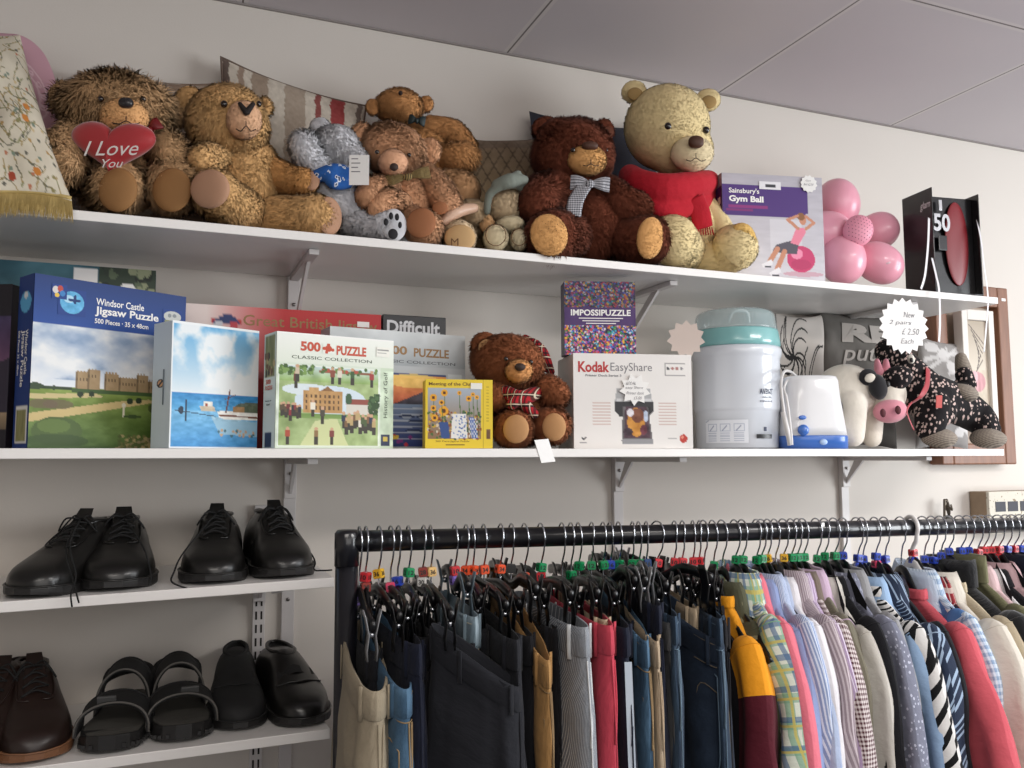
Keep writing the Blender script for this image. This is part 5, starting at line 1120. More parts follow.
V, Fc = remesh_geo([limb([(630, 176, Y+.01, 12), (640, 184, Y-.05, 15), (664, 190, Y-.09, 17), (690, 187, Y-.075, 16), (708, 182, Y-.02, 12)]), limb([(628, 190, Y+.0, 9), (644, 204, Y-.06, 11), (668, 210, Y-.09, 10), (694, 206, Y-.07, 10), (710, 196, Y-.01, 8)])], .004, 4); sh_ = mesh('knitted_scarf', V, Fc, RK, t, uv=[(v.x-v.y, v.z) for v in V])
V, Fc = tube_geo(smooth_path([at(694, 198, Y-.10), at(700, 212, Y-.10), at(703, 228, Y-.09)], 5), [.022]*11, n=10, r2=.006, side=irot() @ Vector((1, 0, .2))); tl_ = mesh('scarf_tail', V, Fc, RK, sh_, uv=[(v_.x-v_.y, v_.z) for v_ in V])
for k in range(-4, 5): tube('scarf_tassel', [at(703+k*2.2, 227, Y-.09), at(703.5+k*2.5, 235, Y-.088)], .0014, RK, tl_, n=5)
fr_('arm', [limb([(704, 208, Y-.02, 14), (716, 222, Y-.04, 14), (722, 232, Y-.05, 13)])], fm, t, .003, 60000, seed=85)
fr_('arm', [limb([(630, 202, Y-.02, 13), (640, 214, Y-.06, 13)])], fm, t, .003, 60000, seed=86)
l_ = fr_('leg', [limb([(684, 250, Y-.03, 22), (672, 240, Y-.09, 26)])], fm, t, .003, 60000, seed=87)
l_ = fr_('leg', [limb([(704, 258, Y-.03, 17), (722, 256, Y-.06, 20), (734, 248, Y-.09, 24)])], fm, t, .003, 60000, seed=88); fr_('foot_pad', [blob(741, 243, Y-.118, 16, 21, 9, -8, yaw=8)], fur_mat('gold velour', '#98783e', '#c4a262'), l_, .002, 130000, seed=89)

# ---- 10. brown tartan bear on the puzzle shelf
Y = -.21; fm = fur_mat('walnut', '#30180e', '#7d4a2e'); pdm = mat('buff suede', '#b98a5c', .85, var=.06)
TT = fabric('red tartan', 'plaid', '#a31f28', '#1b2c24', '#16181c', '#d8c8b0', s=.020)
t = root('teddy_bear', 'brown teddy bear with tartan cap and scarf on the puzzle shelf', 520, 446, Y, S2)
fr_('body', [blob(521, 415, Y, 34, 30, 26)], fm, t, .009, 120000, seed=91)
h = fr_('head', [blob(508, 363, Y-.02, 36, 29, 30, -10)], fm, t, .009, 140000, seed=92)
e = fr_('ear', [blob(485, 345, Y-.01, 14, 13, 6, 15)], fm, h, .007, seed=93); pad(487, 348, Y-.032, 9, 9, mat('buff suede', '#b98a5c'), e, name='inner_ear')
fr_('muzzle', [blob(519, 371, Y-.088, 13.5, 12, 12)], fur_mat('amber velour2', '#8f6038', '#c08a58'), h, .003, 140000, seed=94)
V, Fc = blob(520, 367, Y-.116, 5.5, 4, 4, 0, 3); mesh('nose', V, Fc, NOSE, h)
for u, v in ((506, 359), (531, 362)): V, Fc = blob(u, v, Y-.09, 2.2, 2.4, 2, 0, 2); mesh('eye', V, Fc, EYE, h)
V, Fc = remesh_geo([blob(537, 355, Y-.01, 11, 19, 16, 28), limb([(525, 338, Y-.02, 4), (542, 350, Y-.05, 5), (551, 372, Y-.02, 4)])], .003, 3); mesh('tartan_cap', V, Fc, TT, t, uv=[(v.x-v.y, v.z) for v in V])
V, Fc = remesh_geo([limb([(506, 392, Y-.06, 7), (520, 398, Y-.085, 8), (536, 393, Y-.06, 7)]), limb([(519, 398, Y-.088, 6), (526, 406, Y-.095, 6), (534, 414, Y-.09, 5)]), limb([(520, 398, Y-.088, 6), (512, 404, Y-.095, 6)])], .003, 2); mesh('tartan_scarf', V, Fc, TT, t, uv=[(v.x-v.y, v.z) for v in V])
fr_('arm', [limb([(500, 388, Y-.02, 14), (494, 398, Y-.04, 15)])], fm, t, .009, seed=95)
fr_('arm', [limb([(538, 388, Y-.02, 14), (548, 390, Y-.05, 15), (554, 394, Y-.06, 15)])], fm, t, .009, seed=96)
l_ = fr_('leg', [limb([(512, 426, Y-.03, 17), (514, 428, Y-.08, 19)])], fm, t, .008, seed=97); pad(516, 429, Y-.118, 13, 14.5, pdm, l_, name='foot_pad')
l_ = fr_('leg', [limb([(540, 424, Y-.03, 17), (551, 426, Y-.07, 19)])], fm, t, .008, seed=98); pad(554, 427, Y-.108, 12, 14, pdm, l_, name='foot_pad')
# ================================================================== CLOTHES RAIL
YR_ = -.55
pa = at(347, 541.5, YR_); pb = at(1023, 525, YR_); slr = (pb.z-pa.z)/(pb.x-pa.x)
BLKM = mat('black painted steel', '#15151a', .28, coat=.3); BPL = mat('black hanger plastic', '#0d0d0f', .3); CHR = mat('hook wire', '#b9bcc2', .22, metal=1)
def rz(x): return pa.z+slr*(x-pa.x)
t = thing('clothes_rail', 'black tubular metal clothes rail packed with hanging garments', 'clothes rail', (pa.x, YR_, 0))
xe = pb.x+.5
tube('top_bar', [(pa.x-.0, YR_, pa.z), (xe, YR_, rz(xe))], .0158, BLKM, t, n=24)
for x in (pa.x, xe):
    tube('upright_post', [(x, YR_, .07), (x, YR_, rz(x)-.005)], .0165, BLKM, t, n=24)
    tube('corner_joint', [(x, YR_, rz(x)-.035), (x, YR_, rz(x)+.012), (x, YR_, rz(x)+.017)], [.0180, .0180, .0140], BLKM, t, n=24)
    tube('base_foot', [(x, YR_-.26, .06), (x, YR_+.26, .06)], .0165, BLKM, t, n=20)
    for y in (-.23, .23):
        V, Fc = sph_geo((x, YR_+y, .026), (.014, .026, .026), sub=3); mesh('castor', V, Fc, mat('castor rubber', '#222', .6) if 0 else BPL, t)
tube('lower_bar', [(pa.x, YR_, .22), (xe, YR_, .22)], .0125, BLKM, t, n=20)
bevbox('price_sticker', W0, at(817, 530, YR_).x-.003, at(817, 530, YR_).x+.003, YR_-.0168, YR_-.0150, rz(.9)+.004, rz(.9)+.011, WT, t, 0)

CUBE = dict(g='#0f8a52', b='#2b46b0', r='#c92f38', p='#d8486a', o='#e0542c', y='#dfae28', v='#8a72c4', w='#dcdad6', k='#1c1c1e', c='#e0b878', m='#8a2c22', n='#24406e')
CN = dict(g='green', b='blue', r='red', p='pink', o='orange', y='yellow', v='purple', w='white', k='black', c='cream', m='maroon', n='navy')
SIZES = dict(g='12', b='16', r='10', p='8', o='34', y='36', v='32', w='30', k='38', c='36', m='28', n='16')
rh = random.Random(21)
class LF:      # local frame of a hanging thing: a towards the viewer side, b thickness, z
    def __init__(s, X, rot):
        r = radians(rot); s.o = Vector((X, YR_, rz(X))); s.A = Vector((sin(r), -cos(r), 0)); s.B = Vector((cos(r), sin(r), 0))
    def p(s, a, b, z): return s.o+s.A*a+s.B*b+Vector((0, 0, z))
def hanger(X, cubes, what, kind='shirt', rot=0, drop=0., half=.18, hook=None, slope=.36, clipm=None, group='clothes hangers on the rail', clipz=-.125, clips=(.12, -.12), wide=False, cz=None):
    L = LF(X, rot)
    cn = ' and '.join(CN[c] for c in cubes)
    lab = ('white plastic hanger' if hook else 'black hanger')+(' with %s size cube' % cn if cubes else '')+' holding the '+what
    t = thing('clothes_hanger', lab, 'hanger', L.o)
    R_ = .0205; jr = rh.uniform(-.25, .25); base = -.052-drop
    P = [L.p(0, 0, base-.02), L.p(0, 0, base+.008), L.p(.006, 0, -.034), L.p(.0145, 0, -.0225)]
    for a in (-30, 0, 35, 70, 105, 140, 175, 200): P.append(L.p(R_*cos(radians(a)), jr*.006*sin(radians(a)), R_*sin(radians(a))+.0008))
    if hook: tube('hook', smooth_path(P, 4), .0042, hook, t, n=10)
    else: tube('hook', smooth_path(P, 4), .0014, CHR, t, n=8)
    for k, c_ in enumerate(cubes):
        z = (cz if cz is not None else base+.004)-k*.0145; s = .0068; yaw = rh.uniform(-35, 35)
        bm = bmesh.new(); Mx = Matrix.Rotation(radians(yaw)-YAW, 4, 'Z') @ Matrix.Rotation(rh.uniform(-.15, .15), 4, 'Y')
        bmesh.ops.create_cube(bm, size=2*s); bmesh.ops.bevel(bm, geom=bm.edges[:], offset=.0012, segments=2, affect='EDGES'); bmesh.ops.transform(bm, matrix=Matrix.Translation(L.p(0, 0, z)) @ Mx, verts=bm.verts)
        cu = from_bm('size_cube', bm, mat('cube '+c_, CUBE[c_], .35), t)
        for k2 in (0, -1):
            m3 = (Matrix.Rotation(k2*pi/2 if yaw > 0 else -k2*pi/2, 3, 'Z')); R3 = Mx.to_3x3()
            fr = Frame(L.p(0, 0, z), R3 @ m3 @ Vector((1, 0, 0)), R3 @ Vector((0, 0, 1)))
            text(SIZES[c_], fr, -.0044, -.0034, .0088, .0068, BK if c_ in 'ywc' else mat('cube figure', '#20201f', .5), cu, bold=.03, y=-s-.0004, name='size_number')
    hz = base-.044; w = half; bb = .010 if wide else .0045; m = hook or BPL
    if kind == 'shirt':
        P = smooth_path([L.p(w, 0, hz-w*slope-.012), L.p(w*.8, 0, hz-w*.8*slope), L.p(.05, 0, hz-.02), L.p(0, 0, base-.010), L.p(-.05, 0, hz-.02), L.p(-w*.8, 0, hz-w*.8*slope), L.p(-w, 0, hz-w*slope-.012)], 5)
        V, Fc = tube_geo(P, bb, n=10, r2=.009, side=L.B); mesh('shoulder_arm', V, Fc, m, t)
    else:
        zb_ = clipz+.030
        P = smooth_path([L.p(w, 0, zb_), L.p(w*.5, 0, zb_+.008), L.p(0, 0, base-.020), L.p(-w*.5, 0, zb_+.008), L.p(-w, 0, zb_)], 5)
        V, Fc = tube_geo(P, .0045, n=10, r2=.0085, side=L.B); mesh('shoulder_arm', V, Fc, m, t)
        cm = clipm or BPL
        for ca in clips:
            c = thing_part('clip', t)
            for sg in (-1, 1):
                V, Fc = tube_geo([L.p(ca, sg*.012, clipz+.050), L.p(ca, sg*.009, clipz+.040), L.p(ca, sg*.0045, clipz+.018), L.p(ca, sg*.007, clipz-.002), L.p(ca, sg*.006, clipz-.016)], [.008, .011, .011, .010, .008], r2=[.0014]*5, n=8, side=L.A)
                mesh('clip_jaw', V, Fc, cm, c)
            V, Fc = tube_geo([L.p(ca-.006, 0, clipz+.018), L.p(ca+.006, 0, clipz+.018)], .0045, n=8); mesh('clip_spring', V, Fc, CHR, c)
    return t
def thing_part(name, parent):
    o = bpy.data.objects.new(name, None); o.empty_display_size = .01; COL.objects.link(o); o.parent = parent; o.matrix_parent_inverse = parent_world(parent).inverted(); o.location = parent_world(parent).translation; return o
def loft(L, rows, n=40, pw=.75, fold=0., fk=5, seed=0, close_end=False, aw=0., bump=0., close_start=False):
    """rows: (z, a_centre, half_a, b_centre, half_b); returns V, F, UV"""
    r = random.Random(seed); ph = [r.uniform(0, 6.28) for _ in range(6)]; z0 = rows[0][0]; V, UV, Fc = [], [], []; m = len(rows); tot = abs(rows[-1][0]-z0)+1e-6
    n1 = n+1
    for i, (z, ac, ha, bc, hb) in enumerate(rows):
        dn = min(1, abs(z-z0)/.35)
        for k in range(n1):
            th = 2*pi*k/n; ca, sa = cos(th), sin(th); x = abs(ca)**pw*(1 if ca > 0 else -1); y = abs(sa)**(.9)*(1 if sa > 0 else -1)
            sg = x
            f = fold*(sin(fk*sg*3.0+ph[0]+2.2*dn*sin(ph[1]))*.55+sin(fk*sg*6.1+ph[2]+z*7)*.3+sin(z*23+sg*4+ph[3])*.25)*(.25+.75*dn)
            f2 = bump*sin(z*31+sg*9+ph[4])*sin(z*13+ph[5])
            zz = z
            V.append(L.p(ac+x*ha*(1+aw*sin(z*19+ph[5])), bc+y*hb+f+f2, zz)); UV.append((th/(2*pi)*2*(ha+hb)*1.8, -(z-z0)))
    for i in range(m-1):
        for k in range(n): Fc.append((i*n1+k, i*n1+k+1, (i+1)*n1+k+1, (i+1)*n1+k))
    if close_end: Fc.append(tuple((m-1)*n1+k for k in range(n)))
    if close_start: Fc.append(tuple(range(n-1, -1, -1)))
    return V, Fc, UV
def interp_rows(keys, step=.02):
    out = []
    for i in range(len(keys)-1):
        a, b = keys[i], keys[i+1]; k = max(1, int(abs(b[0]-a[0])/step))
        for j in range(k):
            t_ = j/k; s = t_*t_*(3-2*t_) if i else t_
            out.append(tuple([a[0]+(b[0]-a[0])*t_]+[a[q]+(b[q]-a[q])*s for q in range(1, 5)]))
    out.append(tuple(keys[-1])); return out
def slanted(V, L, z_ref, slant, fall=.5):
    if not slant: return V
    return [v+Vector((0, 0, slant*(v-L.o).dot(L.A)*max(.2, 1-abs(v.z-L.o.z-z_ref)/fall))) for v in V]
STITCH = mat('tan stitching', '#8a7352', .8)
def trousers(X, label, m, top=-.12, rot=0, hw=.17, th=.020, slant=0., ac=0., leg=.98, stitch=None, name='trousers', seed=0, wb=None, fold=.009, group=None, bc=0., stripe=None, pockets=True, cat='trousers', hip=1.15, tilt_b=0., btn=True):
    L = LF(X, rot); t = thing(name, label, cat, L.p(ac, bc, top), group)
    def W(V): return slanted(V, L, top, slant)
    keys = [(top-.003, ac, hw, bc, th), (top-.045, ac, hw*1.01, bc, th*1.05), (top-.12, ac, hw*1.08, bc+tilt_b*.3, th*1.35), (top-.27, ac, hw*hip, bc+tilt_b, th*1.5), (top-.31, ac, hw*hip*.98, bc+tilt_b, th*1.4)]
    V, Fc, UV = loft(L, interp_rows(keys, .015), 44, .7, fold, 4, seed, bump=.001); body = mesh('hip_section', W(V), Fc, m, t, uv=UV)
    for sg in (-1, 1):
        c0 = ac+sg*hw*hip*.49; kk = [(top-.27, c0, hw*hip*.5, bc+tilt_b, th*1.35), (top-.5, c0, hw*.48, bc+tilt_b, th*1.2), (top-leg, c0-sg*.01, hw*.42, bc+tilt_b, th*1.0)]
        V, Fc, UV = loft(L, interp_rows(kk, .04), 24, .75, fold*.8, 3, seed+sg); mesh('leg', V, Fc, m, t, uv=UV)
    # waistband: outer and inner wall
    V, Fc, UV = loft(L, [(top-.040, ac, hw*1.012+.001, bc, th*1.06+.001), (top-.038, ac, hw*1.02+.0015, bc, th*1.08+.0015), (top-.012, ac, hw*1.01+.0015, bc, th*1.04+.0015), (top, ac, hw*1.0, bc, th), (top-.001, ac, hw*.985, bc, th*.85), (top-.035, ac, hw*.97, bc, th*.8)], 44, .7, fold*.3, 4, seed)
    w_ = mesh('waistband', W(V), Fc, wb or m, t, uv=UV)
    st = stitch or m
    for th_ in (38, 95, 145, 215, 265, 322):
        ca, sa = cos(radians(th_)), sin(radians(th_)); x = abs(ca)**.7*(1 if ca > 0 else -1); y = abs(sa)**.9*(1 if sa > 0 else -1)
        P = [L.p(ac+x*(hw*1.02+.003), bc+y*(th*1.08+.003), top-z) for z in (-.001, .01, .03, .046)]
        V, Fc = tube_geo(W(P), (.0034), n=6, r2=.0010, side=L.A*(-sa)+L.B*(ca)); mesh('belt_loop', V, Fc, m, t)
    def surfline(nm, pts, r, mm):
        out = []
        for th_, z in pts:
            ca, sa = cos(radians(th_)), sin(radians(th_)); x = abs(ca)**.7*(1 if ca > 0 else -1); y = abs(sa)**.9*(1 if sa > 0 else -1)
            f = np.interp(-z, [.003, .045, .12, .27, .31], [0, 1, 2, 3, 4]); i = min(3, int(f)); g = f-i; A_, B_ = keys[i], keys[i+1]
            out.append(L.p(A_[1]+x*((A_[2]+(B_[2]-A_[2])*g)+.0005), (A_[3]+(B_[3]-A_[3])*g)+y*((A_[4]+(B_[4]-A_[4])*g)+.0012), top+z))
        return tube(nm, smooth_path(W(out), 5), r, mm, t, n=5)
    if stitch:
        surfline('side_seam', [(8, -.045), (6, -.12), (4, -.2), (2, -.3)], .0011, stitch); surfline('waist_stitch', [(k, -.046) for k in range(-60, 61, 12)], .0009, stitch); surfline('waist_stitch', [(k, -.010) for k in range(-60, 61, 12)], .0008, stitch)
        surfline('back_pocket_seam', [(-20, -.085), (-55, -.088), (-57, -.20), (-38, -.215), (-20, -.2), (-20, -.085)], .0010, stitch)
    else: surfline('side_seam', [(5, -.045), (4, -.12), (3, -.2), (2, -.3)], .0012, m)
    if pockets: surfline('pocket_edge', [(20, -.048), (12, -.10), (2, -.155)], .0018, stitch or m)
    if stripe:
        V, Fc = [], []
        for i in range(16):
            z = -.045-.26*i/15
            for sg in (-10, 10):
                ca, sa = cos(radians(sg)), sin(radians(sg)); V.append(L.p(ac+hw*(1.02+.13*i/15)+.004, bc+tilt_b*i/15+sa*th*1.9, top+z))
            if i: Fc.append((2*i-2, 2*i-1, 2*i+1, 2*i))
        mesh('side_stripe', W(V), Fc, stripe, t)
    return t
def top_garment(X, label, m, rot=0, W=.175, neck=-.062, drop=.11, sleeve='long', collar='shirt', name='shirt', length=.72, th=.011, seed=0, fold=.005, cat='shirt', group=None, cm=None, sm=None, hem=None, cuff=None, sl=.055, sw=.062, ac=0., front=True, flare=.03, slen=None, lift=0.):
    L = LF(X, rot); t = thing(name, label, cat, L.p(0, 0, neck), group)
    nz = neck-.042; drop *= .68; fold *= 1.35; W = .188+(W-.188)*.5; sw *= .82
    keys = [(nz, ac, .052, 0, th*.9), (nz-.010, ac, .066, 0, th*1.1)]
    for k in range(1, 7):
        f = k/6; keys.append((nz-.010-drop*(f**1.15)*.92, ac, .066+(W-.020-.066)*f, 0, th*(1.1+.2*f)))
    keys += [(nz-drop-.03, ac, W*.88, 0, th*1.45), (nz-drop-.12, ac, W*.9, 0, th*1.6), (nz-length*.6, ac, W*.95, 0, th*1.7), (nz-length, ac, W+flare, 0, th*1.7)]
    V, Fc, UV = loft(L, interp_rows(keys, .018), 56, .8, fold, 4, seed, bump=.0008); mesh('body', V, Fc, m, t, uv=UV)
    if hem: pass
    sm = sm or m
    for sg in (1, -1):
        slen_ = slen or (.22 if sleeve == 'short' else .58)
        zs0 = nz-.010-drop*.92; wv = rh.uniform(-.006, .006)
        def cx(out): return ac+sg*(W+out-sw*.9)
        pts = [(cx(-.050), zs0+.022), (cx(-.026), zs0+.004), (cx(.002), zs0-.05), (cx(sl*.35+wv), zs0-.12)]
        if slen_ > .25: pts += [(cx(sl*.75+wv), zs0-.24), (cx(sl+wv), zs0-.40), (cx(sl*.9), zs0-slen_)]
        else: pts += [(cx(sl*.8), zs0-slen_)]
        # profile radii: across / thickness
        n_ = len(pts); P = smooth_path([Vector((p[0], 0, p[1])) for p in pts], 6); N = len(P); V, UV, Fc = [], [], []; r = random.Random(seed+sg*7); ph = [r.uniform(0, 6.28) for _ in range(4)]; acc = 0; nn = 28
        for i, p in enumerate(P):
            d = (P[min(i+1, N-1)]-P[max(i-1, 0)]).normalized(); nrm = Vector((-d.z, 0, d.x)); f = i/(N-1)
            wd = [sw*.55, sw*.98, sw*1.0, sw*.9, sw*.78][min(4, int(f*5))]
            wd = float(np.interp(f, [0, .06, .14, .5, 1], [sw*.35, sw*.75, sw, sw*.92, sw*(.62 if slen_ > .3 else .86)])); tb = th*float(np.interp(f, [0, .15, .5, 1], [1.2, 1.9, 2.0, 1.7]))
            if i: acc += (P[i]-P[i-1]).length
            for k in range(nn+1):
                a_ = 2*pi*k/nn; ca, sa = cos(a_), sin(a_)
                fb = fold*1.0*(sin(3*ca*2+ph[0]+acc*5)*.6+sin(acc*26+ca*3+ph[1])*.45+sin(acc*47+ca*5+ph[2])*.2)*min(1, f*4)
                q_ = p+nrm*(abs(ca)**.8*(1 if ca > 0 else -1)*wd-.0*wd); V.append(L.p(q_.x, sa*tb+fb, q_.z)); UV.append((a_/(2*pi)*2.2*wd*1.7, acc))
        for i in range(N-1):
            for k in range(nn): Fc.append((i*(nn+1)+k, i*(nn+1)+k+1, (i+1)*(nn+1)+k+1, (i+1)*(nn+1)+k))
        s_o = mesh('sleeve', V, Fc, sm, t, uv=UV)
        if sg == 1 and sleeve in ('long', 'short'):
            # stitched shoulder seam
            i = 5; ring_ = [V[i*(nn+1)+k] for k in range(nn)]; tube('shoulder_seam', ring_, .0011, cm or sm, t, n=5, closed=True)
            i = N-2; ring_ = [V[i*(nn+1)+k] for k in range(nn)]; tube('cuff_edge', ring_, .0022, cuff or cm or sm, s_o, n=5, closed=True)
    cmx = cm or m
    if collar == 'shirt':
        rows = [(-.004, .060, th*1.3), (.010, .054, th*1.5), (.026+lift, .047, th*1.5), (.029+lift, .051, th*1.8), (.016, .062, th*2.2), (-.006, .078, th*2.5), (-.022, .090, th*2.6)]
        V, UV, Fc = [], [], []; nn = 36
        for i, (z, ha, hb) in enumerate(rows):
            for k in range(nn+1):
                a_ = 2*pi*k/nn; ca, sa = cos(a_), sin(a_)
                zz = z-(.020*max(0, ca)**2 if i >= 5 else 0)+(.012*max(0, -ca) if i in (2, 3) else 0)
                V.append(L.p(ac+abs(ca)**.85*(1 if ca > 0 else -1)*ha, sa*hb, nz+zz)); UV.append((a_*.06, z))
        for i in range(len(rows)-1):
            for k in range(nn): Fc.append((i*(nn+1)+k, i*(nn+1)+k+1, (i+1)*(nn+1)+k+1, (i+1)*(nn+1)+k))
        mesh('collar', V, Fc, cmx, t, uv=UV)
    elif collar in ('crew', 'high'):
        h_ = .012 if collar == 'crew' else .045
        V, Fc, UV = loft(L, [(nz-.006, ac, .064, 0, th*1.5), (nz+h_*.5, ac, .062, 0, th*1.6), (nz+h_, ac, .060, 0, th*1.5), (nz+h_*.9, ac, .055, 0, th*1.1), (nz-.01, ac, .052, 0, th)], 36, .85, .0006, 3, seed); mesh('neckband', V, Fc, cmx, t, uv=UV)
    elif collar == 'lapel':
        for sg in (1, -1):
            V = [L.p(ac+.05, sg*th*1.6, nz+.035), L.p(ac+.095, sg*th*2.3, nz-.02), L.p(ac+.085, sg*th*2.4, nz-.16), L.p(ac+.03, sg*th*2.0, nz-.30), L.p(ac+.035, sg*th*1.4, nz-.02)]
            mesh('lapel', V, [(0, 1, 2, 3, 4)], cmx, t, uv=[(0, 0)]*5)
        V, Fc, UV = loft(L, [(nz-.01, ac, .07, 0, th*2), (nz+.018, ac, .056, 0, th*1.7), (nz+.022, ac, .050, 0, th*1.3), (nz, ac, .05, 0, th)], 36, .85, 0, 3, seed); mesh('collar', V, Fc, cmx, t, uv=UV)
    return t

# ---------------------------------------------------------------- fabrics
DEN = lambda nm, a, b: fabric(nm, 'denim', a, b, wear=.12)
f_khaki = fabric('stone twill', 'plain', '#8f8471'); f_tan = fabric('tan chino', 'plain', '#a07a4c'); f_stone = fabric('stone chino', 'plain', '#a3917a'); f_beige = fabric('beige chino', 'plain', '#b7a48a')
f_blue = DEN('mid blue denim', '#2b435a', '#587791'); f_light = DEN('light wash denim', '#5f7583', '#9cabb3'); f_dark = DEN('dark denim', '#141b27', '#2a3646'); f_dark2 = DEN('blue black denim', '#1b2534', '#3a4d60'); f_blk = fabric('black cotton', 'plain', '#17171b'); f_navy = fabric('navy cotton', 'plain', '#171b2a'); f_char = fabric('charcoal cotton', 'plain', '#1e1f24')
f_red = fabric('faded red cotton', 'plain', '#b33f4e'); f_gstr = fabric('grey ticking stripe', 'pin', '#6c7179', '#c3c6c8', s=.006); f_check = fabric('brown small check', 'gingham', '#6f6252', '#9a8c78', s=.009); f_grey = fabric('dark grey wool', 'plain', '#4c4d4f')
trz = [
 # u, cubes, label, fabric, kwargs
 (360, 'v', 'stone coloured chinos at the left end of the rail', f_khaki, dict(top=-.135, rot=2, hw=.11, th=.024, ac=.05, slant=-.25, seed=1), dict(clipm=mat('grey clip', '#8f9093', .3, metal=.4), cz=-.085)),
 (366, 'rm', 'charcoal trousers beside the stone chinos', f_char, dict(top=-.140, rot=3, hw=.11, th=.012, ac=-.02, seed=2), dict(cz=-.052)),
 (379, 'y', 'mid blue jeans with tan stitching near the rail end', f_blue, dict(top=-.125, rot=6, hw=.12, th=.019, ac=.045, slant=-.30, stitch=STITCH, seed=3), dict()),
 (391, 'p', 'dark navy chinos next to the blue jeans', f_navy, dict(top=-.120, rot=6, hw=.16, th=.014, ac=.0, seed=4), dict(cz=-.068)),
 (398, 'b', 'navy drawstring joggers with white hanging label', f_navy, dict(top=-.130, rot=5, hw=.15, th=.014, ac=-.01, seed=5), dict(cz=-.060)),
 (409, 'g', 'plain black joggers under a green size cube', f_blk, dict(top=-.120, rot=3, hw=.12, th=.014, ac=.0, seed=6), dict()),
 (423, 'mw', 'black elasticated trousers between two joggers', f_blk, dict(top=-.115, rot=3, hw=.11, th=.012, ac=.0, seed=7), dict()),
 (431, 'c', 'wide black drawstring shorts turned towards the viewer', f_char, dict(top=-.068, rot=50, hw=.062, th=.020, ac=.115, bc=-.12, slant=-.6, leg=.5, seed=8, name='shorts', hip=1.45), dict(clips=(.165, -.10))),
 (455, 'rv', 'light wash jeans with worn thighs', f_light, dict(top=-.095, rot=3, hw=.13, th=.013, ac=.0, stitch=mat('pale stitching', '#c9c2b0', .8), seed=9), dict(clipm=mat('blue grey clip', '#5b6a74', .35))),
 (466, 'o', 'black slim trousers right of the light wash jeans', f_blk, dict(top=-.120, rot=3, hw=.12, th=.010, seed=10), dict()),
 (473, 'o', 'black tailored trousers behind the slim pair', f_blk, dict(top=-.115, rot=-2, hw=.12, th=.010, ac=.0, seed=11), dict()),
 (484, 'o', 'matt black cargo trousers with eyelets', f_char, dict(top=-.115, rot=2, hw=.17, th=.014, ac=.03, seed=12), dict()),
 (500, 'o', 'black school trousers before the tan pair', f_blk, dict(top=-.120, rot=4, hw=.16, th=.015, ac=.0, seed=13), dict()),
 (511, 'k', 'tan cotton chinos with a metal button', f_tan, dict(top=-.095, rot=3, hw=.17, th=.012, ac=.03, slant=-.25, seed=14, stitch=mat('tan thread', '#7a6242', .8)), dict()),
 (525, 'o', 'dull black leggings behind the ticking striped trousers', f_blk, dict(top=-.115, rot=5, hw=.15, th=.009, seed=15), dict(cz=-.062)),
 (541, 'gr', 'white and grey ticking striped trousers', f_gstr, dict(top=-.105, rot=5, hw=.17, th=.020, ac=.03, seed=16, fold=.008), dict()),
 (562, '', 'brown small check trousers beside the red pair', f_check, dict(top=-.120, rot=3, hw=.14, th=.012, ac=.0, seed=17), dict()),
 (571, 'g', 'faded red cotton trousers', f_red, dict(top=-.105, rot=2, hw=.17, th=.018, ac=.03, seed=18), dict(cz=-.062)),
 (579, 'g', 'beige chinos just behind the red trousers', f_beige, dict(top=-.105, rot=0, hw=.14, th=.013, ac=.02, seed=19), dict()),
 (591, 'g', 'black track pants with white side stripe', f_navy, dict(top=-.110, rot=0, hw=.17, th=.016, ac=.03, seed=20, stripe=mat('white track stripe', '#a9b3be', .7)), dict()),
 (603, 'g', 'blue black trousers between the track pants and blue jeans', f_navy, dict(top=-.115, rot=0, hw=.15, th=.012, seed=21), dict()),
 (610, 'b', 'faded blue jeans beside the stone chinos', f_blue, dict(top=-.090, rot=0, hw=.17, th=.013, ac=.03, slant=-.2, stitch=STITCH, seed=22), dict()),
 (619, 'g', 'pale stone chinos right of the faded jeans', f_stone, dict(top=-.090, rot=0, hw=.17, th=.011, ac=.035, slant=-.2, seed=23), dict(clipm=mat('grey clip', '#8f9093'))),
 (632, 'g', 'deep navy trousers right of the pale stone chinos', f_navy, dict(top=-.085, rot=-4, hw=.17, th=.012, ac=.02, seed=24), dict(clipm=mat('grey clip', '#8f9093'))),
 (639, 'g', 'dark grey wool trousers with pressed crease', f_grey, dict(top=-.110, rot=-3, hw=.16, th=.011, ac=.03, seed=25), dict()),
 (646, 'n', 'dark washed jeans with ripped knee', f_dark2, dict(top=-.100, rot=-4, hw=.17, th=.012, ac=.03, stitch=mat('blue thread', '#55697a', .8), seed=26), dict()),
 (657, 'r', 'very dark wide jeans with twin seams', f_dark, dict(top=-.092, rot=20, hw=.105, th=.020, ac=.065, bc=-.01, slant=-.3, stitch=mat('brown thread', '#5d5346', .8), seed=27), dict()),
 (674, 'r', 'beige trousers peeping out beside the dark wide jeans', f_beige, dict(top=-.105, rot=-2, hw=.13, th=.010, ac=-.01, seed=28), dict()),
 (682, 'r', 'black denim jeans under twin red size cubes', f_dark, dict(top=-.115, rot=-2, hw=.12, th=.010, ac=.0, seed=29), dict()),
 (693, 'r', 'indigo jeans last before the tops', f_dark2, dict(top=-.110, rot=-6, hw=.17, th=.012, ac=.02, stitch=mat('blue thread', '#55697a'), seed=30), dict()),
 (699, 'r', 'plain black trousers last in the trouser section', f_blk, dict(top=-.115, rot=-6, hw=.15, th=.012, ac=.03, seed=31), dict()),
]
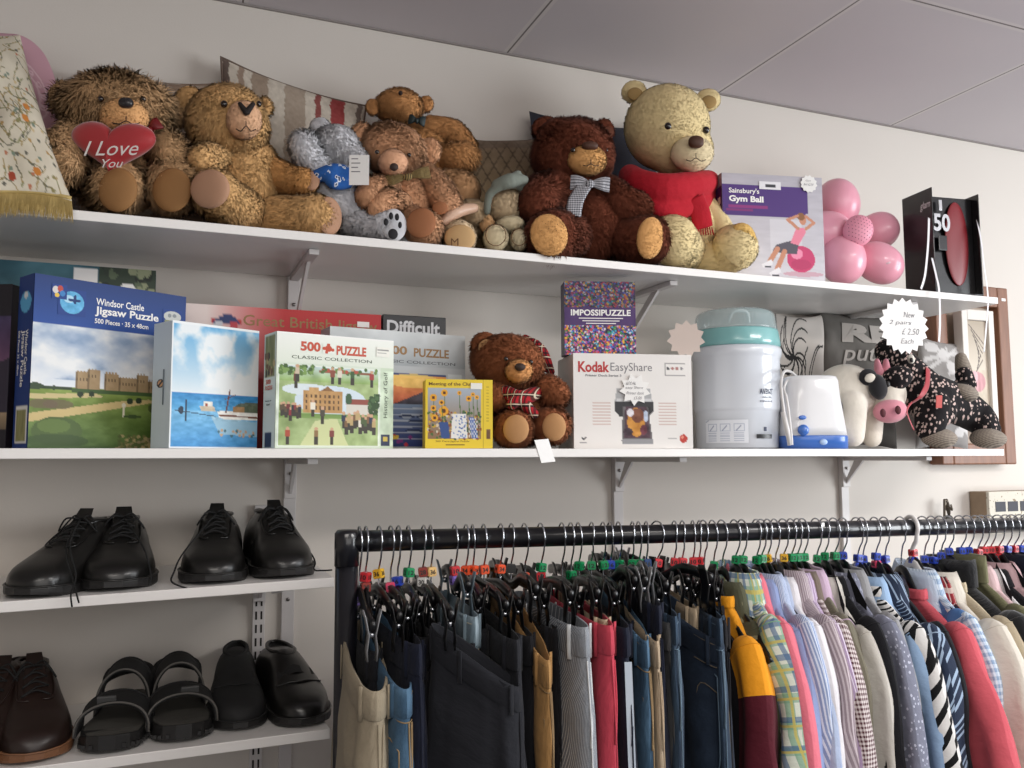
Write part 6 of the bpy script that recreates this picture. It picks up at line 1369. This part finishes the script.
for u, cubes, lab, m, kw, hk in trz:
    X = at(u, 541, YR_).x
    kw['rot'] = (kw.get('rot', 0)-math.degrees(atan2(X, D+YR_))*.5) if kw.get('name') != 'shorts' else 50
    if 'clips' not in hk: hk['clips'] = (kw.get('ac', 0)+kw['hw']*.62, kw.get('ac', 0)-kw['hw']*.62)
    trousers(X, lab, m, cat='shorts' if kw.get('name') == 'shorts' else 'trousers', **kw)
    hanger(X, cubes, lab if len(lab.split()) < 7 else ' '.join(lab.split()[:6]), kind='clip', rot=kw.get('rot', 0) if kw.get('name') != 'shorts' else -8, half=abs(hk['clips'][0])+.01, clipz=kw['top']+.005-(.05 if kw.get('name') == 'shorts' else 0), **hk)
# white care label and drawstring details
X = at(405, 541, YR_).x
o_ = bevbox('swing_label', Frame(at(410, 706, -.68), (1, 0, 0), at(413, 664, -.68)-at(410, 706, -.68)), 0, .006, 0, .0008, 0, .062, mat('bright card', '#f6f5f3'), None, 0); tag(o_, 'narrow white label strip hanging among the navy joggers', 'label')

tops = [
 (703, 'g', 'black knitted top beside the amber and maroon polo', fabric('black knit', 'plain', '#121115'), dict(W=.09, neck=-.085, drop=.10, collar='crew', sleeve='short', th=.010, sl=.0, sw=.04)),
 (713, 'g', 'rugby top with amber shoulders and maroon body', fabric('amber maroon', 'block', '#d98f1e', '#4d1420', s=.085), dict(W=.175, neck=-.070, drop=.12, collar='crew', sleeve='long', th=.014, sl=.03, sw=.05, cm=fabric('amber rib', 'plain', '#d08a1c'))),
 (722, '', 'olive camouflage shirt mostly hidden by the plaid shirt', fabric('olive camouflage', 'floral', '#4e4e3c', '#77755c', '#2f3128', s=.05), dict(W=.12, neck=-.066, th=.010, sl=.01)),
 (735, 'g', 'yellow green and blue plaid seersucker shirt', fabric('seersucker plaid', 'plaid', '#c9cdc0', '#6f9a7f', '#4a6688', '#b9a95a', s=.036, wear=.16), dict(W=.165, neck=-.052, drop=.12, th=.016, sl=.06, sw=.07, fold=.008, slen=.34)),
 (751, 'g', 'salmon pink long sleeved shirt', fabric('salmon cotton', 'plain', '#cb6a78'), dict(W=.175, neck=-.056, drop=.11, sl=.05)),
 (765, 'g', 'plain periwinkle blue shirt', fabric('periwinkle cotton', 'plain', '#8795bd'), dict(W=.165, neck=-.064, drop=.12, sl=.045)),
 (770, 'g', 'pale blue shirt with fine white stripes', fabric('blue fine stripe', 'stripe', '#8090b4', '#c3cbdb', s=.006), dict(W=.175, neck=-.056, drop=.11, sl=.05)),
 (776, 'y', 'light chambray blue shirt', fabric('chambray', 'plain', '#9ba6be'), dict(W=.175, neck=-.062, drop=.12, sl=.05)),
 (784, '', 'crisp white shirt on a thick black hanger', fabric('white poplin', 'plain', '#cfccd0'), dict(W=.185, neck=-.062, drop=.11, sl=.045)),
 (792, 'y', 'mauve grey striped shirt beside the white shirt', fabric('mauve stripe', 'stripe', '#8f8188', '#b9adb3', s=.008), dict(W=.175, neck=-.052, drop=.12, sl=.04)),
 (800, 'g', 'lilac shirt with thin white stripes', fabric('lilac stripe', 'pin', '#a590ae', '#d9cfdd', s=.011), dict(W=.185, neck=-.056, drop=.12, sl=.055)),
 (806, 'g', 'burgundy and white gingham shirt with taupe collar', fabric('burgundy gingham', 'gingham', '#c9bfbd', '#4c2a31', s=.0065), dict(W=.19, neck=-.054, drop=.12, sl=.045, cm=fabric('taupe twill', 'plain', '#6f635a'))),
 (812, 'g', 'olive shirt showing a mauve collar', fabric('olive twill', 'plain', '#6b6658'), dict(W=.17, neck=-.052, drop=.12, sl=.03, cm=fabric('mauve collar', 'plain', '#b7a0b4'))),
 (825, 'g', 'ivory linen shirt right of the gingham', fabric('ivory linen', 'plain', '#c3bfb8'), dict(W=.195, neck=-.066, drop=.13, sl=.035)),
 (833, 'g', 'black tailored jacket between ivory and grey shirts', f_blk, dict(W=.20, neck=-.058, drop=.12, sl=.04, collar='lapel', name='jacket', th=.009, cat='jacket')),
 (843, 'g', 'slate grey shirt with tiny white dots', fabric('grey dotted', 'dots', '#6f7180', '#a9abba', s=.008), dict(W=.205, neck=-.060, drop=.115, sl=.06, th=.012)),
 (851, 'b', 'black white and grey abstract blouse', fabric('abstract blouse', 'floral', '#8a8a8c', '#1f1f22', '#c9c9cb', s=.06), dict(W=.19, neck=-.055, drop=.12, sl=.03)),
 (866, 'bb', 'zebra print black and white blouse', fabric('zebra print', 'zebra', '#cfcdcb', '#111113', s=.042, wear=.04), dict(W=.215, neck=-.068, drop=.12, sl=.085, sw=.06, slen=.34, collar='crew', th=.012)),
 (871, 'b', 'sky blue shirt just behind the zebra blouse', fabric('sky cotton', 'plain', '#8fa9c8'), dict(W=.215, neck=-.070, drop=.13, sl=.07)),
 (884, 'bp', 'navy shirt with diagonal pale blue stripes', fabric('navy diagonal', 'diag', '#222c40', '#8ea0b6', s=.028), dict(W=.225, neck=-.066, drop=.14, sl=.035, sleeve='short', th=.014)),
 (893, 'b', 'black sports top with red and white chest bands', fabric('banded jersey', 'block', '#15151a', '#a3222c', '#1b1b20', '#c9c9cc', s=.30), dict(W=.22, neck=-.072, drop=.13, sleeve='short', sl=.02, collar='crew')),
 (900, '', 'coral red knitted jumper', fabric('coral knit', 'plain', '#b8505a'), dict(W=.235, neck=-.078, drop=.115, sl=.11, sw=.062, slen=.36, collar='crew', th=.015, name='jumper', cat='jumper')),
 (911, '', 'bright blue shirt behind the coral jumper', fabric('bright blue cotton', 'plain', '#5078ad'), dict(W=.17, neck=-.066, drop=.11, sl=.03, cm=fabric('pale blue cotton', 'plain', '#b4c0d2'))),
 (921, 'rb', 'pale blue checked shirt right of the coral jumper', fabric('pale blue check', 'gingham', '#c9d3de', '#7f95b2', s=.01), dict(W=.19, neck=-.062, drop=.12, sl=.03)),
 (932, 'b', 'dark red and black tartan shirt', fabric('dark tartan', 'plaid', '#26161a', '#8f2830', '#1b2430', '#b9a9a0', s=.05), dict(W=.21, neck=-.075, drop=.14, sl=.05, th=.009)),
 (941, 'b', 'cream cotton jacket with stitched collar', fabric('cream drill', 'plain', '#c6bfb4'), dict(W=.25, neck=-.078, drop=.12, sl=.075, sw=.07, th=.016, name='jacket', cat='jacket', lift=.01)),
 (949, 'b', 'buff cardigan under the black fleece', fabric('buff knit', 'plain', '#b3a68e'), dict(W=.24, neck=-.07, drop=.12, sl=.04, collar='crew', name='cardigan', cat='cardigan')),
 (957, 'b', 'large black fleece jacket near the right end', fabric('black fleece cloth', 'plain', '#0f0f12', sheen=.3), dict(W=.26, neck=-.062, drop=.13, sl=.10, sw=.075, th=.018, collar='high', name='jacket', cat='jacket')),
 (969, 'bb', 'khaki padded gilet behind the black fleece', fabric('khaki padded', 'plain', '#6b6a50'), dict(W=.20, neck=-.055, drop=.12, sl=.02, collar='high', name='gilet', cat='gilet')),
 (977, 'b', 'blush pink blouse with pointed collar', fabric('blush crepe', 'plain', '#c9aeb0'), dict(W=.22, neck=-.060, drop=.12, sl=.05)),
 (986, 'r', 'white ribbed blouse under red size cubes', fabric('white rib', 'stripe', '#c9c6c6', '#aeabab', s=.006), dict(W=.21, neck=-.066, drop=.12, sl=.04)),
 (992, 'r', 'black blazer between the white and dusty pink blouses', f_blk, dict(W=.21, neck=-.060, drop=.12, sl=.04, collar='lapel', name='blazer', cat='blazer')),
 (999, 'r', 'dusty pink wool coat', fabric('dusty pink wool', 'plain', '#a98c8f'), dict(W=.23, neck=-.056, drop=.11, sl=.05, th=.015, name='coat', cat='coat')),
 (1007, 'rr', 'black cardigan at the right edge', f_blk, dict(W=.21, neck=-.060, drop=.12, sl=.04, collar='crew', name='cardigan', cat='cardigan')),
 (1015, 'b', 'navy top with rolled neck at the right edge', f_navy, dict(W=.21, neck=-.060, drop=.12, sl=.04, collar='high', name='top', cat='top')),
 (1022, 'r', 'pink grey coat last in view on the rail', fabric('pink grey wool', 'plain', '#a08a90'), dict(W=.23, neck=-.052, drop=.11, sl=.05, name='coat', cat='coat')),
 (1029, 'b', 'dark grey hooded top past the pink grey coat', f_grey, dict(W=.21, neck=-.060, drop=.12, sl=.04, collar='high', name='top', cat='top')),
 (1036, 'r', 'plain white tunic furthest right on the rail', fabric('white poplin', 'plain', '#cfccd0'), dict(W=.21, neck=-.060, drop=.12, sl=.04, name='tunic', cat='tunic')),
]
for i, (u, cubes, lab, m, kw) in enumerate(tops):
    u = u-9 if u >= 744 and u not in (900, 911) else u
    X = at(u, 531, YR_).x; sd = 100+i
    if kw.get('sleeve') is None: kw['sleeve'] = 'long'
    rt_ = -12+rh.uniform(-3, 3)
    top_garment(X+.002, lab, m, seed=sd, rot=rt_, **kw)
    hk = None; w_ = False
    if 'crisp white' in lab: w_ = True
    if u == 911: hk = mat('white hanger plastic', '#d9d6d4', .35)
    hanger(X, cubes, lab if len(lab.split()) < 7 else ' '.join(lab.split()[:6]), rot=rt_, half=.15, hook=hk, slope=.52, wide=w_, drop=max(0, -kw.get('neck', -.062)-.062))

# ================================================================== SHOES
LEA = mat('black leather', '#141312', .32, var=.25, scale=60, coat=.1); SUE = mat('black nubuck', '#131314', .75, var=.2, scale=90); SOL = mat('black rubber sole', '#1d1c1c', .5); LACE = mat('black lace', '#0f0f10', .85); CAV_SHADE = mat('painted cavity shade', '#0a0909', .9)
class SF:
    def __init__(s, u, Y, S, rot, v=560):
        p = at(u, v, Y); s.o = Vector((p.x, Y, 0)); s.o.z = S(p.x)+.0008; r = radians(rot); s.Lx = Vector((sin(r), -cos(r), 0)); s.Wx = Vector((cos(r), sin(r), 0))
    def p(s, l, w, z): return s.o+s.Lx*l+s.Wx*w+Vector((0, 0, z))     # l: 0 at toe tip, negative to heel
def shoe(u, Y, S, rot, label, kind='lace', m=LEA, sole=SOL, Ln=.285, wd=1., ht=1., group=None, side=1, name='shoe', lace_ends=(), scale_toe=1., vv=560):
    f = SF(u, Y, S, rot, vv); t = thing(name, label, 'shoe', f.p(-Ln/2, 0, 0), group)
    sk = [0, .03, .08, .16, .28, .40, .52, .64, .76, .86, .94, 1.0]       # 0 toe .. 1 heel
    hw = [.008, .027, .038, .046, .050, .047, .042, .040, .040, .040, .036, .020]
    if kind == 'slip': hh = [.010, .024, .031, .037, .044, .056, .070, .080, .078, .074, .070, .058]
    else: hh = [.010, .022, .029, .035, .043, .056, .074, .088, .088, .080, .074, .060]
    st = .014
    sk_ = np.linspace(0, 1, 34); HW = np.interp(sk_, sk, hw)*wd; HH = np.interp(sk_, sk, hh)*ht; off = [side*.006*sin(pi*x) for x in sk_]
    nn = 24; V, Fc = [], []
    for i, x in enumerate(sk_):
        for k in range(nn+1):
            a = pi*k/nn; ca, sa = cos(a), sin(a); w = HW[i]*abs(ca)**.75*(1 if ca > 0 else -1); pin = 1-.10*max(0, min(1, (x-.3)/.25))*sa**2
            z = st+(HH[i])*sa**.62; V.append(f.p(-x*Ln, off[i]+w*pin, z))
    for i in range(len(sk_)-1):
        for k in range(nn): Fc.append((i*(nn+1)+k, i*(nn+1)+k+1, (i+1)*(nn+1)+k+1, (i+1)*(nn+1)+k))
    Fc.append(tuple(range(nn, -1, -1))); Fc.append(tuple((len(sk_)-1)*(nn+1)+k for k in range(nn+1)))
    mesh('upper', V, Fc, m, t)
    # sole with heel block
    out = [(x, HW[i]+.004, off[i]) for i, x in enumerate(sk_)]
    ringp = [(-Ln*x, o_+w) for x, w, o_ in out]+[(-Ln*x, o_-w) for x, w, o_ in reversed(out)]; ringp = [(min(l, .0)+(.004 if l > -.002 else 0), w) for l, w in ringp]
    V = []; n_ = len(ringp); zs_ = (0, .004, st, st+.003)
    for j, z in enumerate(zs_):
        for (l, w) in ringp:
            zz = z
            x = -l/Ln
            if j < 2: zz = z+(.006*max(0, 1-x/.14) if x < .14 else 0)+(.006 if .52 < x < .66 else 0)
            V.append(f.p(l, w*(.97 if j in (0, 3) else 1), zz))
    Fc = [tuple(range(n_-1, -1, -1)), tuple(3*n_+k for k in range(n_))]+[(j*n_+k, j*n_+(k+1) % n_, (j+1)*n_+(k+1) % n_, (j+1)*n_+k) for j in range(3) for k in range(n_)]
    mesh('sole', V, Fc, sole, t, smooth=False)
    tube('welt', [f.p(l, w*1.0, st+.003) for l, w in ringp], .0016, sole if sole != SOL else m, t, n=5, closed=True)
    def top(x, w=0, dz=0):
        H = float(np.interp(x, sk_, HH)); Wd = float(np.interp(x, sk_, HW)); pin = 1-.10*max(0, min(1, (x-.3)/.25)); ca = max(-1, min(1, w)); sa = sqrt(max(0, 1-abs(ca)**(1/.75*2)*.9))
        return f.p(-x*Ln, side*.006*sin(pi*x)+w*Wd*pin, st+H*sa**.62+dz)
    # foot opening: rim and painted cavity shade
    rim = []
    for k in range(28):
        a = 2*pi*k/28; x = .76+.19*cos(a); w = .60*sin(a); rim.append(top(x, w, .003+.006*cos(a)))
    tube('collar_rim', rim, .0038, m, t, n=6, closed=True)
    c_ = Vector(rim[0]); n0 = len(rim); mesh('lining', rim+[f.p(-.76*Ln, 0, st+.045*ht)], [(k, (k+1) % n0, n0) for k in range(n0)], CAV_SHADE, t)  # near-black cone paints in the shade of the foot cavity
    if kind == 'lace':
        V = [top(.40, -.33, .002), top(.40, .33, .002), top(.48, .36, .003), top(.48, -.36, .003), top(.58, .38, .006), top(.58, -.38, .006), top(.64, .30, .018), top(.64, -.30, .018), f.p(-.63*Ln, 0, st+.097*ht)]
        mesh('tongue', V, [(0, 1, 2, 3), (3, 2, 4, 5), (5, 4, 6, 7), (7, 6, 8)], m, t)
        for sg in (-1, 1):
            P = [top(.34, sg*.20, .0015), top(.36, sg*.48, .0015), top(.46, sg*.62, .0015), top(.60, sg*.64, .002)]; tube('facing_seam', smooth_path(P, 5), .0014, m, t, n=5)
        lc = thing_part('laces', t)
        for k in range(4):
            x = .38+k*.065; tube('lace', smooth_path([top(x, -.42, .002), top(x+.01, 0, .007), top(x, .42, .002)], 5), .0016, LACE, lc, n=6)
            if k < 3: tube('lace', [top(x, -.42, .003), top(x+.03, 0, .008), top(x+.065, .42, .003)], .0014, LACE, lc, n=6)
        for sg in (-1, 1): tube('lace_bow', smooth_path([top(.57, 0, .008), top(.52, sg*.4, .018), top(.55, sg*.8, .006), top(.59, sg*.35, .012), top(.57, 0, .008)], 6), .0015, LACE, lc, n=6)
        for pts in lace_ends: tube('lace_end', smooth_path([top(.57, 0, .008)]+[at(*q_) for q_ in pts], 7), .0014, LACE, lc, n=6)
    else:
        P = [top(.30, -.8, .001), top(.27, -.3, .0015), top(.26, .0, .0015), top(.27, .3, .0015), top(.30, .8, .001)]; tube('apron_seam', smooth_path(P, 6), .0017, m, t, n=5)
        V = [top(.36, -.7, .001), top(.44, -.72, .001), top(.44, 0, .003), top(.36, 0, .003), top(.44, .72, .001), top(.36, .7, .001)]; mesh('elastic_gusset', V, [(0, 3, 2, 1), (3, 5, 4, 2)], SUE, t)
    return t
shoe(25, -.335, S3, -24, 'black leather lace-up shoe turned left on the upper shoe shelf', side=-1, lace_ends=[[(70, 545, -.30), (76, 575, -.335), (71, 593, -.36), (72, 607, -.362)], [(66, 548, -.30), (73, 580, -.335), (76, 592, -.358), (79, 603, -.362)]], ht=1.06, wd=1.08)
shoe(114, -.325, S3, 0, 'black leather lace-up shoe with dangling lace, second from the left', side=1, lace_ends=[[(142, 545, -.26), (149, 565, -.30), (151, 578, -.325), (149, 585, -.33)]], ht=1.04, wd=1.12)
shoe(214, -.33, S3, -6, 'black round-toed lace-up shoe, third along the upper shoe shelf', side=-1, lace_ends=[[(184, 552, -.28), (174, 572, -.33), (172, 582, -.335), (187, 588.5, -.34)]], m=SUE if 0 else LEA, ht=1.04, wd=1.05)
shoe(288, -.325, S3, 3, 'black round-toed lace-up shoe nearest the rail post', side=1, lace_ends=[[(312, 555, -.27), (314, 569, -.3), (322, 570.5, -.31), (332, 570, -.32)]], ht=1.06, wd=1.05)
BRN = mat('dark brown leather', '#241713', .4, var=.3, scale=40); TANS = mat('tan leather edge', '#7a5338', .5)
shoe(35, -.335, S4, 10, 'dark brown lace-up shoe with tan sole edge on the lowest shelf', side=1, m=BRN, sole=TANS, ht=1.1, wd=1.05, vv=740)
shoe(-40, -.335, S4, -10, 'dark brown lace-up shoe mostly cut off at the left edge', side=-1, m=BRN, sole=TANS, ht=1.1, wd=1.05, vv=740)
shoe(241, -.30, S4, -3, 'black slip-on shoe beside the sandals', 'slip', side=-1, m=SUE, ht=1.0, wd=.95, vv=715)
shoe(308, -.325, S4, 6, 'scuffed black leather slip-on shoe at the right end of the lowest shelf', 'slip', side=1, ht=1.0, wd=1.0, vv=722)
def sandal(u, Y, S, rot, label, side=1, vv=740):
    Ln = .28; f = SF(u, Y, S, rot, vv); t = thing('sandal', label, 'sandal', f.p(-Ln/2, 0, 0)); xs = np.linspace(0, 1, 30)
    HW = np.interp(xs, [0, .03, .1, .25, .45, .65, .85, .96, 1], [.012, .030, .043, .049, .041, .036, .037, .030, .016])
    def ringz(z, k=1.): return [f.p(-x*Ln, w*k, z+.006*max(0, 1-x/.12)+.004*x) for x, w in zip(xs, HW)]+[f.p(-x*Ln, -w*k, z+.006*max(0, 1-x/.12)+.004*x) for x, w in zip(xs[::-1], HW[::-1])]
    R_ = [ringz(0, .96), ringz(.004), ringz(.020), ringz(.023, .98)]; n_ = len(R_[0]); V = sum(R_, []); Fc = [tuple(range(n_-1, -1, -1)), tuple(3*n_+k for k in range(n_))]+[(j*n_+k, j*n_+(k+1) % n_, (j+1)*n_+(k+1) % n_, (j+1)*n_+k) for j in range(3) for k in range(n_)]
    mesh('sole', V, Fc, SOL, t, smooth=False)
    # tread lugs round the front edge
    for k in range(0, 12):
        x = .02+k*.035; w = float(np.interp(x, xs, HW)); 
        for sg in (-1, 1): bevbox('tread_lug', Frame(f.p(-x*Ln, sg*(w+.0005), .004+.006*max(0, 1-x/.12)), f.Lx, (0, 0, 1)), -.003, .003, -.0025, .0025, 0, .006, SOL, t, 0)
    R_ = ringz(.0235, .9); n_ = len(R_); mesh('footbed', R_, [tuple(range(n_))], mat('worn grey insole', '#4a4843', .8, var=.2), t, smooth=False)
    def strap(x0, x1, h, wid, nm, m, tilt=0):
        V, Fc = [], []; nn = 20; w0 = float(np.interp((x0+x1)/2, xs, HW))+.002
        for o_ in (0, .004):
            for i in range(7):
                x = x0+(x1-x0)*i/6
                for k in range(nn+1):
                    a = pi*k/nn; V.append(f.p(-(x+tilt*sin(a))*Ln, cos(a)*(w0+o_), .018+(h+o_)*sin(a)**.7*(1+.1*i/6)))
        q_ = 7*(nn+1)
        for i in range(6):
            for k in range(nn): a_, b_ = i*(nn+1)+k, (i+1)*(nn+1)+k; Fc += [(q_+a_, q_+a_+1, q_+b_+1, q_+b_), (a_, b_, b_+1, a_+1)]
        for k in range(nn): Fc += [(k, k+1, q_+k+1, q_+k), (6*(nn+1)+k, q_+6*(nn+1)+k, q_+6*(nn+1)+k+1, 6*(nn+1)+k+1)]
        s_ = mesh(nm, V, Fc, m, t)
        for e_ in (0, 6): tube('strap_binding', [V[q_+e_*(nn+1)+k] for k in range(nn+1)], .0018, mat('grey binding', '#55524e', .7) if e_ == 0 else m, s_, n=5)
        return s_
    strap(.14, .36, .042, .05, 'front_strap', SUE, .05); strap(.52, .72, .070, .05, 'ankle_strap', SUE, .04)
    V, Fc = tube_geo(smooth_path([f.p(-.62*Ln, .036, .05), f.p(-.85*Ln, .037, .065), f.p(-.98*Ln, 0, .07), f.p(-.85*Ln, -.037, .065), f.p(-.62*Ln, -.036, .05)], 6), .012, n=8, r2=.003, side=(0, 0, 1)); mesh('heel_strap', V, Fc, SUE, t)
    bevbox('buckle', Frame(f.p(-.22*Ln, side*.012, .066), f.Wx, (f.Lx*.3+Vector((0, 0, 1)))), -.014, .014, -.001, .004, -.008, .006, mat('grey plastic buckle', '#4b4b4b', .4), t)
    return t
sandal(107, -.355+.02, S4, -6, 'black two strap sandal with grey footbed, left of the pair', -1); sandal(184, -.325, S4, 2, 'black two strap sandal with grey footbed, right of the pair', 1, 725)
# ================================================================== LIGHT & CAMERA
def area(name, loc, target, size, power, col, sy=None):
    l = bpy.data.lights.new(name, 'AREA'); l.shape = 'RECTANGLE'; l.size = size; l.size_y = sy or size; l.energy = power; l.color = col
    o = bpy.data.objects.new(name, l); COL.objects.link(o); o.location = loc; o.rotation_euler = (Vector(target)-Vector(loc)).to_track_quat('-Z', 'Y').to_euler(); return o
area('ceiling_panel_light', (-.2, -2.4, CEIL-.03), (-.2, -2.4, 0), 1.2, 22, (1, .94, .87), .6)
area('ceiling_panel_light', (1.9, -2.2, CEIL-.03), (1.9, -2.2, 0), 1.2, 42, (1, .97, .94), .6)
area('window_light', (3.7, -2.2, 1.6), (1.2, -.2, 1.3), 1.6, 88, (.93, .97, 1.0), 1.5)
area('front_fill_light', (.6, -3.9, 2.0), (.5, 0, 1.8), 3.0, 32, (1, .96, .92), 1.6)  # unseen fill lamp added behind the camera for soft frontal light
w = bpy.data.worlds.new('room_ambience'); SC.world = w; w.use_nodes = True
w.node_tree.nodes['Background'].inputs[0].default_value = (.95, .95, 1, 1); w.node_tree.nodes['Background'].inputs[1].default_value = .17
cam = bpy.data.cameras.new('camera'); cam.sensor_width = 36; cam.lens = F/1024*36; cam.clip_start = .01
co = bpy.data.objects.new('camera', cam); COL.objects.link(co)
M = Matrix((rt, up, -fw)).transposed().to_4x4(); M.translation = CP; co.matrix_world = M; SC.camera = co
SC.view_settings.view_transform = 'Standard'; SC.view_settings.look = 'None'; SC.view_settings.exposure = 0; SC.view_settings.gamma = 1

GROUPS = {'teddy bear': 'teddy bears sitting along the shelves', 'hanger': 'clothes hangers on the rail', 'trousers': 'trousers hanging on the left half of the rail', 'shirt': 'shirts and tops hanging on the right half of the rail', 'shoe': 'shoes on the short shelves', 'sandal': 'pair of sandals on the lowest shelf', 'cushion': 'cushions behind the toys', 'price sign': 'handwritten price signs', 'bracket': 'shelf brackets and uprights', 'jacket': 'jackets on the rail', 'coat': 'coats on the rail', 'cardigan': 'cardigans on the rail'}
for o in list(COL.objects):
    if o.parent is None and 'category' in o.keys():
        g_ = GROUPS.get(o['category']) or ('boxed puzzles on the shelf' if o.name.startswith('puzzle_box') else None)
        if g_: o['group'] = g_
